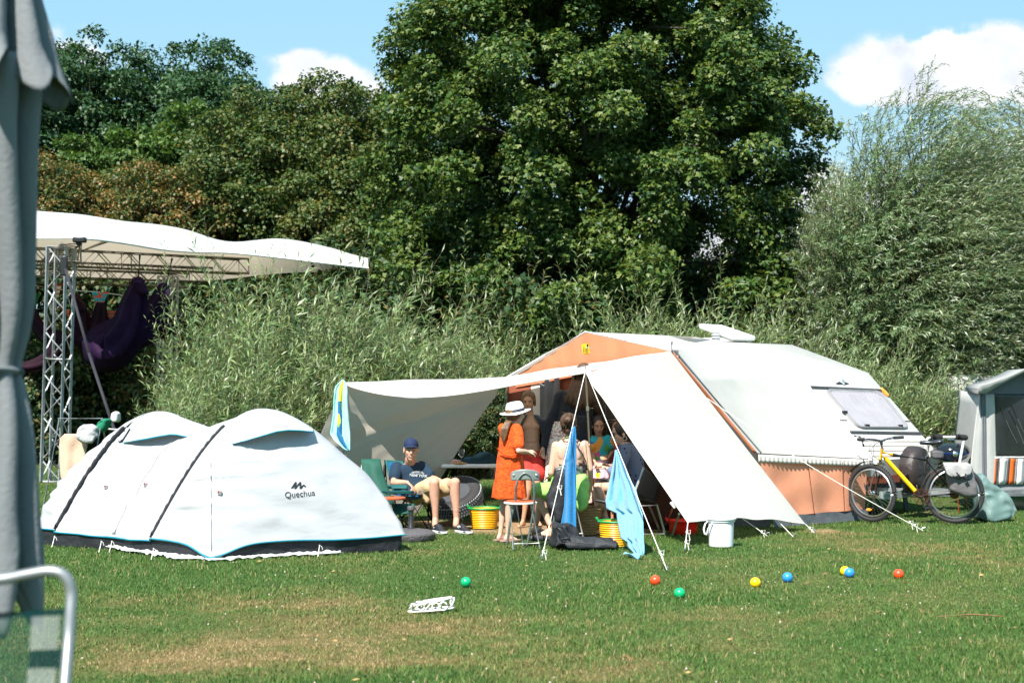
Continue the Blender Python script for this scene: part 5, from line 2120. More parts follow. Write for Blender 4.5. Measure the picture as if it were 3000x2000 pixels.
# ================================================================== FOREGROUND LEFT
def make_parasol():
    Yp = 4.3
    pc = lambda x, y: (x * 1.27551, y * 1.27551)
    cx = -30.0
    t = thing('closed_parasol', 'closed grey garden parasol hanging in folds at the left edge', 'parasol', Vector((Pd(cx, 900, Yp).x, Yp, 0)))
    fab = M('parasol_grey', (.14, .15, .158), .8, var=.06, bump=.2, bscale=60)

    def fold(rows, name, ph, amp, nfold, mat, droop=0):
        mb = MB()
        n = 120
        rs = []
        NZ = 70
        y0, y1 = rows[0][0], rows[-1][0]
        for k in range(NZ + 1):
            y = lerp(y0, y1, k / NZ)
            e = rows_at(rows, y)
            p = Pd(cx, y, Yp)
            rad = (e[1] - cx) * Yp / 3267.0
            a = amp * (e[2] if len(e) > 2 else 1)
            ring = []
            for j in range(n):
                th = 2 * PI * j / n
                f = 1 - a * (1 - abs(math.sin(.5 * (nfold * th + ph + 1.2 * math.sin(y / 160.0) + 1.1 * math.sin(2 * th))))) ** 1.3
                r = rad * f
                dz = 0
                if droop and k > NZ - 12:
                    dz = droop * math.cos(nfold * th + ph + 1.2 * math.sin(y / 160.0)) * (k - NZ + 12) / 12
                ring.append(p + Vector((math.cos(th) * r, math.sin(th) * r, dz)))
            rs.append(ring)
        mb.rings(rs, cap=False)
        return mb.build(name, mat, t, smooth=180, thick=.003)
    fold([(-420, 4, .4), (-200, 45, .8), (0, 94, 1), (60, 112, 1), (120, 130, 1.0), (160, 150, 1.0), (186, 166, 1.1)], 'top_tier', .9, .55, 9, fab, .06)
    fold([(140, 96, .8), (200, 98, .9), (300, 90, 1), (420, 84, 1), (600, 78, 1), (700, 74, 1), (770, 62, 1.0), (830, 46, .7), (855, 44, .5), (885, 52, .7), (940, 66, 1), (1010, 76, 1.1), (1100, 84, 1.1), (1200, 93, 1.1), (1290, 102, 1.1), (1345, 96, 1.3)], 'canopy', 2.3, .62, 7, fab, .14)
    st = MB()
    pts = []
    for j in range(40):
        th = 2 * PI * j / 40
        q = Pd(cx, 852 + 6 * math.sin(th), Yp)
        r = (43 - cx) * Yp / 3267.0
        pts.append(q + Vector((math.cos(th) * r, math.sin(th) * r, 0)))
    st.tube(pts, .012, 6, loop=True)
    st.build('tie_strap', fab, t)
    po = MB()
    po.tube([Vector((t.location.x, Yp, 0)), Vector((t.location.x, Yp, 3.2))], .022, 12)
    po.build('pole', m_steel_dark, t)
    # garden chair in front of it
    Yc = 3.2
    t = thing('garden_chair', 'folding garden chair with aluminium tube and green striped mesh at the bottom left corner', 'chair', Vector((Pd(40, 1400, Yc).x, Yc, 0)))
    m = MB()
    left = -260
    pts = [Pd(left - 10, 1568, Yc - .1), Pd(left, 1430, Yc - .02), Pd(left + 10, 1372, Yc), Pd(left + 40, 1348, Yc), Pd(-120, 1338, Yc), (Pd(0, 1330, Yc)), Pd(60, 1319, Yc), Pd(110, 1311, Yc), Pd(140, 1316, Yc), Pd(157, 1334, Yc), Pd(164, 1362, Yc), Pd(163, 1400, Yc - .01), Pd(158, 1470, Yc - .03), Pd(150, 1568, Yc - .08), Pd(135, 1750, Yc - .16)]
    sm = []
    for i in range(len(pts) - 1):
        for k in range(4):
            f = k / 4
            g = lambda j: pts[max(0, min(len(pts) - 1, j))]
            p0, p1, p2, p3 = g(i - 1), g(i), g(i + 1), g(i + 2)
            sm.append(.5 * ((2 * p1) + (p2 - p0) * f + (2 * p0 - 5 * p1 + 4 * p2 - p3) * f * f + (3 * p1 - p0 - 3 * p2 + p3) * f ** 3))
    m.tube(sm, .0125, 14)
    m.build('tube_frame', m_alu, t, smooth=180)
    s = MB()
    A, B, Cc, D = Pd(left, 1440, Yc), Pd(163, 1396, Yc), Pd(138, 1720, Yc - .15), Pd(left - 20, 1760, Yc - .15)

    def sf(u, v):
        p = lerp(lerp(A, B, u), lerp(D, Cc, u), v)
        return p + Vector((0, .06 * math.sin(PI * u), 0))

    def si(u, v):
        if v < .045:
            return 0
        if u > .82 and u < .985 and .30 < v < .44:
            return 0
        if u > .76 and u < .93:
            return 1 if v < .3 or v > .44 else 0
        return 2
    s.grid(sf, 90, 60, mi=si)
    s.build('mesh_sling', [M('sling_teal', (.001, .018, .018), .9, spec=.1, alpha=.9), M('sling_pale', (.16, .185, .18), .9, var=.4, spec=.1, alpha=.6), M('sling_green', (.014, .045, .034), .9, var=.2, vscale=20, spec=.1, alpha=.5)], t, smooth=180)
    l = MB()
    for x, sgn in ((left - 20, 1), (138, 1)):
        q = Pd(x, 1730, Yc - .15)
        for dy in (-.3, .35):
            pass
    lq, rq = Pd(left - 20, 1740, Yc - .15), Pd(136, 1740, Yc - .15)
    each(lambda b, q: b.tube(q, .0125, 10), [[lq, Vector((lq.x, Yc + .35, 0))], [rq, Vector((rq.x, Yc + .35, 0))], [lq + Vector((0, -.42, .0)), Vector((lq.x, Yc - .1, 0))], [rq + Vector((0, -.42, .0)), Vector((rq.x, Yc - .1, 0))]], 'leg', m_alu, t)
    se = MB()
    se.grid(lambda u, v: lerp(lerp(lq, rq, u), lerp(lq + Vector((0, -.42, .02)), rq + Vector((0, -.42, .02)), u), v), 8, 8)
    se.build('seat', M('sling_green', hx('#1f4a3a', .6)), t, thick=.003)


make_parasol()


# ================================================================== BALLS, NET, BUCKETS AND OTHER SMALL THINGS
def make_balls():
    cols = {'green': hx('#06a86a', .9), 'red': hx('#ee4a1c', .95), 'yellow': hx('#f6c40c', .95), 'blue': hx('#2f8fe0', .9)}
    L = [(1070, 1345, 'green', 'green plastic ball standing apart, nearest the white net'), (1505, 1341, 'red', 'orange red ball next to the peg of the pale blue towel rope'),
         (1561, 1371, 'green', 'green plastic ball nearest the camera, in front of the orange red one'), (1735, 1346, 'yellow', 'yellow ball alone on the grass, between a green and a blue ball'),
         (1809, 1334, 'blue', 'blue ball sunk in grass by itself'), (1941, 1319, 'yellow', 'yellow ball partly hidden behind a blue ball'),
         (1951, 1323, 'blue', 'blue ball touching a yellow ball'), (2064, 1326, 'red', 'orange red ball at the far right of the scatter')]
    for px, py, c, lab in L:
        g = Gd(px, py)
        mb = MB()
        r = .041
        mb.ell((0, 0, 0), (r, r, r), nu=32, nv=20)
        o = mb.build('ball', M('ball_%s' % c, cols[c], .32, var=.05, coat=.25), None, smooth=180)
        o.location = (g.x, g.y, r - .012)
        o.rotation_euler = (.4, px * .01, py)
        meta(o, lab, 'ball', 'plastic balls on the lawn')


make_balls()


def make_small():
    # white lattice ball carrier lying on the grass
    mb = MB()
    c = Vector((0, 0, .05))
    g = Gd(990, 1402)

    def el(t_, rx, ry, z):
        return Vector((math.cos(t_) * rx, math.sin(t_) * ry, z))
    out = [el(2 * PI * i / 40, .185, .075, .012 + .012 * math.cos(2 * PI * i / 40)) for i in range(40)]
    top = [el(2 * PI * i / 40, .165, .055, .075 + .03 * math.cos(2 * PI * i / 40)) for i in range(40)]
    mb.tube(out, .0062, 6, loop=True)
    mb.tube(top, .0062, 6, loop=True)
    for i in range(0, 40, 4):
        mb.tube([out[i], lerp(out[i], top[(i + 2) % 40], .5) + Vector((0, 0, .005)), top[(i + 2) % 40]], .005, 6)
    for k, x in enumerate((-.09, -.03, .03, .09)):
        rr = .032 if k % 2 else .028
        mb.tube([Vector((x + rr * math.cos(q * PI / 8), rr * .9 * math.sin(q * PI / 8), .085 + .02 * x / .16)) for q in range(16)], .005, 6, loop=True)
        mb.tube([Vector((x + rr * math.cos(q * PI / 8), -.06 - .01 * abs(x) / .1, .045 + rr * math.sin(q * PI / 8))) for q in range(16)], .005, 6, loop=True)
    for yy in (-.03, .03):
        mb.tube([Vector((-.16, yy, .055)), Vector((0, yy * 1.4, .085)), Vector((.17, yy, .105))], .005, 6)
    mb.tube([Vector((.17, .0, .065)) + Vector((.012 * math.sin(q * PI / 8) + .005, .03 * math.cos(q * PI / 8), .035 * math.sin(q * PI / 8))) for q in range(16)], .006, 6, loop=True)
    o = mb.build('ball_carrier', M('carrier_white', (.82, .82, .79), .45), None, smooth=180)
    o.location = g
    o.scale = (.84, .84, .84)
    o.rotation_euler = (0, 0, R(9))
    meta(o, 'white plastic lattice ball carrier lying on the dry grass', 'ball carrier')
    # parasol base
    pb = Vector((Q(CM, 440, 1420, 14.55).x, 14.55, 0))
    t = thing('parasol_base', 'dark grey round parasol base with an empty socket next to the tent corner', 'parasol base', pb)
    m = MB()
    m.lathe([(.235, -.01), (.252, .012), (.252, .055), (.246, .062), (.246, .066), (.20, .092), (.12, .104), (.04, .108)], pb, n=48)
    mbase = M('base_plastic', (.085, .08, .085), .6, var=.1, bump=.6, bscale=70)
    m.build('weight', mbase, t)
    m = MB()
    m.lathe([(.034, .105), (.034, .12), (.027, .13), (.026, .27), (.026, .30)], pb, n=20)
    m.build('socket', M('socket_dark', (.025, .027, .03), .4), t)
    m = MB()
    m.lathe([(.03, .29), (.036, .295)] + [(.037 + .001 * (i % 2), .30 + .005 * i) for i in range(6)] + [(.034, .335), (.022, .335)], pb, n=24)
    m.build('collar', M('collar_grey', (.10, .10, .105), .5), t)

    def tub(name, label, x, y0, Y, r, h, mat, rim, ribs=11, handles=True, handmat=None, catg='tub'):
        b = Vector((x, Y, 0))
        t = thing(name, label, catg, b, None)
        m = MB()
        prof = [(.001, .004), (r * .80, .004)]
        for i in range(ribs * 4 + 1):
            z = h * i / (ribs * 4)
            prof.append((r * (.81 + .19 * (z / h)) + .004 * math.sin(2 * PI * i / 4), max(z, .006)))
        prof += [(r * .97, h), (r * .79, .02), (.001, .015)]
        m.lathe(prof, b, n=48)
        m.build('body', mat, t, smooth=60)
        q = MB()
        q.tube([b + Vector((math.cos(2 * PI * i / 48) * r * 1.015, math.sin(2 * PI * i / 48) * r * 1.015, h + .004)) for i in range(48)], .009, 8, loop=True)
        q.build('rim', rim, t)
        if handles:
            for sx in (-1, 1):
                hnd = MB()
                hnd.tube([b + Vector((sx * (r + .0), -.06, h)), b + Vector((sx * (r + .012), -.05, h + .025)), b + Vector((sx * (r + .018), 0, h + .035)), b + Vector((sx * (r + .012), .05, h + .025)), b + Vector((sx * r, .06, h))], .012, 8)
                hnd.build('handle', handmat or rim, t)
        return t
    yel = M('tub_yellow', hx('#e6ac10', .9), .42, var=.06)
    grn = M('tub_green', hx('#1fa052', .8), .45)
    tub('garden_tub', 'yellow ribbed tub with green rim on bare soil beside the seated man', Q(C3, 1357, 0, 15.75).x, 0, 15.78, .168, .215, yel, grn)
    tub('garden_tub', 'yellow ribbed tub with green rim behind the pale blue towel', Q(C4, 1050, 0, 13.9).x, 0, 13.92, .165, .235, yel, grn)
    tub('washing_up_bowl', 'bright red plastic bowl in the shade under the white wing', Q(C5, 1072, 0, 15.1).x, 0, 15.12, .165, .135, M('bowl_red', hx('#e0200c'), .35), M('bowl_red', hx('#e0200c')), ribs=1, handles=True, catg='bowl')
    # white bucket
    b = Vector((Q(C5, 1308, 0, 13.85).x, 13.85, 0))
    t = thing('white_bucket', 'white lidded toilet bucket in front of the right wing', 'bucket', b)
    wb = M('bucket_white', (.76, .77, .80), .35, var=.02, coat=.2)
    m = MB()
    m.lathe([(.001, 0), (.110, 0), (.116, .006), (.118, .03), (.124, .235), (.136, .243), (.137, .262), (.130, .268), (.001, .268)], b, n=48)
    m.build('body', wb, t)
    m = MB()
    m.lathe([(.146, .262), (.149, .268), (.147, .278), (.13, .284), (.06, .288), (.001, .289)], b, n=48)
    m.lathe([(.001, .288), (.012, .288), (.012, .3), (.001, .303)], b + Vector((0, -.01, 0)), n=12)
    m.build('lid', wb, t)
    m = MB()
    m.tube([b + Vector((-.128, -.03, .25)), b + Vector((-.16, -.04, .22)), b + Vector((-.175, -.05, .17)), b + Vector((-.165, -.05, .125)), b + Vector((-.15, -.045, .118)), b + Vector((-.14, -.05, .14)), b + Vector((-.135, -.08, .18)), b + Vector((-.10, -.10, .235))], .0085, 8)
    m.build('handle', wb, t)
    # straw basket
    b = Vector((Q(C4, 820, 0, 14.95).x, 14.98, 0))
    m = MB()
    prof = [(.001, .004), (.105, .004)]
    for i in range(41):
        z = .29 * i / 40
        prof.append((.11 + .075 * (z / .29) ** .8 + .0035 * math.sin(i * PI / 2), z + .006))
    prof += [(.175, .29), (.10, .03), (.001, .02)]
    m.lathe(prof, b, n=40)
    meta(m.build('straw_basket', M('straw', (.30, .19, .085), .85, var=.35, vscale=30, stretch=(1, 1, 5), bump=.6, bscale=60), loc=b), 'round woven straw basket under the woman on the folding chair', 'basket')
    # black rucksack bag lying on the lawn
    m = MB()
    puffy(m, C4, [(1258, 575, 640), (1275, 556, 700), (1320, 552, 742), (1370, 553, 790), (1410, 556, 840), (1440, 560, 870), (1462, 565, 840)], 13.75, .28, 26, 14, wob=.03, ws=7)
    m2 = MB()
    rs = []
    pts = [Q(C4, x, y, 13.6) for x, y in ((600, 1400), (700, 1420), (800, 1430), (900, 1440), (985, 1440), (1050, 1445), (1080, 1468))]
    m.tube(pts, [.09, .095, .09, .08, .075, .055, .02], 14)
    m.tube([Q(C4, x, y, 13.7) for x, y in ((930, 1420), (940, 1375), (975, 1385), (1010, 1395), (1030, 1430))], [.03, .035, .03, .035, .03], 8)
    for vtx in m.v:
        q = noise.noise_vector(vtx * 9) * .03 + noise.noise_vector(vtx * 24) * .012
        vtx += q
    zmin = min(v.z for v in m.v)
    for vtx in m.v:
        vtx.z = max(vtx.z, .01)
    t = thing('black_backpack', 'limp black backpack lying on the grass in front of the chairs', 'backpack', Vector((pts[2].x, 13.6, 0)))
    m.build('bag', m_black_fab, t, voxel=.012, vsm=3)
    s = MB()
    s.tube([Q(C4, x, y, 13.5) for x, y in ((600, 1290), (630, 1330), (640, 1380), (700, 1370), (660, 1300), (610, 1275))], .012, 6)
    s.build('strap', M('strap_black', (.02, .02, .024), .5), t)
    s = MB()
    s.tube([Q(C4, x, y, 13.45) for x, y in ((575, 1390), (680, 1400), (800, 1412), (880, 1420))], .006, 6)
    s.build('zip', M('zip_black', (.03, .03, .035), .3), t)
    # trainers on the grass by the rucksack
    for (x, y, an, lab) in ((470, 1385, .3, 'black strappy sandal lying behind the black backpack'), (530, 1350, .7, 'small black and grey shoe beside the black backpack'), (938, 1325, -.2, 'dark patterned shoe behind the yellow tub and the blue towel')):
        q = QG(C4, x, y + 14)
        m = MB()
        m.limb([q + Vector((-.07, 0, .03)), q + Vector((.03, .02, .028)), q + Vector((.10, .03, .022))], [.034, .034, .026], 10)
        m.tube([q + Vector((-.08, 0, .04)), q + Vector((-.05, 0, .13)), q + Vector((0, .02, .12)), q + Vector((.02, .02, .05))], .007, 6)
        for v in m.v:
            v.z = max(v.z, .004)
        meta(m.build('shoe', M('shoe_dark', (.03, .03, .035), .6, var=.5, vscale=40), smooth=180, loc=q), lab, 'shoe')


make_small()


# ================================================================== TOWELS
def make_towels():
    def towel(name, label, mat, rows, Yf, loc, nf, fold, nu=30, nv=60, seed=0, mi=0, thick=.008):
        m = MB()
        rowsheet(m, C4, rows, Yf, nu, nv, fold, nf, seed, mi)
        return meta(m.build(name, mat, None, smooth=180, thick=thick, loc=loc), label, 'towel', None)
    royal = M('towel_royal_blue', hx('#0080bc', .85), .95, var=.12, vscale=40, bump=.5, bscale=120, sheen=.3)
    towel('blue_towel', 'royal blue towel hanging straight down from the guy rope', royal,
          [(518, 731, 742), (540, 722, 748), (575, 708, 752), (640, 690, 752), (700, 674, 752), (772, 656, 752), (786, 668, 752), (950, 666, 751), (1050, 664, 751), (1130, 660, 751), (1200, 650, 751), (1262, 638, 752), (1300, 668, 753), (1340, 705, 754), (1368, 738, 754)],
          lambda x, y: 14.12 - .02 * (x - 700) / 50, Q(C4, 710, 900, 14.1), 1.3, .022)
    towel('blue_towel', 'back half of the royal blue towel folded over the guy rope', royal,
          [(522, 733, 744), (600, 720, 752), (700, 700, 753), (850, 672, 700), (1000, 668, 690), (1100, 668, 690)], lambda x, y: 14.2, Q(C4, 710, 800, 14.2), 1.2, .02) if False else None
    pale = M('towel_pale_blue', hx('#7cc4e6', .92), .95, var=.08, vscale=30, bump=.4, bscale=120, trans=.12, sheen=.3)

    def Yp(x, y):
        return 13.75 - .55 * (x - 1050) / 220 - .12 * max(0, (y - 1150)) / 350
    t = towel('pale_blue_towel', 'pale blue beach towel sliding down the guy rope to the grass', pale,
              [(700, 1052, 1060), (740, 1048, 1082), (800, 1037, 1103), (860, 1027, 1128), (920, 1013, 1160), (1000, 997, 1207), (1090, 978, 1230), (1148, 985, 1243), (1168, 1030, 1250), (1182, 1062, 1257), (1250, 1070, 1264), (1375, 1093, 1268), (1395, 1130, 1268), (1405, 1142, 1269), (1445, 1150, 1273), (1485, 1190, 1273), (1505, 1205, 1268), (1518, 1190, 1255)],
              Yp, Q(C4, 1120, 1100, 13.5), 3.2, .035, 50, 80, 2)
    # corner of it resting on the grass
    m = MB()
    q = [QG(C4, 1110, 1500, .015), QG(C4, 1180, 1490, .02), QG(C4, 1262, 1512, .03), QG(C4, 1215, 1520, .012)]
    m.grid(lambda u, v: lerp(lerp(q[0], q[1], u), lerp(q[3], q[2], u), v) + Vector((0, 0, .02 * math.sin(u * 6 + v * 3))), 12, 6)
    m.build('trailing_corner', M('towel_pale_blue', hx('#7cc4e6', .92)), t, smooth=180, thick=.006)
    # aqua towel with yellow and blue print on the corner of the canopy
    m = MB()
    pr = [M('towel_aqua', hx('#a6d8d4', .9), .95, var=.08, vscale=30), M('towel_print_yellow', hx('#e2cc3c', .9), .95), M('towel_print_blue', hx('#1f6a9c', .9), .95), M('towel_print_green', hx('#8fae58', .9), .95)]

    def mi(u, v):
        w = noise.noise(Vector((u * 4, v * 5, 3)))
        if .33 < u < .66 - .08 * v:
            if v < .30:
                return 1 if u > .36 else 0
            if v < .62:
                return 2 if w < .05 else (3 if u > .5 else 1)
            if v < .8:
                return 3 if w + u > .62 else 2
            return 2
        return 0
    rowsheet(m, C3, [(164, 264, 276), (185, 245, 298), (215, 215, 306), (250, 206, 308), (300, 203, 308), (380, 200, 312), (440, 195, 318), (520, 184, 324), (575, 174, 329), (625, 205, 330), (690, 280, 328), (705, 318, 326)], lambda x, y: 15.93 - .05 * (x - 250) / 80, 30, 60, .02, 2.2, 4, mi)
    meta(m.build('beach_towel', pr, None, smooth=180, thick=.008, loc=Q(C3, 260, 400, 15.93)), 'aqua beach towel with yellow and blue print on the left corner of the sun canopy', 'towel')


make_towels()


# ================================================================== TABLE AND THINGS ON IT
def make_table():
    Yt = 16.75
    zt = .655
    x0, x1 = Q(C3, 885, 0, Yt).x, Q(C3, 1560, 0, Yt).x
    t = thing('folding_table', 'white folding table with dark legs behind the seated man', 'table', Vector(((x0 + x1) / 2, Yt, 0)))
    m = MB()
    m.box(((x0 + x1) / 2, Yt + .3, zt - .022), (x1 - x0, .62, .044))
    m.build('tabletop', M('table_white', (.88, .87, .85), .45), t, bevel=.012)
    dk = M('leg_dark', (.05, .05, .055), .4, .5)

    def leg(b, q):
        b.tube(q, .014, 8)
    xa, xb = Q(C3, 1035, 0, Yt).x, Q(C3, 1141, 0, Yt + .3).x
    xc = Q(C3, 1400, 0, Yt).x
    each(leg, [[Vector((xa, Yt + .08, zt - .04)), Vector((xa, Yt + .08, 0))], [Vector((xb, Yt + .5, zt - .04)), Vector((xb, Yt + .5, 0))],
               [Vector((xc, Yt + .08, zt - .04)), Vector((xc - .42, Yt + .08, .12)), Vector((xc - .5, Yt + .08, 0))], [Vector((xb + .02, Yt + .45, zt - .05)), Vector((xb + .45, Yt + .45, 0))]], 'leg', dk, t)
    m = MB()
    m.tube([Q(C3, x, y, Yt + .05) for x, y in ((1368, 845), (1372, 895), (1420, 900), (1424, 845))], .009, 6)
    m.build('leg_catch', dk, t)
    # wine glass
    g = Vector((Q(C3, 1181, 0, Yt + .06).x, Yt + .08, zt))
    w = MB()
    w.lathe([(.032, 0), (.03, .003), (.005, .01), (.004, .07), (.02, .085), (.036, .11), (.038, .14), (.033, .175), (.0315, .175), (.036, .14), (.034, .112), (.018, .09), (.001, .086)], g, n=24)
    glass = M('clear_glass', (.9, .9, .9), .03, var=0)
    pb = glass.node_tree.nodes['Principled BSDF']
    pb.inputs['Transmission Weight'].default_value = .95
    pb.inputs['IOR'].default_value = 1.3
    t = thing('wine_glass', 'stemmed wine glass standing on the folding table', 'wine glass', g)
    w.build('glass', glass, t)
    w = MB()
    w.lathe([(.001, .088), (.018, .092), (.033, .113), (.034, .122), (.001, .122)], g, n=20)
    w.build('wine', M('pale_wine', (.6, .52, .3), .1, alpha=.6), t)
    p = Vector((Q(C3, 1175, 0, Yt + .05).x, Yt + .04, zt))
    w = MB()
    w.lathe([(.001, .002), (.06, .003), (.075, .016), (.072, .018), (.055, .008), (.001, .007)], p, n=28)
    meta(w.build('yellow_plate', M('plate_yellow', hx('#e8a416'), .4), loc=p), 'small yellow plate by the wine glass', 'plate')
    w = MB()
    puffy(w, C3, [(768, 1110, 1165), (782, 1040, 1175), (796, 1008, 1172), (808, 998, 1150)], Yt + .12, .16, 22, 8, wob=.02, ws=14)
    meta(w.build('pink_cloth', M('cloth_pink', hx('#e8bcae', .9), .95), smooth=180, loc=Q(C3, 1080, 800, Yt)), 'crumpled pale pink cloth on the near end of the table', 'cloth')
    w = MB()
    puffy(w, C3, [(720, 1330, 1385), (735, 1290, 1420), (755, 1215, 1436), (780, 1195, 1444), (806, 1200, 1446)], Yt + .25, .34, 28, 12, wob=.035, ws=10)
    meta(w.build('teal_jacket', M('cloth_petrol', hx('#2a4a54', .8), .9, bump=.3, bscale=30), smooth=180, loc=Q(C3, 1320, 780, Yt)), 'heap of petrol blue clothing on the table beside the girl in orange', 'clothing')
    # low white windbreak far behind, seen past the table
    w = MB()
    a, b = Q(C3, 1100, 745, 21), Q(C3, 1460, 740, 21)
    w.grid(lambda u, v: lerp(lerp(Q(C3, 1095, 690, 21), Q(C3, 1460, 688, 21), u), lerp(a, b, u) + Vector((0, 0, -.35)), v) + Vector((0, .03 * math.sin(u * 20), 0)), 30, 4)
    meta(w.build('windbreak', m_canvas, None, smooth=180, thick=.004, loc=Vector((a.x, 21, 0))), 'low white windbreak far behind the table', 'windbreak')


make_table()


# ================================================================== CHAIRS, TYRE
def make_chairs():
    fab_blue = M('chair_blue', hx('#0e6fae', .8), .75, var=.1)
    fab_teal = M('chair_teal', hx('#0a5c5c', .8), .75, var=.15)
    fab_green = M('chair_green', hx('#0b5040', .8), .75, var=.15)
    # camp chair of the man
    t = thing('camp_chair', 'blue and green canvas camp chair with the man in it', 'camp chair', Vector((Q(CM, 380, 0, 15.8).x, 15.8, 0)))
    m = MB()
    B = [Q(CM, 118, 412, 16.05), Q(CM, 350, 430, 16.1), Q(CM, 420, 900, 15.95), Q(CM, 215, 800, 15.8)]
    m.grid(lambda u, v: lerp(lerp(B[0], B[1], u), lerp(B[3], B[2], u), v) + Vector((0, .06 * math.sin(PI * u), 0)), 12, 12, mi=lambda u, v: 0 if .10 < u < .9 and v > .06 else 1)
    m.build('backrest', [fab_blue, fab_teal], t, smooth=180, thick=.012)
    m = MB()
    S = [Q(CM, 215, 830, 15.95), Q(CM, 650, 850, 16.0), Q(CM, 640, 980, 15.5), Q(CM, 400, 890, 15.35)]
    S = [Vector((p.x, p.y, z)) for p, z in zip(S, (.36, .36, .37, .38))]
    m.grid(lambda u, v: lerp(lerp(S[0], S[1], u), lerp(S[3], S[2], u), v) + Vector((0, 0, -.05 * math.sin(PI * u) * math.sin(PI * v))), 12, 12)
    m.build('seat', fab_blue, t, smooth=180, thick=.012)
    m = MB()
    rowsheet(m, CM, [(718, 360, 388), (732, 110, 398), (748, 95, 400), (762, 230, 395)], lambda x, y: 15.55 + (y - 718) * -.004, 16, 6, .004, 1)
    m.build('armrest', fab_teal, t, smooth=180, thick=.02)
    bk = M('chair_tube', (.015, .015, .017), .35, .3)
    fl = [Vector((S[3].x - .02, 15.3, .01)), Vector((S[2].x + .02, 15.45, .01)), Vector((S[0].x - .05, 16.1, .01)), Vector((S[1].x + .05, 16.2, .01))]
    each(lambda b, q: b.tube(q, .0105, 8), [[fl[0], S[2]], [fl[1], S[3]], [fl[0], S[0] + Vector((0, 0, -.02))], [fl[2], S[3]], [fl[1], S[1]], [fl[3], S[2]],
                                             [fl[0], Q(CM, 392, 740, 15.4)], [fl[2], B[0]], [fl[3], B[1]]], 'leg', bk, t)
    m = MB()
    puffy(m, CM, [(470, 100, 125), (560, 95, 130), (630, 95, 125)], 16.1, .08, 12, 6)
    m.build('side_pocket', m_black_fab, t, smooth=180)
    # second camp chair, empty, in front
    t = thing('camp_chair', 'empty green camp chair half hidden behind the right tent dome', 'camp chair', Vector((Q(CM, 290, 0, 14.9).x, 14.9, 0)))
    m = MB()
    rowsheet(m, CM, [(792, 60, 470), (800, 60, 478), (815, 110, 470), (832, 140, 420)], lambda x, y: 14.75 + (x - 200) * .0006, 16, 6, .006, 1)
    m.build('armrest', fab_teal, t, smooth=180, thick=.02)
    m = MB()
    rowsheet(m, CM, [(955, 210, 485), (985, 205, 488), (1030, 215, 470), (1082, 240, 400)], lambda x, y: 14.8 + (y - 955) * -.0008, 16, 8, .01, 1)
    m.build('seat', fab_green, t, smooth=180, thick=.012)
    m = MB()
    rowsheet(m, CM, [(400, -180, 60), (600, -160, 100), (860, -80, 200), (960, -20, 230)], lambda x, y: 15.2 - (y - 400) * .0004, 10, 10, .02, 1)
    m.build('backrest', fab_green, t, smooth=180, thick=.012)
    gl = lambda x, y: QG(CM, x, y, .01)
    each(lambda b, q: b.tube(q, .0105, 8), [[Q(CM, 440, 1010, 14.8), Q(CM, 330, 1120, 14.75), gl(200, 1270)], [Q(CM, 250, 1000, 14.9), Q(CM, 320, 1120, 14.75), gl(415, 1230)], [Q(CM, 392, 835, 14.72), Q(CM, 440, 1010, 14.75), gl(450, 1255)],
                                             [Q(CM, 250, 900, 14.9), Q(CM, 200, 985, 14.9)]], 'leg', bk, t)
    m = MB()
    c = Q(CM, 225, 868, 14.7)
    m.lathe([(.001, 0), (.11, 0), (.125, -.006), (.125, -.02), (.12, -.026), (.10, -.012), (.001, -.012)], c, n=36, mi=0)
    meta(m.build('frisbee', M('frisbee_orange', hx('#d2603a', .9), .5), loc=c), 'orange disc lying on the arm of the empty camp chair', 'frisbee')
    # teal chair corner behind the wing
    t = thing('camp_chair', 'rolled up teal camp chair leaning against the left wing', 'camp chair', Vector((Q(C3, 460, 0, 16.0).x, 16.0, 0)))
    m = MB()
    a, b = Q(C3, 457, 790, 16.0), Vector((Q(C3, 457, 0, 16.0).x, 16.0, .03))
    m.tube([a, lerp(a, b, .3), lerp(a, b, .7), b], [.035, .05, .055, .05], 12)
    m.build('bag', fab_teal, t, smooth=60)
    m = MB()
    m.tube([a, a + Vector((-.05, 0, .02)), a + Vector((-.055, -.02, -.08))], .012, 6)
    m.build('strap', m_rope, t)
    # tyre
    c = Q(CM, 985, 850, 16.3)
    c.z = .30
    ax = Vector((-.20, -.50, .84)).normalized()
    t = thing('car_wheel', 'spare car wheel with chunky tread leaning behind the seated man', 'wheel', Vector((c.x, c.y, 0)))
    m = MB()
    m.lathe([(.19, .07), (.215, .085), (.27, .09), (.30, .08), (.315, .06), (.318, 0), (.315, -.06), (.30, -.08), (.27, -.09), (.215, -.085), (.19, -.07)], c, ax, 64)
    s, u = frame_of(ax)
    to = m.build('tyre', M('rubber', (.022, .022, .024), .75, var=.2), t)
    tr = MB()
    for i in range(64):
        th = 2 * PI * i / 64
        d = s * math.cos(th) + u * math.sin(th)
        tg = ax.cross(d)
        for k, z in enumerate((-.058, -.02, .02, .058)):
            Rm = Matrix((tg, ax, d)).transposed()
            tr.box(c + d * .3195 + ax * z + tg * (.006 if k % 2 else -.006), (.017, .026, .012), Rm @ Matrix.Rotation(R(28 if k % 2 else -28), 3, 'Z'))
    tr.build('tread', M('tread_grey', (.28, .30, .32), .8, var=.2), to, smooth=0)
    m = MB()
    m.lathe([(.19, .075), (.185, .06), (.16, .03), (.14, .028), (.13, .045), (.06, .05), (.05, .03), (.001, .03)], c, ax, 48)
    m.build('rim', M('rim_silver', (.05, .055, .065), .5, 0), t)
    for k in range(5):
        dd = s * math.cos(2 * PI * k / 5) + u * math.sin(2 * PI * k / 5)
        hb = MB()
        hb.lathe([(.001, 0), (.036, 0), (.036, .006), (.001, .006)], c + dd * .11 + ax * .045, ax, 18)
        hb.build('rim_opening', m_black, t)


make_chairs()


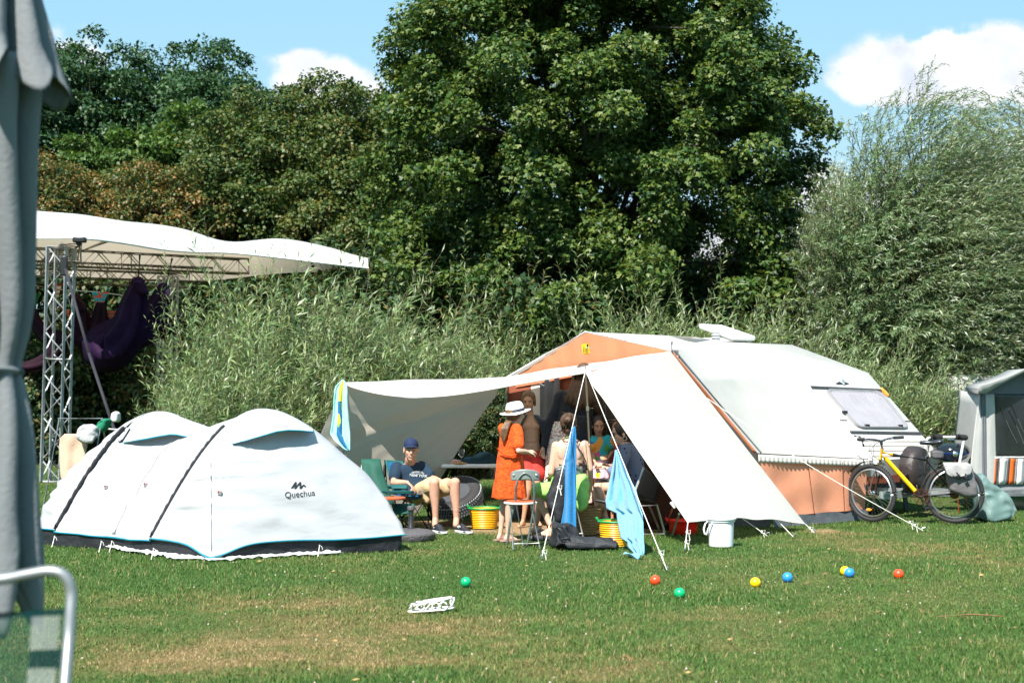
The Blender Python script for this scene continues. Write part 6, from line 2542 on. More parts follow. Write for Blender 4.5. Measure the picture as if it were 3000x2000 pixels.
def folding_chair():
    """small tube chair with orange seat; local axes: x right, y away from the viewer, z up"""
    t = thing('folding_chair', 'small empty folding chair with grey back plate and orange seat by the girl in orange', 'chair', (0, 0, 0), 'tube folding chairs', local=True)
    tube_dk = M('chair_grey_green', (.16, .19, .175), .4, .3)
    tube_wh = M('chair_tube_white', (.74, .73, .70), .4, 0)
    z = .435
    m = MB()
    m.lathe([(.001, .012), (.13, .014), (.148, .004), (.15, -.008), (.001, -.01)], (0, 0, z), n=36)
    so = m.build('seat', M('seat_orange', hx('#c8562c', .9), .6, var=.08), t)
    m = MB()
    m.tube([Vector((math.cos(2 * PI * i / 36) * .152, math.sin(2 * PI * i / 36) * .152, z - .008)) for i in range(36)], .010, 8, loop=True)
    m.build('seat_rim', tube_wh, t)
    # back plate: a rounded bar curved round the sitter (sitter faces away, +y; back plate towards the viewer)
    m = MB()

    def plate(u, v):
        x = (u - .5) * .27
        e = math.sqrt(max(0, 1 - (2 * abs(u - .5)) ** 4))
        h = .052 * (.55 + .45 * e)
        return Vector((x + .045, -.16 + .045 * (2 * (u - .5)) ** 2, .705 - .02 * (2 * (u - .5)) ** 2 + (v - .5) * 2 * h))
    m.grid(plate, 24, 6)
    bo = m.build('back_plate', M('plate_grey', (.17, .20, .185), .45), t, smooth=180, thick=.014)
    for sx in (-1, 1):
        d = MB()
        d.lathe([(.001, .0), (.013, .0), (.013, .012), (.008, .014), (.001, .014)], Vector((.045 + sx * .108, -.135, .70)), (0, -1, 0), 14)
        d.build('stud', m_galv, bo)
    m = MB()
    hp = []
    xs = .082
    hp = [(-xs - .045, -.02, .0), (-xs - .02, -.06, .22), (-xs + .03, -.10, .44), (-xs + .04, -.155, .58), (-xs + .055, -.168, .65), (-xs + .085, -.168, .695), (.0 + .045, -.168, .72), (xs + .015, -.168, .695), (xs + .04, -.168, .65), (xs + .05, -.155, .58), (xs + .05, -.10, .44), (xs + .02, -.03, .22), (xs - .02, .02, 0.0)]
    pts = []
    V_ = [Vector(p) for p in hp]
    for i in range(len(V_) - 1):
        for k in range(5):
            f = k / 5
            g = lambda j: V_[max(0, min(len(V_) - 1, j))]
            p0, p1, p2, p3 = g(i - 1), g(i), g(i + 1), g(i + 2)
            pts.append(.5 * ((2 * p1) + (p2 - p0) * f + (2 * p0 - 5 * p1 + 4 * p2 - p3) * f * f + (3 * p1 - p0 - 3 * p2 + p3) * f ** 3))
    pts.append(V_[-1])
    m.tube(pts, .0115, 10)
    m.build('back_tube', tube_dk, t, smooth=180)
    for a, b in (((-.10, -.09, z - .02), (-.065, -.20, 0)), ((.10, -.05, z - .02), (.19, -.12, 0)), ((-.04, .11, z - .02), (.03, .14, 0)),):
        q = MB()
        q.tube([a, b], .0105, 8)
        q.build('leg', tube_wh, t)
    q = MB()
    q.tube([(-.06, -.185, .05), (.18, -.115, .05)], .008, 8)
    q.build('stretcher', tube_wh, t)
    return t


def place_chairs():
    c1 = folding_chair()
    g = Vector((Q(C4, 325, 0, 13.75).x, 13.78, 0))
    c1.location = g
    c2 = copy_tree(c1)
    c2['label'] = 'folding chair under the seated woman, draped with a black jacket'
    c2.location = (Q(C4, 655, 0, 14.7).x, 14.72, 0)
    c2.rotation_euler = (0, 0, R(6))
    # black jacket over its left side
    m = MB()
    puffy(m, C4, [(848, 600, 690), (870, 588, 700), (930, 565, 690), (1000, 545, 680), (1100, 526, 672), (1140, 528, 668), (1180, 570, 665), (1230, 578, 650), (1262, 578, 625)], 14.42, .10, 24, 16, wob=.02, ws=8)
    meta(m.build('black_jacket', m_black_fab, None, smooth=180, loc=Q(C4, 620, 1000, 14.4)), 'black jacket hung over the folding chair behind the blue towel', 'jacket')
    # dark recliner of the woman in sunglasses
    t = thing('recliner_chair', 'black mesh reclining camp chair under the edge of the white wing', 'chair', Vector((Q(C4, 1250, 0, 15.1).x, 15.1, 0)))
    m = MB()
    Bk = [Q(C4, 1275, 830, 14.95), Q(C4, 1400, 960, 15.35), Q(C4, 1350, 1110, 15.3), Q(C4, 1195, 1040, 14.8)]
    m.grid(lambda u, v: lerp(lerp(Bk[0], Bk[1], u), lerp(Bk[3], Bk[2], u), v), 8, 8)
    m.build('backrest', M('recliner_black', (.02, .022, .026), .6), t, thick=.02)
    Se = [Q(C4, 1195, 1045, 14.8), Q(C4, 1370, 1110, 15.3), Q(C4, 1100, 1100, 15.5), Q(C4, 950, 1090, 15.0)]
    m = MB()
    m.grid(lambda u, v: lerp(lerp(Se[0], Se[1], u), lerp(Se[3], Se[2], u), v), 8, 8)
    m.build('seat', M('recliner_black', (.02, .022, .026), .6), t, thick=.03)
    wt = M('recliner_tube', (.40, .40, .41), .35, .7)
    g = lambda x, y: QG(C4, x, y, .012)
    each(lambda b, q: b.tube(q, .012, 8), [[Q(C4, 1240, 1128, 14.75), Q(C4, 1370, 1120, 14.8), Q(C4, 1430, 1330, 14.85)], [Q(C4, 1310, 1120, 15.1), g(1395, 1320)],
                                           [Q(C4, 985, 1110, 14.9), g(920, 1310)], [Q(C4, 1270, 835, 14.92), Q(C4, 1190, 1045, 14.78)], [Q(C4, 1250, 1352, 14.8) + Vector((0, 0, .01)), Q(C4, 1430, 1350, 14.85) + Vector((0, 0, .01))]], 'leg', wt, t)
    m = MB()
    m.cap_tube(Q(C4, 905, 1085, 14.75), Q(C4, 985, 1098, 14.7), .016, .02, 8)
    m.build('armrest', m_black, t)
    m = MB()
    m.cap_tube(Q(C4, 945, 950, 15.35), Q(C4, 1000, 945, 15.4), .04, .04, 10)
    m.build('headrest', M('headrest_grey', (.06, .065, .07), .6), t)
    # second recliner deeper in the shade
    t = thing('recliner_chair', 'second folding chair with pale legs deep in the shade behind the red bowl', 'chair', Vector((Q(C4, 1480, 0, 15.4).x, 15.4, 0)))
    m = MB()
    q = [Q(C4, 1440, 1000, 15.5), Q(C4, 1560, 1120, 15.9), Q(C4, 1560, 1180, 15.9), Q(C4, 1430, 1130, 15.5)]
    m.grid(lambda u, v: lerp(lerp(q[0], q[1], u), lerp(q[3], q[2], u), v), 6, 6)
    m.build('seat', M('recliner_black', (.02, .022, .026), .6), t, thick=.03)
    each(lambda b, q: b.tube(q, .012, 8), [[Q(C4, 1505, 1110, 14.9), g(1430, 1300)], [Q(C5, 1052, 1255, 14.5), QG(C5, 1008, 1392, .012)], [Q(C5, 1150, 1290, 14.6), QG(C5, 1230, 1375, .012)], [Q(C5, 1195, 1290, 14.7), QG(C5, 1222, 1330, .012)]], 'leg', M('leg_offwhite', (.5, .48, .45), .45), t)


place_chairs()


# ================================================================== PEOPLE
def skin_mat(name, col):
    return M(name, col, .5, var=.07, vscale=14, spec=.4)


SK_FAIR = skin_mat('skin_fair', (.58, .36, .26))
SK_TAN = skin_mat('skin_tan', (.46, .25, .155))
SK_MAN = skin_mat('skin_ruddy', (.52, .29, .20))
M_LIP = M('lips', (.36, .12, .09), .5)
M_TEETH = M('teeth', (.8, .78, .72), .3)
M_EYE = M('eye_dark', (.03, .02, .018), .3)
M_BROW_D = M('brow_dark', (.06, .035, .02), .8)
M_BROW_G = M('brow_grey', (.30, .26, .22), .8)


def hair_mat(name, a):
    return M(name, a, .5, var=.45, vscale=18, stretch=(4, 4, .6), spec=.5, bump=.3, bscale=50)


H_BROWN = hair_mat('hair_brown', (.085, .042, .020))
H_LBROWN = hair_mat('hair_light_brown', (.13, .068, .03))
H_DARK = hair_mat('hair_dark', (.018, .011, .009))
H_GREY = hair_mat('hair_grey', (.35, .33, .30))


def basis(f, u):
    f = Vector(f).normalized()
    u = Vector(u)
    u = (u - f * u.dot(f)).normalized()
    r = f.cross(u).normalized()
    return f, u, r


class Person:
    def __init__(self, name_label, loc, s, skin):
        self.t = thing('person', name_label, 'person', loc)
        self.s = s
        self.skin = skin
        self.b = MB()
        self.spots = []            # (point, radius vector basis, material index)
        self.mats = [skin, M_LIP, M_EYE, M_BROW_D, M_TEETH]
        self.ex = []

    def torso(self, mb, hip, neck, side_h, side_n, k=1.0, rows=None, mid=None, cap=True, s=None):
        s = s or self.s
        rows = rows or [(-.13, .085, .075), (-.07, .145, .105), (.02, .162, .115), (.15, .152, .108), (.34, .130, .095), (.55, .146, .108), (.74, .162, .112), (.88, .150, .092), (.97, .095, .066), (1.03, .055, .052)]
        hip, neck = Vector(hip), Vector(neck)
        rs = []
        for t, hw, hd in rows:
            p = lerp(hip, neck, t)
            if mid is not None:
                p = p + Vector(mid) * (1 - (2 * t - 1) ** 2 if 0 <= t <= 1 else 0)
            sd = lerp(Vector(side_h), Vector(side_n), max(0, min(1, t))).normalized()
            ax = (neck - hip).normalized()
            sd = (sd - ax * sd.dot(ax)).normalized()
            fw = ax.cross(sd)
            ring = []
            for j in range(24):
                th = 2 * PI * j / 24
                c, q = math.cos(th), math.sin(th)
                ring.append(p + sd * math.copysign(abs(c) ** .85, c) * hw * k * s + fw * math.copysign(abs(q) ** .85, q) * hd * k * s)
            rs.append(ring)
        mb.rings(rs)
        return mb

    def head(self, c, f, u=(0, 0, 1), hs=1.0, brow=3, smile=False, ear=True, eyes=True, lip=True):
        f, u, r = basis(f, u)
        self.hf, self.hu, self.hr, self.hc, self.hs = f, u, r, Vector(c), hs
        Rm = Matrix((r, f, u)).transposed()
        c = Vector(c)
        k = hs
        b = self.b
        at = lambda x, y, z: c + r * x * k + f * y * k + u * z * k
        b.ell(at(0, -.012, .03), (.073 * k, .092 * k, .088 * k), Rm, 20, 14)
        b.ell(at(0, .022, -.035), (.058 * k, .066 * k, .078 * k), Rm, 18, 12)
        b.ell(at(0, .05, -.088), (.030 * k, .030 * k, .024 * k), Rm, 14, 8)
        for sx in (-1, 1):
            b.ell(at(sx * .034, .062, -.02), (.024 * k, .022 * k, .026 * k), Rm, 12, 8)
            b.ell(at(sx * .030, .076, .027), (.026 * k, .012 * k, .009 * k), Rm, 10, 6)
            b.ell(at(sx * .028, .070, .008), (.015 * k, .014 * k, .012 * k), Rm, 10, 6)
            if ear:
                b.ell(at(sx * .075, -.012, -.008), (.010 * k, .018 * k, .030 * k), Rm, 10, 8)
        b.tube([at(0, .080, .022), at(0, .094, .0), at(0, .108, -.020), at(0, .100, -.030), at(0, .08, -.032)], [.008 * k, .010 * k, .014 * k, .013 * k, .008 * k], 8)
        b.ell(at(0, .084, -.052), (.024 * k, .011 * k, .007 * k), Rm, 10, 6)
        b.ell(at(0, .080, -.064), (.020 * k, .011 * k, .008 * k), Rm, 10, 6)
        if eyes:
            for sx in (-1, 1):
                self.spots.append((at(sx * .029, .083, .008), r, u, .0125 * k, .0062 * k, 2))
                self.spots.append((at(sx * .030, .086, .029), r, u, .021 * k, .0055 * k, brow))
        if lip:
            if smile:
                self.spots.append((at(0, .09, -.057), r, u, .019 * k, .005 * k, 4))
            self.spots.append((at(0, .092, -.058), r, u, .025 * k, .013 * k, 1))
        return Rm

    def hand(self, w, d, n, thumb, curl=.5, k=1.0):
        """w wrist, d finger direction, n palm normal, thumb side (+1/-1)"""
        d, n, s = basis(d, n)
        s = s * thumb
        k = k * self.s
        w = Vector(w)
        b = self.b
        rs = []
        for t, hw, hh in ((0, .022, .018), (.03, .030, .016), (.06, .038, .014), (.088, .039, .012), (.095, .034, .010)):
            rs.append([w + d * t * k + s * math.cos(2 * PI * j / 14) * hw * k + n * math.sin(2 * PI * j / 14) * hh * k for j in range(14)])
        b.rings(rs)
        for i, (o, l) in enumerate(((.030, .070), (.010, .080), (-.010, .074), (-.029, .058))):
            p = w + d * .088 * k + s * o * k
            a = d
            pts = [p]
            for q, f in enumerate((.45, .32, .25)):
                ang = curl * (.55 + .35 * q) * (1 + .12 * i)
                a = (a * math.cos(ang) + n * math.sin(ang)).normalized()
                p = p + (a + s * o * 1.2) * l * f * k
                pts.append(p)
            b.limb(pts, [.0092 * k, .0088 * k, .0082 * k, .007 * k], 8)
        p = w + d * .03 * k + s * .026 * k
        q = p + (d * .6 + s * .75 + n * .25).normalized() * .038 * k
        e = q + (d * .9 + s * .25 + n * .4).normalized() * .032 * k
        b.limb([p, q, e], [.013 * k, .0105 * k, .0085 * k], 8)

    def arm(self, sh, el, wr, d=None, n=(0, 0, -1), thumb=1, curl=.5, k=1.0):
        s = self.s * k
        m1, m2 = lerp(Vector(sh), Vector(el), .4), lerp(Vector(el), Vector(wr), .3)
        self.b.limb([sh, m1, el, m2, wr], [.050 * s, .045 * s, .036 * s, .038 * s, .024 * s], 12)
        self.hand(wr, d if d is not None else Vector(wr) - Vector(el), n, thumb, curl, k)

    def leg(self, hp, kn, an, k=1.0):
        s = self.s * k
        hp, kn, an = Vector(hp), Vector(kn), Vector(an)
        back = (kn - (hp + an) / 2)
        back = -back.normalized() if back.length > .03 else Vector((0, .0, 0))
        calf = lerp(kn, an, .3) + back * .018 * s
        self.b.limb([hp, lerp(hp, kn, .45), kn, calf, lerp(kn, an, .7), an], [.088 * s, .074 * s, .053 * s, .054 * s, .037 * s, .031 * s], 14)

    def foot(self, an, d, k=1.0, toes=True):
        s = self.s * k
        an = Vector(an)
        d = Vector((d[0], d[1], 0)).normalized()
        sd = Vector((d.y, -d.x, 0))
        g = Vector((an.x, an.y, .022 * s))
        self.b.limb([an, g - d * .035 * s + Vector((0, 0, .012 * s))], [.032 * s, .030 * s], 10)
        self.b.limb([g - d * .035 * s + Vector((0, 0, .01)), g + d * .06 * s + Vector((0, 0, .012)), g + d * .13 * s], [.030 * s, .032 * s, .022 * s], 10)
        self.b.limb([an, g + d * .06 * s + Vector((0, 0, .02))], [.030 * s, .026 * s], 10)
        if toes:
            for i in range(5):
                o = (i - 2) * .015 * s
                p = g + d * .125 * s + sd * o
                self.b.limb([p, p + d * (.038 - .005 * abs(i - 1)) * s - Vector((0, 0, .006))], [.010 * s, .008 * s], 8)

    def finish(self, voxel=.0065):
        sp = self.spots
        spr = self.ex

        def fn(c):
            for p, r, u, a, b, mi in sp:
                d = c - p
                x, y = d.dot(r), d.dot(u)
                if (x / a) ** 2 + (y / b) ** 2 < 1 and d.length < .05:
                    return mi
            for f in spr:
                q = f(c)
                if q is not None:
                    return q
            return 0
        body = self.b.build('body', self.mats, self.t, smooth=180, voxel=voxel, vsm=3, matfn=fn)
        return body

    def cloth(self, mb, name, mat, voxel=.009, vsm=4, wob=.006, ws=14, matfn=None, parent=None):
        for v in mb.v:
            v += noise.noise_vector(v * ws) * wob
        return mb.build(name, mat, parent or self.t, smooth=180, voxel=voxel, vsm=vsm, matfn=matfn)


def sleeves(mb, pts, rads):
    mb.limb(pts, rads, 14)


def strands(mb, roots, fn, r=.006, n=8):
    for rt in roots:
        pts = [fn(rt, i / (n - 1)) for i in range(n)]
        mb.tube(pts, [r * (1 - .75 * i / (n - 1)) for i in range(n)], 5)


def pleated(mb, c, rows, Y, depth, nf=9, amp=.06, n=72, nz=26, ph=0, mi=0):
    """dress or skirt: rings with folds that deepen downwards"""
    rs = []
    y0, y1 = rows[0][0], rows[-1][0]
    for k in range(nz + 1):
        y = lerp(y0, y1, k / nz)
        r = rows_at(rows, y)
        a, b = Q(c, r[1], y, Y), Q(c, r[2], y, Y)
        cc, hw = (a + b) / 2, (b - a).length / 2
        dd = depth / 2 * (r[3] if len(r) > 3 else 1)
        ring = []
        for j in range(n):
            t = 2 * PI * j / n
            f = 1 + amp * (k / nz) ** .7 * (math.sin(nf * t + ph + .8 * math.sin(k * .21)) + .5 * math.sin(2.3 * nf * t + k * .1))
            ring.append(cc + Vector((math.cos(t) * hw * f, math.sin(t) * dd * f, 0)))
        rs.append(ring)
    return mb.rings(rs, mi=mi)


# ---------------------------------------------------------------- man in the cap
def make_man():
    q = lambda x, y, Y: Q(CM, x, y, Y)
    p = Person('smiling older man in navy cap and T-shirt sitting in the blue camp chair', Vector((q(560, 0, 15.6).x, 15.6, 0)), 1.0, SK_MAN)
    p.mats[3] = M_BROW_G
    hip = q(520, 850, 15.86)
    hl, hr = q(470, 860, 15.80), q(610, 860, 15.86)
    neck = q(420, 455, 15.93)
    sl, sr = q(262, 500, 15.90), q(580, 490, 15.98)
    side = (sr - sl).normalized()
    p.torso(p.b, hip, neck, (hr - hl), side, 1.02, mid=Vector((0, .05, 0)))
    p.b.limb([neck + Vector((0, .01, -.03)), q(432, 400, 15.84)], [.064, .058], 14)
    hc = q(440, 292, 15.80)
    Rm = p.head(hc, (.10, -1, -.06), (.03, 0, 1), 1.02, smile=True)
    el = q(225, 690, 15.72)
    wl = q(395, 690, 15.55)
    p.arm(sl, el, wl, d=Vector((.075, -.06, -.055)), n=(-.2, -.3, -1), thumb=1, curl=.45)
    er, wr = q(705, 640, 15.85), q(800, 665, 15.60)
    p.arm(sr, er, wr, d=Vector((.10, -.06, -.01)), n=(0, -.2, -1), thumb=-1, curl=.45)
    kl, kr = q(735, 695, 15.36), q(990, 690, 15.42)
    al, ar = q(745, 1130, 15.38), q(1005, 1140, 15.42)
    p.leg(hl + Vector((.03, 0, 0)), kl, al, 1.02)
    p.leg(hr + Vector((.02, 0, 0)), kr, ar, 1.02)
    for a, (tx, ty, tY), (hx_, hy, hY) in ((al, (850, 1290, 15.12), (715, 1285, 15.34)), (ar, (1165, 1292, 15.14), (975, 1285, 15.36))):
        t_, h_ = q(tx, ty, tY), q(hx_, hy, hY)
        p.b.limb([a, h_ + Vector((.02, 0, .06))], [.034, .034], 10)
    p.finish()
    # T-shirt
    navy = M('tshirt_navy', hx('#123148', .75), .9, var=.1, bump=.25, bscale=40)
    m = MB()
    p.torso(m, hip, neck, (hr - hl), side, 1.12, mid=Vector((0, .05, 0)), rows=[(-.02, .168, .122), (.02, .172, .126), (.15, .166, .125), (.34, .148, .118), (.55, .152, .116), (.74, .166, .116), (.88, .150, .094), (.95, .100, .070), (.975, .075, .06)])
    m.limb([sl, lerp(sl, el, .62)], [.066, .070], 16)
    m.limb([sr, lerp(sr, er, .70)], [.066, .070], 16)
    sh = p.cloth(m, 'tshirt', navy, wob=.012, ws=10)
    sb = BVHTree.FromPolygons([tuple(v.co + OFF[sh.name]) for v in sh.data.vertices], [tuple(x.vertices) for x in sh.data.polygons])
    for txt, cx, cy, w, sq, ar_ in (('ORIGINAL CLTH', 528, 560, 165, 1.5, 4.5), ('NEW YORK', 536, 610, 225, 1.05, -2.0)):
        lt = MB()
        text_on(lt, sb, txt, *CM(cx, cy), w * .23599, ang=R(-4), squash=sq, arch=ar_, lift=.009)
        if lt.v:
            lt.build('shirt_lettering', M('shirt_print', (.62, .66, .68), .7), sh, smooth=0)
    ln = MB()
    poly_on(ln, sb, [CM(*c) for c in ((500, 578), (560, 581), (560, 585), (500, 582))], .004)
    if ln.v:
        ln.build('shirt_print', M('shirt_print', (.62, .66, .68)), sh, smooth=0)
    # shorts
    m = MB()
    p.torso(m, hip, neck, (hr - hl), side, 1.08, mid=Vector((0, .05, 0)), rows=[(-.15, .10, .09), (-.08, .158, .115), (.02, .168, .12), (.10, .16, .116)])
    m.limb([hl + Vector((.03, 0, 0)), lerp(hl, kl, .40), lerp(hl, kl, .80)], [.102, .098, .092], 16)
    m.limb([hr + Vector((.02, 0, 0)), lerp(hr, kr, .40), lerp(hr, kr, .74)], [.102, .098, .092], 16)
    puffy(m, CM, [(800, 560, 680), (880, 580, 700), (950, 620, 668)], 15.5, .12, 14, 6)
    p.cloth(m, 'shorts', M('shorts_khaki', hx('#cdb288', .82), .9, var=.07, bump=.25, bscale=30), wob=.014, ws=10)
    # cap
    cap = M('cap_navy', hx('#10254c', .8), .85, var=.08)
    m = MB()
    f, u, r = p.hf, p.hu, p.hr
    c0 = hc + u * .058 - f * .006
    rs = []
    for i in range(9):
        th = PI / 2 * i / 8.2
        rs.append([c0 + u * (math.sin(th) * .088 - .008) + (r * math.cos(2 * PI * j / 28) * .084 + f * (math.sin(2 * PI * j / 28) * .104 - .006)) * math.cos(th) ** .8 for j in range(28)])
    m.rings(rs)
    co = m.build('cap', cap, p.t, smooth=180)
    m = MB()
    m.grid(lambda a, v: c0 + f * (.088 + .0 + (.060 * v) * math.sin(PI * (.08 + .84 * a)) ** .6 - .045 * (2 * a - 1) ** 2) + r * (2 * a - 1) * .078 + u * (.004 - .012 * v - .018 * (2 * a - 1) ** 2), 16, 8)
    m.build('cap_peak', cap, co, smooth=180, thick=.006)
    m = MB()
    m.ell(c0 + u * .084 - f * .005, (.009, .009, .005), nu=10, nv=6)
    m.build('cap_button', cap, co)
    hb = MB()
    for sx in (-1, 1):
        hb.ell(hc + r * sx * .07 - f * .03 + u * .018, (.014, .04, .03), Rm, 10, 8)
    hb.build('hair', H_GREY, p.t, smooth=180)
    # shoes
    for a, (tx, ty, tY), (hx_, hy, hY), lgo in ((al, (868, 1296, 15.06), (695, 1290, 15.36), (728, 1250)), (ar, (1185, 1298, 15.08), (950, 1290, 15.38), (1035, 1238))):
        t_, h_ = q(tx, ty, tY), q(hx_, hy, hY)
        t_.z = h_.z = 0
        d = (t_ - h_).normalized()
        L_ = .285
        h_ = t_ - d * L_
        sd = Vector((d.y, -d.x, 0))
        up = MB()
        rs = []
        for t, hw, hh, z0 in ((-.0, .022, .045, .02), (.04, .034, .085, .02), (.10, .036, .098, .02), (.14, .038, .088, .02), (.18, .044, .066, .018), (.22, .048, .05, .016), (.26, .040, .038, .014), (.285, .02, .022, .012)):
            rs.append([h_ + d * t + sd * math.cos(th) * hw * (1 - .28 * max(0, math.sin(th))) + Vector((0, 0, z0 + (hh - z0) * max(0, math.sin(th)) ** .7 if math.sin(th) > 0 else z0 * (1 + .5 * math.sin(th)))) for th in [2 * PI * j / 18 for j in range(18)]])
        up.rings(rs)
        so = up.build('shoe', M('trainer_black', (.014, .015, .02), .55, var=.3, vscale=30), p.t, smooth=60)
        s2 = MB()
        rs = []
        for z, k in ((0.0, .94), (.012, 1.02), (.028, 1.0)):
            ring = []
            for j in range(36):
                th = 2 * PI * j / 36
                t = .1425 + .148 * math.cos(th)
                w = .046 * abs(math.sin(th)) ** .55 * (0.82 + .25 * (t / .285))
                ring.append(h_ + d * (.1425 + .148 * math.cos(th) * k) + sd * math.copysign(w, math.sin(th)) * k + Vector((0, 0, z)))
            rs.append(ring)
        s2.rings(rs)
        s2.build('sole', M('sole_white', (.72, .72, .74), .5), so)
        la = MB()
        for i in range(5):
            b0 = h_ + d * (.13 + .018 * i)
            la.tube([b0 + sd * .03 + Vector((0, 0, .078 - .009 * i)), b0 + Vector((0, 0, .094 - .011 * i)), b0 - sd * .03 + Vector((0, 0, .078 - .009 * i))], .0032, 5)
        la.build('laces', M('lace_grey', (.08, .08, .09), .7), so)
        bv = up.bvh()
        lg = MB()
        cx, cy = lgo
        sq = lambda k: [CM(cx + dx * k, cy + dy * k) for dx, dy in ((-24, -2), (4, -17), (26, 0), (-2, 17))]
        poly_on(lg, bv, sq(1.0), .003, 0)
        poly_on(lg, bv, sq(.68), .0045, 1)
        poly_on(lg, bv, sq(.42), .006, 0)
        poly_on(lg, bv, sq(.2), .0075, 1)
        if lg.v:
            lg.build('shoe_logo', [M('logo_white', (.75, .75, .75), .5), M('logo_black', (.012, .012, .014), .5)], so, smooth=0)
        ll = MB()
        pp = lerp(h_, t_, .42) + Vector((0, 0, .1))
        ll.tube([pp, pp + Vector((-.03, -.01, .05)), pp + Vector((-.02, -.01, .07)), pp + Vector((.01, 0, .03))], .0025, 5)
        ll.build('lace_bow', M('lace_grey', (.08, .08, .09)), so)
    # ankle tattoo band is too small to model: sunglasses in his hand
    g = thing('sunglasses', 'dark sunglasses dangling from the hand of the seated man', 'sunglasses', q(510, 845, 15.38))
    for x, y in ((468, 850), (556, 847)):
        m = MB()
        m.ell(q(x, y, 15.38), (.030, .006, .017), nu=14, nv=8)
        m.build('lens', M('lens_dark', (.01, .01, .012), .08), g, smooth=180)
    m = MB()
    m.tube([q(440, 838, 15.38), q(512, 838, 15.375), q(585, 832, 15.38)], .004, 6)
    m.tube([q(585, 832, 15.38), q(540, 800, 15.42), q(568, 798, 15.40)], .0032, 6)
    m.build('frame', m_black, g)
    w = MB()
    ax = (ar - kr).normalized()
    for i in range(9):
        th = PI + PI * (i / 8)
        c_ = lerp(kr, ar, .80)
        sd = Vector((1, 0, 0))
        w.ell(c_ + Vector((math.cos(th) * .034, math.sin(th) * .034, .004 * (i % 2))), (.0045, .003, .005), nu=6, nv=4)
    w.build('ankle_bracelet', M('bracelet_dark', (.03, .035, .05), .6), p.t)


make_man()


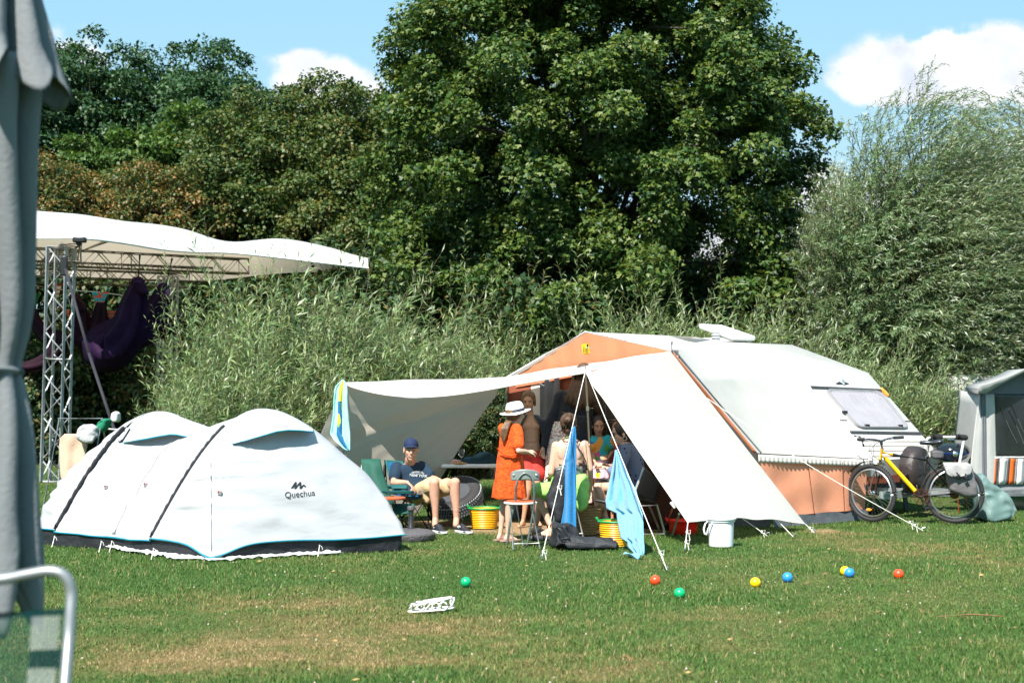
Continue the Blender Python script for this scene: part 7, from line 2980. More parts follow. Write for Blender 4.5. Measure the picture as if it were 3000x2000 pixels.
# ---------------------------------------------------------------- girl in orange
def make_girl():
    Y0 = 14.4
    q = lambda x, y, dy=0: Q(C4, x, y, Y0 + dy)
    p = Person('girl in a bright orange crochet dress and white brimmed hat, seen from behind', Vector((q(230, 0).x, Y0, 0)), .84, SK_FAIR)
    neck = q(268, 492)
    hip = q(235, 800)
    sn, sf = q(298, 540, -.10), q(192, 535, .10)
    hn, hf = q(265, 820, -.07), q(210, 820, .07)
    p.torso(p.b, hip, neck, (hn - hf), (sn - sf), .84)
    p.b.limb([neck + Vector((0, 0, -.03)), q(282, 455)], [.045, .042], 12)
    hc = q(285, 425)
    p.head(hc, (.90, .38, -.10), (.08, 0, 1), .93)
    p.arm(sn, q(312, 705, -.22), q(378, 712, -.16), d=Vector((.10, .06, .004)), n=(-.2, .4, -.9), thumb=-1, curl=.75, k=.95)
    p.arm(sf, q(250, 700, .20), q(360, 720, .16), d=Vector((.1, -.02, 0)), n=(0, -.4, -.9), thumb=1, curl=.75, k=.95)
    a1, a2 = q(172, 1335, .03), q(228, 1342, -.06)
    p.leg(hf, q(200, 1120, .06), a1, .86)
    p.leg(hn, q(238, 1125, -.08), a2, .86)
    a1.z = a2.z = .065
    p.foot(a1, (.55, .5), .86)
    p.foot(a2, (.75, .45), .86)
    p.finish()
    # dress
    dr = M('crochet_orange', hx('#f65a14', .95), .9, var=.42, vscale=38, bump=1.0, bscale=70, trans=.1)
    m = MB()
    p.torso(m, hip, neck, (hn - hf), (sn - sf), .98, rows=[(-.05, .165, .14), (.15, .160, .135), (.34, .150, .125), (.55, .156, .125), (.74, .166, .124), (.88, .150, .10), (.96, .10, .07), (.985, .07, .05)])
    m.limb([sn, q(306, 600, -.15), q(310, 662, -.185)], [.058, .060, .062], 14)
    m.limb([sf, q(230, 640, .16)], [.055, .06], 12)
    p.cloth(m, 'dress_top', dr, wob=.008, ws=12)
    m = MB()
    pleated(m, C4, [(740, 152, 345, 1.0), (820, 140, 352, 1.1), (900, 130, 360, 1.15), (1000, 118, 370, 1.2), (1066, 110, 378, 1.2)], Y0, .30, 7, .05)
    p.cloth(m, 'dress_skirt', dr, voxel=.008, vsm=2, wob=.01)
    kn = MB()
    kn.tube([q(150, 690, -.14), q(200, 735, -.17), q(260, 742, -.19), q(345, 722, -.12)], .012, 8)
    kn.build('waist_knot', dr, p.t, smooth=180)
    tie = MB()
    tie.tube([q(200, 500, -.08), q(235, 492, -.11), q(262, 478, -.09)], .007, 6)
    tie.tube([q(215, 495, -.11), q(205, 520, -.13), q(200, 560, -.13)], .005, 6)
    tie.build('neck_tie', dr, p.t)
    # plait of hair hanging down the back
    h = MB()
    for k in range(9):
        x0 = 195 + k * 5
        h.tube([q(230 + k * 6, 455, -.06), q(212 + k * 4, 490, -.11), q(x0 - 12 + 3 * math.sin(k), 540, -.135), q(x0 - 18 + 4 * math.sin(k * 2.1), 590 + 8 * math.sin(k), -.135), q(185 + k * 2, 635 + 6 * math.sin(k * 3), -.13)], [.014, .015, .014, .011, .003], 6)
    h.ell(hc + Vector((-.02, -.01, .01)), (.082, .09, .085), nu=16, nv=10)
    h.build('hair', H_LBROWN, p.t, smooth=180, voxel=.006, vsm=1)
    # hat
    tilt = Vector((-.16, -.10, 1)).normalized()
    c0 = q(287, 408)
    m = MB()
    hatm = M('hat_white', (.80, .78, .74), .8, var=.04, bump=.2, bscale=70)
    s, t_ = frame_of(tilt)
    prof = [(.098, .0), (.096, .03), (.090, .06), (.080, .085), (.066, .098), (.04, .102), (.02, .096), (.001, .092)]
    m.lathe(prof, c0, tilt, 40)
    ho = m.build('hat', hatm, p.t, smooth=180)
    m = MB()

    def brim(u, v):
        th = 2 * PI * u
        rr = .094 + .066 * v
        pp = c0 + (s * math.cos(th) + t_ * math.sin(th)) * rr
        d = (s * math.cos(th) + t_ * math.sin(th))
        return pp + tilt * (.002 - .016 * v + .018 * v * abs(d.x))
    m.grid(brim, 60, 6)
    m.build('brim', hatm, ho, smooth=180, thick=.005)
    m = MB()
    m.lathe([(.0995, .006), (.0995, .008), (.098, .034), (.0965, .034)], c0, tilt, 40, cap=False)
    m.build('hat_band', M('band_navy', (.018, .022, .035), .7), ho, smooth=180)
    # flip flops
    for a, d in ((a1, (.55, .5)), (a2, (.75, .45))):
        m = MB()
        d = Vector((d[0], d[1], 0)).normalized()
        sd = Vector((d.y, -d.x, 0))
        ring = [[Vector((a.x, a.y, z)) + d * (.035 + .125 * math.cos(2 * PI * j / 30)) + sd * .043 * math.sin(2 * PI * j / 30) for j in range(30)] for z in (.0, .014)]
        m.rings(ring)
        m.build('flip_flop', M('flipflop', (.34, .20, .17), .7), p.t)


make_girl()


# ---------------------------------------------------------------- boy in red shorts
def make_boy():
    Y0 = 16.0
    q = lambda x, y, dy=0: Q(C4, x, y, Y0 + dy)
    p = Person('bare-chested boy in red swim shorts with a navy robe over his shoulders', Vector((q(395, 0).x, Y0, 0)), .86, SK_TAN)
    neck, hip = q(402, 442, .03), q(412, 735)
    sl, sr = q(335, 475, .02), q(475, 470, .02)
    hl, hr = q(378, 745), q(450, 745)
    p.torso(p.b, hip, neck, (1, 0, 0), (1, 0, 0), .88, rows=[(-.13, .085, .075), (-.07, .140, .105), (.02, .150, .108), (.15, .142, .10), (.34, .126, .088), (.55, .142, .10), (.72, .164, .108), (.86, .160, .092), (.97, .095, .066), (1.03, .055, .052)])
    # chest and stomach modelling
    for sx in (-1, 1):
        p.b.ell(lerp(hip, neck, .74) + Vector((sx * .052, -.072, 0)), (.055, .018, .040), nu=14, nv=8)
        for t in (.22, .36, .48):
            p.b.ell(lerp(hip, neck, t) + Vector((sx * .026, -.064, 0)), (.024, .012, .028), nu=10, nv=6)
    p.b.limb([neck + Vector((0, 0, -.03)), q(393, 395, .02)], [.046, .044], 12)
    hc = q(388, 332)
    p.head(hc, (-.16, -1, -.16), (-.04, 0, 1), .92)
    p.arm(sl, q(305, 620, .04), q(318, 715, -.02), n=(1, 0, 0), thumb=-1, curl=.4, k=.9)
    p.arm(sr, q(515, 600, .06), q(500, 680, -.06), n=(-1, 0, 0), thumb=1, curl=.4, k=.9)
    al, ar = q(312, 1240, -.05), q(455, 1245, .08)
    p.leg(hl, q(385, 1000, -.06), al + Vector((.05, 0, 0)), .84)
    p.leg(hr, q(450, 1000, -.05), ar, .84)
    al.z = ar.z = .065
    p.foot(al + Vector((.05, 0, 0)), (-.5, -1), .86)
    p.foot(ar, (.4, -1), .86)
    nv = [lerp(hip, neck, .15)]
    p.spots.append((lerp(hip, neck, .16) + Vector((0, -.085, 0)), Vector((1, 0, 0)), Vector((0, 0, 1)), .006, .008, 3))
    for sx in (-1, 1):
        p.spots.append((lerp(hip, neck, .71) + Vector((sx * .062, -.10, 0)), Vector((1, 0, 0)), Vector((0, 0, 1)), .008, .007, 1))
    p.finish()
    red = M('shorts_red', hx('#d8392f', .9), .8, var=.22, vscale=16, bump=.3, bscale=30)
    m = MB()
    p.torso(m, hip, neck, (1, 0, 0), (1, 0, 0), .98, rows=[(-.18, .12, .10), (-.10, .155, .115), (.02, .158, .115), (.09, .150, .106)])
    for h_, k_ in ((hl, q(382, 1000, -.06)), (hr, q(456, 1000, -.05))):
        m.limb([h_, lerp(h_, k_, .25), lerp(h_, k_, .50)], [.082, .092, .096], 16)
    so = p.cloth(m, 'swim_shorts', red, wob=.010, ws=14)
    cd = MB()
    for sx in (-1, 1):
        cd.tube([q(415, 706, -.12), q(415 + sx * 9, 712, -.135), q(415 + sx * 11, 728, -.14), q(413 + sx * 4, 742, -.14)], .005, 6)
    cd.build('drawstring', m_black, so)
    # robe: open front, hangs from the shoulders
    rb = M('robe_navy', hx('#0d2438', .8), .95, var=.12, bump=.5, bscale=80, sheen=.3)
    m = MB()
    rows = [(432, .075, .07), (455, .13, .10), (480, .19, .13), (540, .215, .15), (620, .22, .16), (720, .215, .165), (800, .22, .17)]

    def rf(u, v):
        y = lerp(432, 800, v)
        a = rows_at([(r[0], r[1], r[2]) for r in rows], y)
        op = lerp(.48, .80, min(1, v * 1.2))
        th = -PI / 2 + op + (2 * PI - 2 * op) * u
        cx = lerp(402, 412, v)
        pt = q(cx, y, .03)
        f = 1 + .05 * math.sin(u * 30) * v
        return pt + Vector((math.cos(th) * a[1] * f, math.sin(th) * a[2] * f, 0))
    m.grid(rf, 70, 30)
    m.build('robe', rb, p.t, smooth=180, thick=.014)
    # hair swept back
    h = MB()
    f, u, r = p.hf, p.hu, p.hr
    Rm = Matrix((r, f, u)).transposed()
    h.ell(hc + u * .040 - f * .028, (.080, .094, .090), Rm, 20, 12)
    h.ell(hc + r * .066 - f * .02 + u * .0, (.018, .045, .055), Rm, 12, 8)
    h.ell(hc - r * .066 - f * .02 + u * .0, (.018, .045, .055), Rm, 12, 8)
    h.build('hair', H_LBROWN, p.t, smooth=180, voxel=.006, vsm=2)


make_boy()


# ---------------------------------------------------------------- standing woman with long hair
def make_woman():
    Y0 = 15.95
    q = lambda x, y, dy=0: Q(C4, x, y, Y0 + dy)
    p = Person('standing woman with long brown hair and a dark cardigan over a floral dress', Vector((q(700, 0).x, Y0, 0)), .98, SK_FAIR)
    neck, hip = q(775, 225), q(705, 760)
    sl, sr = q(640, 300), q(890, 310)
    p.torso(p.b, hip, neck, (1, 0, 0), (1, 0, 0), .98)
    p.b.limb([neck + Vector((0, 0, -.04)), q(800, 170)], [.055, .05], 12)
    hc = q(812, 115)
    p.head(hc, (.45, .9, -.1), (.12, 0, 1), 1.0)
    el, wl = q(548, 520, .02), q(503, 672, -.05)
    p.arm(sl, el, wl, d=Vector((-.01, -.01, -.1)), n=(.7, -.6, 0), thumb=1, curl=.5, k=.95)
    er, wr = q(905, 520, .1), q(880, 640, .25)
    p.arm(sr, er, wr, n=(0, 0, -1), thumb=-1, curl=.5, k=.95)
    al, ar = q(650, 1240), q(740, 1245)
    p.leg(q(665, 790), q(655, 1020), al, .95)
    p.leg(q(745, 790), q(740, 1020), ar, .95)
    al.z = ar.z = .07
    p.foot(al, (0, 1), .95)
    p.foot(ar, (.2, 1), .95)
    p.finish(.008)
    # floral dress
    fl = bpy.data.materials.new('floral_cotton')
    fl.use_nodes = True
    N, L = fl.node_tree.nodes, fl.node_tree.links
    tc = N.new('ShaderNodeTexCoord')
    vo = N.new('ShaderNodeTexNoise')
    vo.inputs['Scale'].default_value = 42
    vo.inputs['Detail'].default_value = 2
    L.new(tc.outputs['Object'], vo.inputs['Vector'])
    cr = N.new('ShaderNodeValToRGB')
    e = cr.color_ramp.elements
    e[0].position = .36
    e[0].color = (.30, .045, .03, 1)
    e[1].position = .50
    e[1].color = (.78, .70, .64, 1)
    x = e.new(.43)
    x.color = (.62, .38, .30, 1)
    L.new(vo.outputs[0], cr.inputs[0])
    L.new(cr.outputs[0], N['Principled BSDF'].inputs['Base Color'])
    N['Principled BSDF'].inputs['Roughness'].default_value = .9
    m = MB()
    pleated(m, C4, [(480, 575, 840, .8), (560, 555, 850, .95), (650, 535, 852, 1.0), (760, 520, 862, 1.1), (860, 514, 870, 1.15), (960, 506, 880, 1.2), (1100, 500, 890, 1.25)], Y0, .34, 8, .045)
    p.cloth(m, 'dress', fl, voxel=.010, vsm=2, wob=.008)
    # cardigan
    cd = M('cardigan_navy', (.010, .014, .024), .95, var=.25, vscale=9, bump=.3, bscale=60, sheen=.15)
    m = MB()
    p.torso(m, q(715, 640), neck, (1, 0, 0), (1, 0, 0), 1.16, rows=[(-.02, .165, .14), (.15, .165, .14), (.45, .168, .14), (.70, .178, .14), (.86, .168, .115), (.95, .10, .075), (.98, .07, .06)])
    m.limb([sl, lerp(sl, el, .5), el, lerp(el, wl, .5), lerp(el, wl, .93)], [.085, .074, .064, .054, .042], 14)
    m.limb([sr, lerp(sr, er, .5), er, wr], [.085, .074, .066, .045], 14)
    puffy(m, C4, [(440, 690, 880), (600, 715, 872), (750, 735, 866), (870, 745, 860)], Y0 - .14, .16, 20, 8)
    p.cloth(m, 'cardigan', cd, wob=.012, ws=8)
    # hair
    h = MB()
    hm = H_BROWN
    h.ell(hc + Vector((0, -.01, .02)), (.092, .105, .105), nu=18, nv=12)
    rg = random.Random(5)
    for i in range(60):
        a = rg.uniform(-1, 1)
        x0 = 800 + a * 62
        fall = 400 + 30 * rg.random() - 70 * abs(a + .2)
        x1 = 795 + a * 120 + rg.uniform(-18, 18)
        if a < -.35:
            fall -= 30
        h.tube([q(x0, 95, -.06 - .05 * (1 - abs(a))), q(x0 + a * 14, 180, -.12), q(lerp(x0, x1, .6) + rg.uniform(-9, 9), 270, -.17), q(x1 + rg.uniform(-7, 7), lerp(270, fall, .6), -.18), q(x1 - 6 + rg.uniform(-8, 8), fall, -.165)], [.018, .019, .016, .011, .002], 6)
    for i in range(14):
        x0 = 850 + i * 4
        h.tube([q(x0 - 10, 120, -.02), q(x0 + 10, 220, -.05), q(x0 + 35 + rg.uniform(-8, 8), 330, -.08), q(x0 + 45, 400 + rg.uniform(0, 50), -.09)], [.016, .016, .012, .003], 6)
    h.build('hair', [hm], p.t, smooth=180)


make_woman()


# ---------------------------------------------------------------- seated woman with a bun, from behind
def make_seated():
    Y0 = 14.62
    q = lambda x, y, dy=0: Q(C4, x, y, Y0 + dy)
    p = Person('woman with a hair bun and lime green skirt seen from behind on a folding chair', Vector((q(690, 0).x, Y0, 0)), .96, SK_FAIR)
    neck, hip = q(702, 612, .06), q(695, 985, .05)
    sl, sr = q(598, 668, .05), q(818, 660, .05)
    p.torso(p.b, hip, neck, (1, 0, 0), (1, 0, 0), 1.0, rows=[(-.10, .15, .10), (-.02, .178, .125), (.10, .172, .12), (.30, .142, .10), (.52, .150, .106), (.72, .168, .108), (.86, .165, .092), (.96, .10, .066), (1.03, .055, .052)])
    p.b.ell(lerp(hip, neck, .72) + Vector((-.07, -.085, 0)), (.055, .022, .08), nu=14, nv=8)
    p.b.ell(lerp(hip, neck, .72) + Vector((.07, -.085, 0)), (.055, .022, .08), nu=14, nv=8)
    p.b.limb([neck + Vector((0, 0, -.04)), q(700, 560, .08)], [.054, .05], 12)
    hc = q(694, 505, .09)
    p.head(hc, (-.25, .95, -.12), (0, 0, 1), 1.0)
    p.arm(sl, q(562, 872, .04), q(560, 905, .28), d=Vector((.0, .1, -.02)), n=(0, 0, -1), thumb=1, curl=.5)
    p.arm(sr, q(858, 845, .04), q(858, 1010, .20), d=Vector((-.01, .05, -.1)), n=(-1, 0, 0), thumb=-1, curl=.5)
    kl, kr = q(448, 1010, .18), q(500, 1000, .42)
    al, ar = q(548, 1262, .10), q(445, 1262, .45)
    hl, hr = q(650, 1010, .06), q(735, 1010, .10)
    p.leg(hl, kl, al)
    p.leg(hr, kr, ar)
    al.z = ar.z = .07
    p.foot(al, (-.9, .2))
    p.foot(ar, (.9, -.35))
    p.finish()
    gr = M('skirt_lime', hx('#a8e276', .85), .85, var=.08, bump=.3, bscale=20, trans=.1)
    m = MB()
    p.torso(m, hip, neck, (1, 0, 0), (1, 0, 0), 1.1, rows=[(-.14, .15, .11), (-.02, .186, .14), (.10, .18, .135), (.22, .16, .12)])
    m.limb([hl, lerp(hl, kl, .45), lerp(hl, kl, .93)], [.10, .096, .085], 16)
    m.limb([hr, lerp(hr, kr, .45), lerp(hr, kr, .93)], [.10, .096, .085], 16)
    m.limb([lerp(hl, hr, .5), lerp(kl, kr, .5)], [.10, .07], 12)
    puffy(m, C4, [(885, 745, 838, .7), (940, 728, 850, .9), (1000, 730, 852), (1070, 742, 850), (1120, 752, 838), (1150, 765, 815), (1172, 778, 792, .6)], Y0 - .05, .24, 24, 16, power=2.0, wob=.02, ws=16)
    sk = p.cloth(m, 'skirt', gr, wob=.014, ws=11)
    # swimsuit band, straps and bow
    blk = M('swimsuit_black', (.012, .012, .015), .6)
    m = MB()
    p.torso(m, hip, neck, (1, 0, 0), (1, 0, 0), 1.03, rows=[(.20, .158, .112), (.30, .144, .103), (.40, .146, .104)])
    for v in m.v:
        if v.y < hip.y - .02 and abs(v.x - hip.x) < .105:
            v.y += .07
    m.build('swimsuit', blk, p.t, smooth=180)
    st = MB()
    bk = lambda x, y: q(x, y, -.075)
    st.tube([q(655, 630, -.02), bk(690, 640), bk(740, 660), bk(770, 625)], .005, 6)
    st.tube([q(772, 622, -.02), bk(758, 665), bk(800, 730), bk(828, 790), q(835, 850, -.03)], .006, 6)
    st.tube([q(620, 810, -.03), bk(680, 822), bk(760, 818), bk(800, 812), q(838, 822, -.02)], .006, 6)
    for a, b, c in (((785, 818), (755, 840), (790, 850)), ((795, 818), (822, 838), (800, 852)), ((790, 815), (770, 800), (800, 805))):
        st.tube([bk(*a), bk(*b) + Vector((0, -.02, 0)), bk(*c) + Vector((0, -.02, 0))], .007, 6)
    st.build('strap', blk, p.t, smooth=180)
    nk = MB()
    nk.tube([q(648, 622, -.01), q(680, 605, -.045), q(720, 600, -.04), q(752, 615, -.01)], .010, 6)
    nk.build('neck_scarf', M('scarf_green', (.14, .20, .06), .8), p.t, smooth=180)
    # hair and bun
    h = MB()
    h.ell(hc + Vector((0, -.02, .025)), (.090, .100, .100), nu=18, nv=12)
    h.ell(q(690, 545, -.01), (.060, .05, .05), nu=14, nv=8)
    h.ell(q(690, 470, -.04), (.055, .05, .05), nu=14, nv=10)
    rg = random.Random(3)
    for i in range(16):
        th = i / 16 * 2 * PI
        h.tube([q(690, 470, -.06) + Vector((math.cos(th + k * 1.3) * (.044 - .009 * k), -.03 - .008 * k, math.sin(th + k * 1.3) * (.044 - .009 * k))) for k in range(5)], [.008, .011, .011, .010, .006], 6)
    for i in range(30):
        x0, y0 = rg.uniform(635, 752), rg.uniform(470, 570)
        h.tube([q(x0, y0, -.04), lerp(q(x0, y0, -.07), q(690, 470, -.07), .5), q(690 + rg.uniform(-25, 25), 478, -.07)], [.006, .008, .006], 5)
    for (a, b, c) in (((690, 450), (665, 415), (642, 408)), ((695, 450), (690, 425), (672, 412)), ((705, 455), (715, 430), (705, 410)), ((745, 540), (768, 550), (765, 580)), ((750, 510), (770, 520), (768, 545)), ((640, 540), (628, 560), (635, 585)), ((700, 450), (730, 435), (745, 445))):
        h.tube([q(*a, -.05), q(*b, -.05), q(*c, -.03)], [.009, .005, .0015], 5)
    h.build('hair', H_LBROWN if False else hair_mat('hair_auburn', (.075, .034, .016)), p.t, smooth=180)


make_seated()


# ---------------------------------------------------------------- small child, woman in sunglasses, child behind
def make_rest():
    Y0 = 15.8
    q = lambda x, y, dy=0: Q(C4, x, y, Y0 + dy)
    p = Person('small frowning child in a multicoloured top and pale pink skirt under the awning', Vector((q(945, 0).x, Y0, 0)), .70, SK_TAN)
    neck, hip = q(922, 588, .02), q(940, 830)
    sl, sr = q(880, 620), q(992, 615)
    p.torso(p.b, hip, neck, (1, 0, 0), (1, 0, 0), .76)
    p.b.limb([neck + Vector((0, 0, -.03)), q(922, 560)], [.040, .038], 12)
    hc = q(920, 515)
    p.head(hc, (.18, -1, -.22), (0, 0, 1), .88)
    p.arm(sl, q(878, 735, -.04), q(895, 790, -.14), d=Vector((.03, -.05, -.08)), n=(.3, .9, 0), thumb=1, curl=.5, k=.9)
    p.arm(sr, q(1028, 715, 0), q(1000, 765, -.16), d=Vector((-.08, -.04, .01)), n=(0, .9, -.3), thumb=-1, curl=.6, k=.9)
    al, ar = q(915, 1235), q(975, 1235)
    p.leg(q(918, 860), q(915, 1050, -.03), al, .78)
    p.leg(q(965, 860), q(970, 1050, -.03), ar, .78)
    al.z = ar.z = .06
    p.foot(al, (-.1, -1), .8)
    p.foot(ar, (.15, -1), .8)
    p.finish()
    cols = [M('top_teal', hx('#2fb4c0', .85), .85), M('top_pink', hx('#e0567a', .9), .85), M('top_orange', hx('#ec9a3a', .9), .85), M('top_green', hx('#5cb05c', .85), .85), M('top_blue', hx('#3a66b8', .85), .85)]

    def pat(c):
        w = noise.noise(c * 9 + Vector((3, 1, 7)))
        v = noise.noise(c * 13)
        rel = c - hip
        if rel.x < -.01 and rel.z < .16 and w > -.25:
            return 1
        if w > .22:
            return 2
        if w < -.28:
            return 3
        if v > .30:
            return 4
        return 0
    m = MB()
    p.torso(m, hip, neck, (1, 0, 0), (1, 0, 0), .92, rows=[(.02, .175, .14), (.2, .170, .135), (.5, .165, .125), (.74, .168, .12), (.88, .152, .10), (.96, .09, .07)])
    m.limb([sl, lerp(sl, q(878, 735, -.04), .55)], [.048, .056], 14)
    m.limb([sr, lerp(sr, q(1028, 715), .55)], [.048, .056], 14)
    p.cloth(m, 'top', cols, wob=.006, matfn=pat)
    m = MB()
    pk = M('skirt_pink', hx('#f0c8d4', .88), .9, var=.06)
    pleated(m, C4, [(775, 878, 1005, .9), (820, 872, 1010, 1.0), (870, 868, 1014, 1.1), (915, 868, 1016, 1.1)], Y0, .26, 6, .04)
    p.cloth(m, 'skirt', [pk, M('skirt_yellow', hx('#f2cc20', .9), .85), M('skirt_rose', hx('#e88aa0', .9), .85)], voxel=.009, vsm=2, matfn=lambda c: 1 if (c - q(905, 890, -.15)).length < .045 else (2 if noise.noise(c * 16) > .42 else 0))
    h = MB()
    f, u, r = p.hf, p.hu, p.hr
    Rm = Matrix((r, f, u)).transposed()
    h.ell(hc + u * .036 - f * .028, (.076, .090, .086), Rm, 18, 12)
    h.ell(hc + u * .02 - f * .05, (.072, .06, .08), Rm, 14, 10)
    h.build('hair', H_DARK, p.t, smooth=180, voxel=.006, vsm=2)
    # woman in sunglasses
    Y1 = 15.3
    q = lambda x, y, dy=0: Q(C4, x, y, Y1 + dy)
    p = Person('seated woman with sunglasses and a dotted blue-grey blouse at the edge of the wing', Vector((q(1150, 0).x, Y1, 0)), .96, SK_FAIR)
    neck, hip = q(1120, 640, .12), q(1190, 985, .05)
    sn, sf = q(1130, 705, -.08), q(1125, 690, .28)
    p.torso(p.b, hip, neck, (.25, -1, 0), (.2, -1, 0), .98, mid=Vector((.03, 0, 0)))
    p.b.limb([neck + Vector((0, 0, -.05)), q(1105, 610, .1)], [.052, .048], 12)
    hc = q(1092, 575, .1)
    p.head(hc, (-.97, -.20, -.22), (-.1, 0, 1), 1.0)
    p.arm(sn, q(1075, 890, -.20), q(990, 840, -.10), d=Vector((-.10, .0, .035)), n=(-.2, .1, -1), thumb=1, curl=.7)
    p.arm(sf, q(1080, 850, .30), q(1000, 820, .2), n=(0, 0, -1), thumb=-1, curl=.6)
    kn, kf = q(915, 985, -.18), q(905, 1000, .12)
    an, af = q(985, 1245, -.20), q(935, 1250, .10)
    p.leg(q(1170, 1000, -.05), kn, an, .98)
    p.leg(q(1170, 1000, .15), kf, af, .98)
    an.z = af.z = .07
    p.foot(an, (-.9, -.4))
    p.foot(af, (-.9, -.2))
    p.finish()
    bl = bpy.data.materials.new('dotted_blouse')
    bl.use_nodes = True
    N, L = bl.node_tree.nodes, bl.node_tree.links
    tc = N.new('ShaderNodeTexCoord')
    vo = N.new('ShaderNodeTexVoronoi')
    vo.inputs['Scale'].default_value = 17
    vo.inputs['Randomness'].default_value = .55
    L.new(tc.outputs['Object'], vo.inputs['Vector'])
    cr = N.new('ShaderNodeValToRGB')
    cr.color_ramp.elements[0].position = .20
    cr.color_ramp.elements[0].color = (.018, .022, .045, 1)
    cr.color_ramp.elements[1].position = .24
    cr.color_ramp.elements[1].color = (.115, .15, .25, 1)
    L.new(vo.outputs['Distance'], cr.inputs[0])
    L.new(cr.outputs[0], N['Principled BSDF'].inputs['Base Color'])
    N['Principled BSDF'].inputs['Roughness'].default_value = .85
    m = MB()
    p.torso(m, hip, neck, (.25, -1, 0), (.2, -1, 0), 1.12, mid=Vector((.03, 0, 0)), rows=[(-.10, .15, .12), (.02, .172, .125), (.34, .155, .118), (.55, .160, .122), (.74, .17, .122), (.88, .155, .098), (.96, .09, .07)])
    e1 = q(1075, 890, -.20)
    m.limb([sn, lerp(sn, e1, .5), e1, lerp(e1, q(990, 840, -.10), .70)], [.072, .066, .056, .044], 14)
    m.limb([sf, q(1080, 850, .30), q(1030, 835, .24)], [.07, .056, .046], 14)
    p.cloth(m, 'blouse', bl, wob=.010, ws=12)
    m = MB()
    m.limb([q(1170, 1000, -.05), lerp(q(1170, 1000, -.05), kn, .5)], [.102, .09], 14)
    m.limb([q(1170, 1000, .15), lerp(q(1170, 1000, .15), kf, .5)], [.102, .09], 14)
    p.torso(m, hip, neck, (.25, -1, 0), (.2, -1, 0), 1.06, rows=[(-.14, .14, .11), (-.05, .165, .12), (.06, .16, .116)])
    p.cloth(m, 'skirt', M('skirt_denim', (.03, .04, .075), .9), wob=.008)
    h = MB()
    f, u, r = p.hf, p.hu, p.hr
    Rm = Matrix((r, f, u)).transposed()
    h.ell(hc + u * .034 - f * .030, (.088, .104, .102), Rm, 18, 12)
    rg = random.Random(9)
    for i in range(36):
        a = rg.uniform(-1, 1)
        o = hc - f * rg.uniform(.0, .08) + r * a * .075 + u * .03
        h.tube([o, o - u * .08 - f * .01 + r * a * .01, o - u * .16 - f * .02, o - u * (.22 + .05 * rg.random()) - f * .03], [.014, .014, .011, .003], 6)
    h.build('hair', hair_mat('hair_dark_brown', (.035, .02, .014)), p.t, smooth=180)
    g = MB()
    for sx in (-1, 1):
        g.ell(hc + r * sx * .030 + f * .092 + u * .008, (.026, .008, .018), Rm, 14, 8)
        g.tube([hc + r * sx * .052 + f * .085 + u * .012, hc + r * sx * .080 - f * .01 + u * .012], .004, 6)
    g.tube([hc + r * .02 + f * .1 + u * .012, hc - r * .02 + f * .1 + u * .012], .004, 6)
    g.build('sunglasses', M('lens_dark', (.01, .01, .012), .08), p.t, smooth=180)
    e = MB()
    side = -1 if (r * -1).dot(Vector((0, -1, 0))) > 0 else 1
    c_ = hc + r * side * .084 - f * .012 - u * .055
    e.tube([c_ + (f * math.cos(2 * PI * i / 20) + u * math.sin(2 * PI * i / 20)) * .021 for i in range(20)], .0032, 6, loop=True)
    e.build('hoop_earring', M('earring_pale', (.75, .70, .62), .3, .5), p.t, smooth=180)
    # child in pink behind her
    Y2 = 16.05 - .2
    q = lambda x, y, dy=0: Q(C4, x, y, Y2 + dy)
    p = Person('child in a rose pink top half hidden behind the woman in sunglasses', Vector((q(1052, 0).x, Y2, 0)), .72, SK_TAN)
    neck, hip = q(1062, 612), q(1050, 850)
    sl, sr = q(1022, 655), q(1105, 650)
    p.torso(p.b, hip, neck, (1, 0, 0), (1, 0, 0), .75)
    p.b.limb([neck + Vector((0, 0, -.03)), q(1064, 585)], [.04, .038], 10)
    hc = q(1066, 548)
    p.head(hc, (-.5, -1, -.1), (0, 0, 1), .88)
    p.arm(sl, q(1012, 750), q(1022, 830, -.05), n=(1, 0, 0), thumb=-1, k=.9)
    p.arm(sr, q(1118, 750), q(1100, 830), n=(-1, 0, 0), thumb=1, k=.9)
    al, ar = q(1030, 1240), q(1075, 1240)
    p.leg(q(1030, 870), q(1030, 1050), al, .75)
    p.leg(q(1075, 870), q(1075, 1050), ar, .75)
    al.z = ar.z = .06
    p.foot(al, (-.2, -1), .8)
    p.foot(ar, (.1, -1), .8)
    p.finish(.009)
    m = MB()
    rp = M('top_rose', hx('#c8485a', .85), .9, var=.1)
    p.torso(m, hip, neck, (1, 0, 0), (1, 0, 0), .92, rows=[(-.25, .19, .15), (.02, .175, .14), (.5, .165, .125), (.74, .168, .12), (.88, .152, .10), (.96, .09, .07)])
    m.limb([sl, q(1012, 750), q(1018, 800, -.03)], [.05, .048, .044], 14)
    m.limb([sr, q(1118, 750), q(1108, 800)], [.05, .048, .044], 14)
    p.cloth(m, 'top', rp, wob=.006)
    h = MB()
    h.ell(hc + Vector((0, .02, .03)), (.076, .084, .082), nu=16, nv=10)
    h.ell(hc + Vector((0, .05, -.05)), (.075, .045, .10), nu=14, nv=10)
    h.build('hair', H_BROWN, p.t, smooth=180)


make_rest()


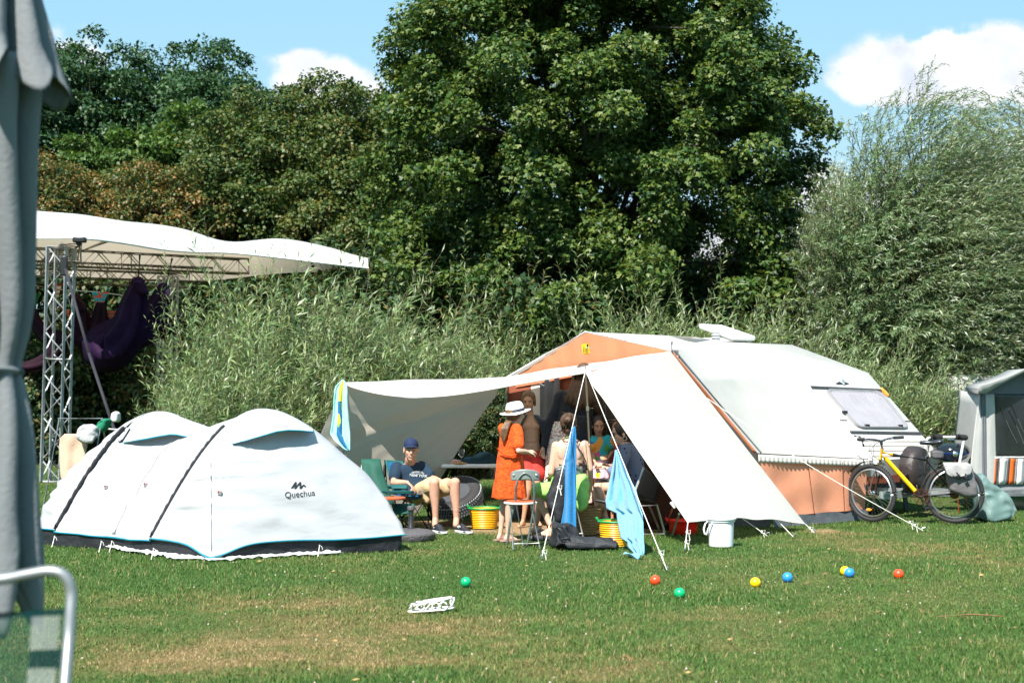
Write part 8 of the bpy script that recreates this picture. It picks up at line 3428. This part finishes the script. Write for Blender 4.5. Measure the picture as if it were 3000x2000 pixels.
# ================================================================== BICYCLE AND RIGHT SIDE
def make_bike():
    YF, YR = 16.55, 16.38
    XF, XR = Q(C6, 530, 0, YF).x, Q(C6, 1165, 0, YR).x

    def q(x, y, off=0.0):
        Y = lerp(YF, YR, (x - 530) / (1165 - 530.0))
        return Q(C6, x, y, Y + off)
    t = thing('bicycle', 'yellow and black mountain bike standing in front of the caravan nose', 'bicycle', Vector(((XF + XR) / 2, 16.6, 0)))
    rub = M('rubber', (.022, .022, .024), .75, var=.2)
    yel = M('frame_yellow', hx('#f2bc06', .95), .3, var=.03, coat=.5)
    blk = M('frame_black', (.014, .015, .02), .3, coat=.4)
    ch = M('chrome', (.6, .6, .6), .25, 1.0)

    def wheel(c, d, name):
        w = MB()
        Rw = .310
        up = Vector((0, 0, 1))
        ax = d.cross(up).normalized()
        pt = lambda r, th, a=0: c + (d * math.cos(th) + up * math.sin(th)) * r + ax * a
        rs = []
        n = 72
        wheel_o = MB()
        wheel_o.tube([pt(Rw, 2 * PI * i / n) for i in range(n)], .024, 10, loop=True)
        for i in range(n):
            for a in (-.012, .012):
                th = 2 * PI * (i + (.25 if a > 0 else -.25)) / n
                dd = (d * math.cos(th) + up * math.sin(th))
                wheel_o.box(pt(Rw + .022, th, a), (.010, .014, .009), Matrix((ax.cross(dd), ax, dd)).transposed())
        wo = wheel_o.build(name, rub, t, smooth=50)
        rm = MB()
        prof = [(Rw - .028, .011), (Rw - .045, .012), (Rw - .050, 0), (Rw - .045, -.012), (Rw - .028, -.011)]
        rm.rings([[pt(r, 2 * PI * i / n, a) for r, a in prof] for i in range(n + 1)], closed=False, cap=False)
        rm.build('rim', M('rim_alloy', (.55, .55, .55), .35, .9), wo, smooth=60, thick=.002)
        sp = MB()
        for i in range(32):
            th = 2 * PI * i / 32
            th2 = th + (.45 if i % 4 < 2 else -.45)
            a = .028 if i % 2 else -.028
            sp.tube([pt(.022, th2, a), pt(Rw - .046, th, 0)], .0013, 4)
        sp.build('spokes', M('spoke_steel', (.55, .55, .55), .35, .8), wo)
        hb = MB()
        hb.lathe([(.012, -.045), (.024, -.032), (.024, -.026), (.014, -.02), (.014, .02), (.024, .026), (.024, .032), (.012, .045)], c, ax, 16)
        hb.build('hub', ch, wo)
        return wo, pt, ax
    cr_, cf_ = q(1165, 1178), q(532, 1160)
    cr_.z = cf_.z = .334
    dr = Vector((XR - XF, YR - YF, 0)).normalized()
    wr, _, axr = wheel(cr_, dr, 'rear_wheel')
    df = Vector((.66, -.75, 0)).normalized()
    wf, ptf, axf = wheel(cf_, df, 'front_wheel')
    rf = MB()
    rf.ell(ptf(.20, R(258)) + Vector((0, -.012, 0)), (.033, .006, .017), nu=12, nv=8)
    rf.build('spoke_reflector', M('amber_reflector', (.9, .28, .02), .3), wf)
    ht, hb_ = q(612, 818), q(598, 905)
    bb = q(905, 1185)
    sc_ = q(958, 905)
    m = MB()
    m.tube([ht, hb_], .024, 12, mi=0)
    m.tube([lerp(ht, hb_, .62), q(640, 895), q(866, 1145)], [.026, .026, .025], 12, mi=0)
    m.tube([q(866, 1145), bb], [.026, .022], 12, mi=1)
    m.tube([lerp(ht, hb_, .30), q(692, 868)], .022, 12, mi=0)
    m.tube([q(692, 868), sc_], [.0225, .020], 12, mi=1)
    m.tube([bb, sc_ + Vector((0, 0, .04))], .018, 12, mi=1)
    for o in (-.05, .05):
        m.tube([bb + axr * o * .5, cr_ + axr * o], .011, 8, mi=1)
        m.tube([sc_ + axr * o * .3 + Vector((0, 0, -.02)), cr_ + axr * o], .009, 8, mi=1)
    m.lathe([(.03, -.036), (.03, .036)], bb, axr, 16, mi=1)
    m.build('frame', [yel, blk], t, smooth=40)
    fb = m.bvh()
    dm = MB()
    text_on(dm, fb, 'WUHUU', *CB(625, 488), 23, ang=R(-9), lift=.004, squash=1.5) if False else None
    for i in range(8):
        x = 575 + i * 14
        poly_on(dm, fb, [CB(x, 478 + i * 3), CB(x + 6, 479 + i * 3), CB(x + 16, 522 + i * 1.6), CB(x + 10, 522 + i * 1.6)], .003, 0)
    poly_on(dm, fb, [CB(990, 690), CB(1012, 690), CB(1003, 800), CB(985, 800)], .003, 1)
    if dm.v:
        dm.build('frame_decal', [M('decal_grey', (.45, .47, .48), .4), yel], t, smooth=0)
    # fork
    m = MB()
    crown = q(598, 935)
    m.tube([hb_, crown], .018, 10, mi=1)
    m.bar(crown - axf * .07, crown + axf * .07, .035, .03, mi=2)
    for s in (-1, 1):
        a = crown + axf * .062 * s
        b = cf_ + axf * .058 * s
        m.tube([a, lerp(a, b, .45)], .013, 10, mi=2)
        m.tube([lerp(a, b, .42), lerp(a, b, .92) , b], [.018, .017, .012], 10, mi=(2 if s == 1 else 1))
    m.build('fork', [yel, blk, ch], t, smooth=40)
    for s in (-1, 1):
        b_ = MB()
        a = lerp(crown, cf_, .22) + axf * .05 * s
        b_.tube([a, a + Vector((0, -.03, -.05)), a + Vector((0, -.03, -.10))], .010, 8)
        b_.build('brake_arm', blk, t)
    # cockpit
    m = MB()
    st = q(604, 762)
    m.tube([ht, lerp(ht, st, .6), st], [.02, .019, .018], 10)
    m.build('stem', blk, t, smooth=60)
    m = MB()
    hd = [q(425, 750, -.05), q(505, 748, -.02), q(560, 752, 0), q(604, 760, 0), q(645, 748, 0), q(690, 738, .02), q(772, 732, .06)]
    m.tube(hd, .012, 10)
    m.build('handlebar', blk, t, smooth=60)
    for a, b in ((q(422, 750, -.05), q(478, 747, -.03)), (q(700, 737, .03), q(776, 732, .06))):
        g = MB()
        g.tube([lerp(a, b, i / 12) for i in range(13)], [.018 + .0025 * (i % 2) for i in range(13)], 10)
        g.build('grip', rub, t)
    for a, b, c in (((480, 750), (520, 775), (468, 778)), ((690, 740), (640, 765), (705, 758))):
        g = MB()
        g.tube([q(*a, -.03), q(*b, -.06), q(*c, -.06)], [.010, .008, .006], 8)
        g.build('brake_lever', ch, t)
    g = MB()
    g.tube([q(400, 722, .1), q(440, 728, .08), q(466, 770, .06), q(470, 806, .05)], .013, 8)
    g.build('bar_end', blk, t)
    for pts in ([(580, 755), (520, 790), (512, 870), (560, 930), (585, 960)], [(600, 760), (545, 800), (548, 880), (590, 905), (640, 950)], [(620, 760), (560, 780), (525, 830), (540, 900), (575, 940)]):
        g = MB()
        g.tube([q(x, y, -.05) for x, y in pts], .0032, 5)
        g.build('cable', blk, t, smooth=180)
    # saddle
    m = MB()
    m.tube([sc_, q(968, 795)], .0145, 10)
    m.build('seat_post', ch, t)
    m = MB()
    sd = dr
    c0 = q(985, 775)
    up = Vector((0, 0, 1))
    rs = []
    for tt, hw, hh in ((-.125, .012, .012), (-.11, .02, .022), (-.04, .028, .026), (.03, .045, .03), (.09, .07, .034), (.125, .07, .03), (.142, .04, .018)):
        cc = c0 + sd * tt + up * (.012 if tt > .05 else .0 - .06 * (tt + .125) * 0)
        rs.append([cc + axr * math.cos(2 * PI * j / 16) * hw + up * math.sin(2 * PI * j / 16) * hh for j in range(16)])
    m.rings(rs)
    m.build('saddle', M('saddle_black', (.016, .017, .022), .25, coat=.3), t, smooth=180)
    # drivetrain
    m = MB()
    n0 = bb - axr * .0
    of = axr * (.055 if axr.y < 0 else -.055)
    for r in (.086, .07, .05):
        ring = []
        for i in range(88):
            th = 2 * PI * i / 88
            rr = r + (.004 if i % 2 else -.002)
            ring.append(bb + of * (1 - .1 * (r < .08)) + (dr * math.cos(th) + up * math.sin(th)) * rr)
        m.tube(ring, .0035, 4, loop=True)
    for i in range(5):
        th = 2 * PI * i / 5 + .3
        m.tube([bb + of, bb + of + (dr * math.cos(th) + up * math.sin(th)) * .084], .008, 6)
    m.build('chainring', M('rusty_steel', (.16, .075, .045), .6, .6, var=.3), t)
    m = MB()
    e1 = q(945, 1295, -.08)
    m.tube([bb + of * 1.3, e1 + Vector((0, 0, .0))], [.016, .012], 8)
    m.build('crank', ch, t)
    m = MB()
    e2 = q(875, 1100, .07)
    m.tube([bb - of * 1.3, e2], [.014, .012], 8)
    m.build('crank', ch, t)
    for c in (q(965, 1275, -.14), q(800, 1165, .12)):
        m = MB()
        m.box(c, (.095, .07, .022), Matrix.Rotation(R(8), 3, 'Z'))
        m.build('pedal', m_black, t, bevel=.006)
    m = MB()
    m.tube([bb + of + dr.cross(axr) * 0 + up * .086, cr_ + of * .8 + up * .03], .004, 5)
    m.tube([bb + of - up * .086, cr_ + of * .8 - up * .09], .004, 5)
    m.build('chain', M('rusty_steel', (.16, .075, .045)), t)
    m = MB()
    m.lathe([(.012, 0), (.055, .004), (.045, .014), (.036, .022), (.028, .028), (.012, .03)], cr_ + of * .5, of.normalized(), 28)
    m.build('sprockets', M('rusty_steel', (.16, .075, .045)), t)
    # guards and rack
    m = MB()
    m.grid(lambda u, v: cr_ + (dr * math.cos(R(lerp(212, 110, u))) + up * math.sin(R(180 - lerp(212, 110, u) + 0) * 1) * 0) * 0 + (dr * math.cos(R(lerp(165, 95, u))) + up * math.sin(R(lerp(165, 95, u)))) * .362 + axr * .028 * (2 * v - 1), 20, 3)
    m.build('rear_mudguard', M('guard_grey', (.05, .055, .055), .5), t, smooth=180, thick=.004)
    m = MB()
    m.grid(lambda u, v: cf_ + (df * math.cos(R(lerp(140, 70, u))) + up * math.sin(R(lerp(140, 70, u)))) * .368 + axf * .03 * (2 * v - 1), 16, 3)
    m.build('front_mudguard', M('guard_grey', (.05, .055, .055), .5), t, smooth=180, thick=.004)
    m = MB()
    for o in (-.05, .05):
        m.tube([q(1010, 935, o), q(1090, 945, o), q(1290, 960, o)], .006, 6)
        m.tube([q(1250, 958, o), cr_ + axr * o], .006, 6)
    m.tube([q(1040, 940, -.05), q(1050, 905, -.04), q(1080, 930, .0), q(1060, 960, .05)], .006, 6)
    m.build('luggage_rack', blk, t)
    m = MB()
    m.lathe([(.001, 0), (.03, .002), (.034, .02), (.03, .045), (.012, .06), (.001, .06)], q(565, 920, -.08), (.3, .9, 0), 18)
    m.build('headlamp', M('lamp_grey', (.55, .56, .57), .2), t, smooth=50)
    # saddle bag and pannier
    m = MB()
    puffy(m, C6, [(832, 990, 1068), (850, 985, 1080), (880, 988, 1080), (896, 1000, 1070)], 16.46, .10, 18, 8, power=4)
    meta(m.build('saddle_bag', M('bag_grey', (.09, .085, .09), .6, var=.2, bump=.3, bscale=20), smooth=180, loc=q(1030, 865)), 'small grey bag strapped under the bicycle saddle', 'bag')
    Yb = 16.2
    t2 = thing('pannier_bag', 'worn grey pannier bag with buckled flap hanging on the bicycle rack', 'pannier', Q(C6, 1200, 1060, Yb))
    body = M('pannier_grey', (.135, .125, .13), .75, var=.18, vscale=8, bump=.5, bscale=12)
    m = MB()
    puffy(m, C6, [(935, 1085, 1285, .6), (970, 1090, 1300, .9), (1040, 1108, 1322, 1.1), (1100, 1114, 1336, 1.15), (1135, 1120, 1340, 1.1), (1165, 1190, 1338, 1.0), (1192, 1235, 1330, .8)], Yb, .17, 28, 18, power=3.2, wob=.014, ws=9)
    m.build('bag_body', body, t2, smooth=180)
    m = MB()
    rowsheet(m, C6, [(925, 1078, 1262), (950, 1086, 1300), (985, 1098, 1302), (1015, 1110, 1290), (1035, 1150, 1230)], lambda x, y: Yb - .125 - .02 * math.sin((y - 925) / 60) + (.06 if y < 940 else 0), 24, 12, .006, 2)
    m.build('flap', M('pannier_flap', (.30, .29, .29), .75, var=.1, bump=.3, bscale=12), t2, smooth=180, thick=.008)
    for x, y, x2, y2 in ((1180, 1000, 1210, 1050), (1245, 1010, 1275, 1060)):
        m = MB()
        m.bar(Q(C6, x, y, Yb - .15), Q(C6, x2, y2, Yb - .135), .025, .012)
        m.box(Q(C6, (x + x2) / 2, (y + y2) / 2 + 6, Yb - .155), (.042, .014, .036), Matrix.Rotation(R(-35), 3, 'Y'))
        m.build('buckle', m_black, t2, bevel=.003)
    # grey-green tarpaulin bag
    m = MB()
    puffy(m, C6, [(1018, 1345, 1385, .4), (1040, 1325, 1420, .6), (1100, 1330, 1500, .8), (1170, 1340, 1560, .95), (1240, 1345, 1600, 1.05), (1290, 1345, 1628, 1.1), (1330, 1345, 1615, 1.1), (1368, 1350, 1570, 1.0)], 16.75, .5, 40, 30, power=2.8, wob=0)
    for v in m.v:
        n_ = noise.noise_vector(v * 4.5) * .035 + Vector((0, 0, 0))
        a = abs(noise.noise(v * 3.6 + Vector((5, 0, 0)))) * .16 + abs(noise.noise(v * 8)) * .05
        v += n_ + Vector((0, a, 0))
        v.z = max(v.z, 0)
    meta(m.build('tarpaulin_bag', M('tarp_greygreen', hx('#6f8a86', .75), .5, var=.08, bump=.45, bscale=9), smooth=180, loc=Vector((Q(C6, 1480, 0, 16.75).x, 16.75, 0))), 'slumped grey-green tarpaulin bag on the grass behind the bicycle', 'bag')
    # bike rack on the drawbar
    Yk = 17.55
    t3 = thing('drawbar_rack', 'white tube carrier with black foam grips standing on the caravan drawbar', 'carrier', Vector((Q(C6, 1080, 0, Yk).x, Yk, .36)))
    m = MB()
    m.tube([Q(C6, x, y, Yk) for x, y in ((925, 1170), (937, 900), (950, 765), (962, 742), (990, 731), (1215, 731), (1232, 740), (1236, 760), (1205, 930), (1190, 1100))], .0165, 10)
    m.build('tube', M('rack_white', (.62, .64, .63), .35), t3, smooth=180)
    for a, b in (((1000, 731), (1056, 731)), ((1192, 731), (1248, 735))):
        g = MB()
        g.cap_tube(Q(C6, *a, Yk), Q(C6, *b, Yk), .038, .036, 14)
        g.build('foam_grip', M('foam_black', (.012, .012, .013), .95), t3, smooth=180)
    # kettle barbecue
    Yq = 18.1
    c = Q(C6, 1140, 848, Yq)
    t4 = thing('kettle_barbecue', 'kettle barbecue with black lid and blue bowl behind the bicycle saddle', 'barbecue', Vector((c.x, Yq, 0)))
    m = MB()
    m.lathe([(.235, 0), (.235, .012), (.225, .05), (.19, .09), (.13, .115), (.05, .127), (.001, .128)], c, n=40)
    lid = m.build('lid', M('enamel_black', (.008, .008, .01), .12, coat=.6), t4, smooth=60)
    m = MB()
    m.tube([c + Vector((-.05, 0, .125)), c + Vector((-.04, 0, .16)), c + Vector((.04, 0, .16)), c + Vector((.05, 0, .125))], .008, 8)
    m.build('lid_handle', ch, lid)
    m = MB()
    m.lathe([(.001, -.13), (.10, -.12), (.18, -.075), (.225, -.02), (.238, -.004), (.238, 0)], c, n=40)
    m.build('bowl', M('enamel_blue', (.012, .05, .22), .2, coat=.5), t4, smooth=60)
    for a in (30, 150, 270):
        m = MB()
        d = Vector((math.cos(R(a)), math.sin(R(a)), 0))
        m.tube([c + d * .16 + Vector((0, 0, -.09)), Vector((c.x, c.y, 0)) + d * .3], .010, 8)
        m.build('leg', M('leg_orange', hx('#d0641c', .8), .5), t4)
    m = MB()
    m.lathe([(.001, 0), (.03, .0), (.034, .02), (.02, .03), (.001, .03)], Q(C6, 1170, 862, Yq - .26), (0, -1, 0), 16)
    m.build('valve', ch, t4)


make_bike()


def make_right():
    # grey awning tent with striped skirt at the right edge
    t = thing('grey_awning_tent', 'grey tent with a smoked mesh window and orange striped panel at the right edge', 'tent', QG(C6, 1500, 1180))
    g1 = M('tent_grey_light', (.46, .45, .43), .85, var=.05, bump=.25, bscale=8, trans=.08)
    g2 = M('tent_grey_dark', (.12, .125, .14), .85, var=.1, bump=.2, bscale=9)
    Ya, Yb = 17.9, 18.6
    X = lambda x, y, Y: Q(C6, x, y, Y)
    zb = 0.0

    def fr(x, y):
        return Q(C6, x, y, Ya + (x - 1300) / 1000.0 * .9)

    def panel(rows, mat, name, off=0, thick=.006, fold=.006, par=None):
        m = MB()
        rowsheet(m, C6, rows, lambda x, y: Ya + (x - 1300) / 1000.0 * .9 + off, 20, 20, fold, 2)
        return m.build(name, mat, par or t, smooth=180, thick=thick)
    panel([(400, 1362, 1470), (600, 1330, 1478), (800, 1305, 1484), (1000, 1285, 1490), (1110, 1288, 1492)], g1, 'side_panel')
    panel([(400, 1366, 1404), (700, 1376, 1410), (1110, 1382, 1412)], g2, 'dark_stripe', -.012)
    hm = MB()
    hl = [(1400, 385), (1490, 340), (1600, 283), (1699, 231), (2400, 170)]
    hn = len(hl)
    hm.add([fr(*p) + Vector((0, -.01, 0)) for p in hl] + [fr(p[0], 402) + Vector((0, -.01, 0)) for p in hl], [(i, i + 1, hn + i + 1, hn + i) for i in range(hn - 1)])
    hm.build('header', g2, t, smooth=0)
    w = panel([(395, 1462, 2400), (600, 1468, 2400), (886, 1478, 2400)], M('mesh_smoked', (.018, .019, .021), .18, var=.3, spec=.6), 'mesh_window', .01, .002, .004)
    for pts in ([(1520, 500), (1560, 600), (1600, 690), (1650, 780)], [(1600, 480), (1650, 590), (1700, 700), (1780, 800)], [(1580, 520), (1640, 640), (1690, 760), (1720, 830)]):
        m = MB()
        m.tube([fr(*p) + Vector((0, .0, 0)) for p in pts], .004, 4)
        m.build('window_crease', M('film_crease', (.16, .16, .165), .3), w)
    panel([(880, 1476, 2400), (892, 1476, 2400)], M('tape_white', (.7, .7, .7), .7), 'window_tape', -.008)
    # stripes
    cols = {'o': M('stripe_orange', hx('#e0600c', .9), .85), 'w': M('stripe_white', (.72, .70, .66), .85), 'k': M('stripe_dark', (.05, .04, .04), .85), 'g': M('stripe_grey', (.24, .22, .22), .85), 'b': M('stripe_brown', (.12, .055, .03), .85)}
    seq = [('o', 16), ('k', 14), ('g', 10), ('w', 50), ('g', 12), ('k', 16), ('o', 34), ('b', 6), ('g', 16), ('w', 46), ('g', 8), ('k', 20)]
    x = 1480
    edges = []
    i = 0
    while x < 2380:
        c, wd = seq[i % len(seq)]
        edges.append((x, x + wd, c))
        x += wd
        i += 1
    keys = list(cols)
    m = MB()
    for a, b, c in edges:
        f = lambda x_, y_: fr(x_ - (y_ - 886) * .075, y_)
        m.grid(lambda u, v: f(lerp(a, b, u), lerp(886, 1092, v)) + Vector((0, .012 * math.sin(lerp(a, b, u) / 40.0) * v, 0)), 2, 6, mi=keys.index(c))
    m.build('striped_panel', [cols[k] for k in keys], t, smooth=180, thick=.003)
    panel([(1085, 1462, 2400), (1130, 1470, 2400), (1185, 1500, 2400)], g2 if False else M('mud_grey', (.20, .205, .215), .8, var=.15, bump=.5, bscale=12), 'mud_skirt', .02, .004, .02)
    # roof with drooping eave
    m = MB()
    ev = [(1348, 400), (1352, 360), (1372, 338), (1450, 318), (1600, 262), (1699, 215), (2400, 150)]
    lo = [(1352, 402), (1392, 399), (1410, 396), (1490, 345), (1600, 288), (1699, 236), (2400, 175)]
    top = []
    rows_ = []
    for k, Yo in ((0, 0), (1, 0)):
        src = (lo, ev)[k]
        rows_.append([Q(C6, x, y, Ya - .22 + (x - 1300) / 1000.0 * .9) for x, y in src])
    rows_.append([p + Vector((.35, 1.6, .02)) for p in rows_[1]])
    n = len(ev)
    m.add([p for r in rows_ for p in r], [(r * n + i, r * n + i + 1, (r + 1) * n + i + 1, (r + 1) * n + i) for r in range(2) for i in range(n - 1)])
    m.build('roof', M('tent_roof_grey', (.36, .35, .335), .85, var=.06, bump=.3, bscale=6), t, smooth=12, thick=.006)
    m = MB()
    m.grid(lambda u, v: lerp(fr(1368, 400), fr(1290, 1110), v) + Vector((.3, 1.8, .05)) * u, 8, 8)
    m.build('far_side', g1, t, smooth=180, thick=.006)
    each(lambda b, p: b.tube(p, .014, 8), [[fr(1470, 320) + Vector((0, .03, 0)), fr(1492, 1180)]], 'pole', m_galv, t)
    # white caravan far behind
    Yc = 25.0
    t = thing('far_caravan', 'white caravan mostly hidden by willow leaves beside the grey tent', 'caravan', Vector((Q(C6, 1290, 0, Yc).x, Yc, 0)))
    m = MB()
    a, b = Q(C6, 1150, 300, Yc), Q(C6, 1480, 440, Yc)
    m.box(((a.x + b.x) / 2 + .3, Yc + 1, (a.z + .45) / 2 + .1), (b.x - a.x + .6, 2.0, a.z - .45))
    m.build('body', M('caravan_white', (.80, .78, .745)), t, bevel=.08)
    m = MB()
    m.box(Q(C6, 1300, 290, Yc + .6), (.9, .6, .14))
    m.build('roof_box', M('hatch_white', (.8, .8, .8)), t, bevel=.04)
    m = MB()
    m.bar(Q(C6, 1150, 440, Yc - .03), Q(C6, 1480, 436, Yc - .03), .02, .10)
    m.build('trim_strip', M('trim_red', (.35, .06, .04), .5), t)
    m = MB()
    p0, p1 = Q(C6, 1190, 462, Yc - .02), Q(C6, 1345, 530, Yc - .02)
    m.box((p0 + p1) / 2, (p1.x - p0.x, .05, p0.z - p1.z))
    m.build('window', M('window_blue', (.06, .28, .62), .2), t, bevel=.02)
    m = MB()
    m.box(Q(C6, 1350, 660, Yc - .02), (1.6, .05, 1.3))
    m.build('lower_panel', M('panel_dark', (.04, .05, .06), .5), t)


make_right()
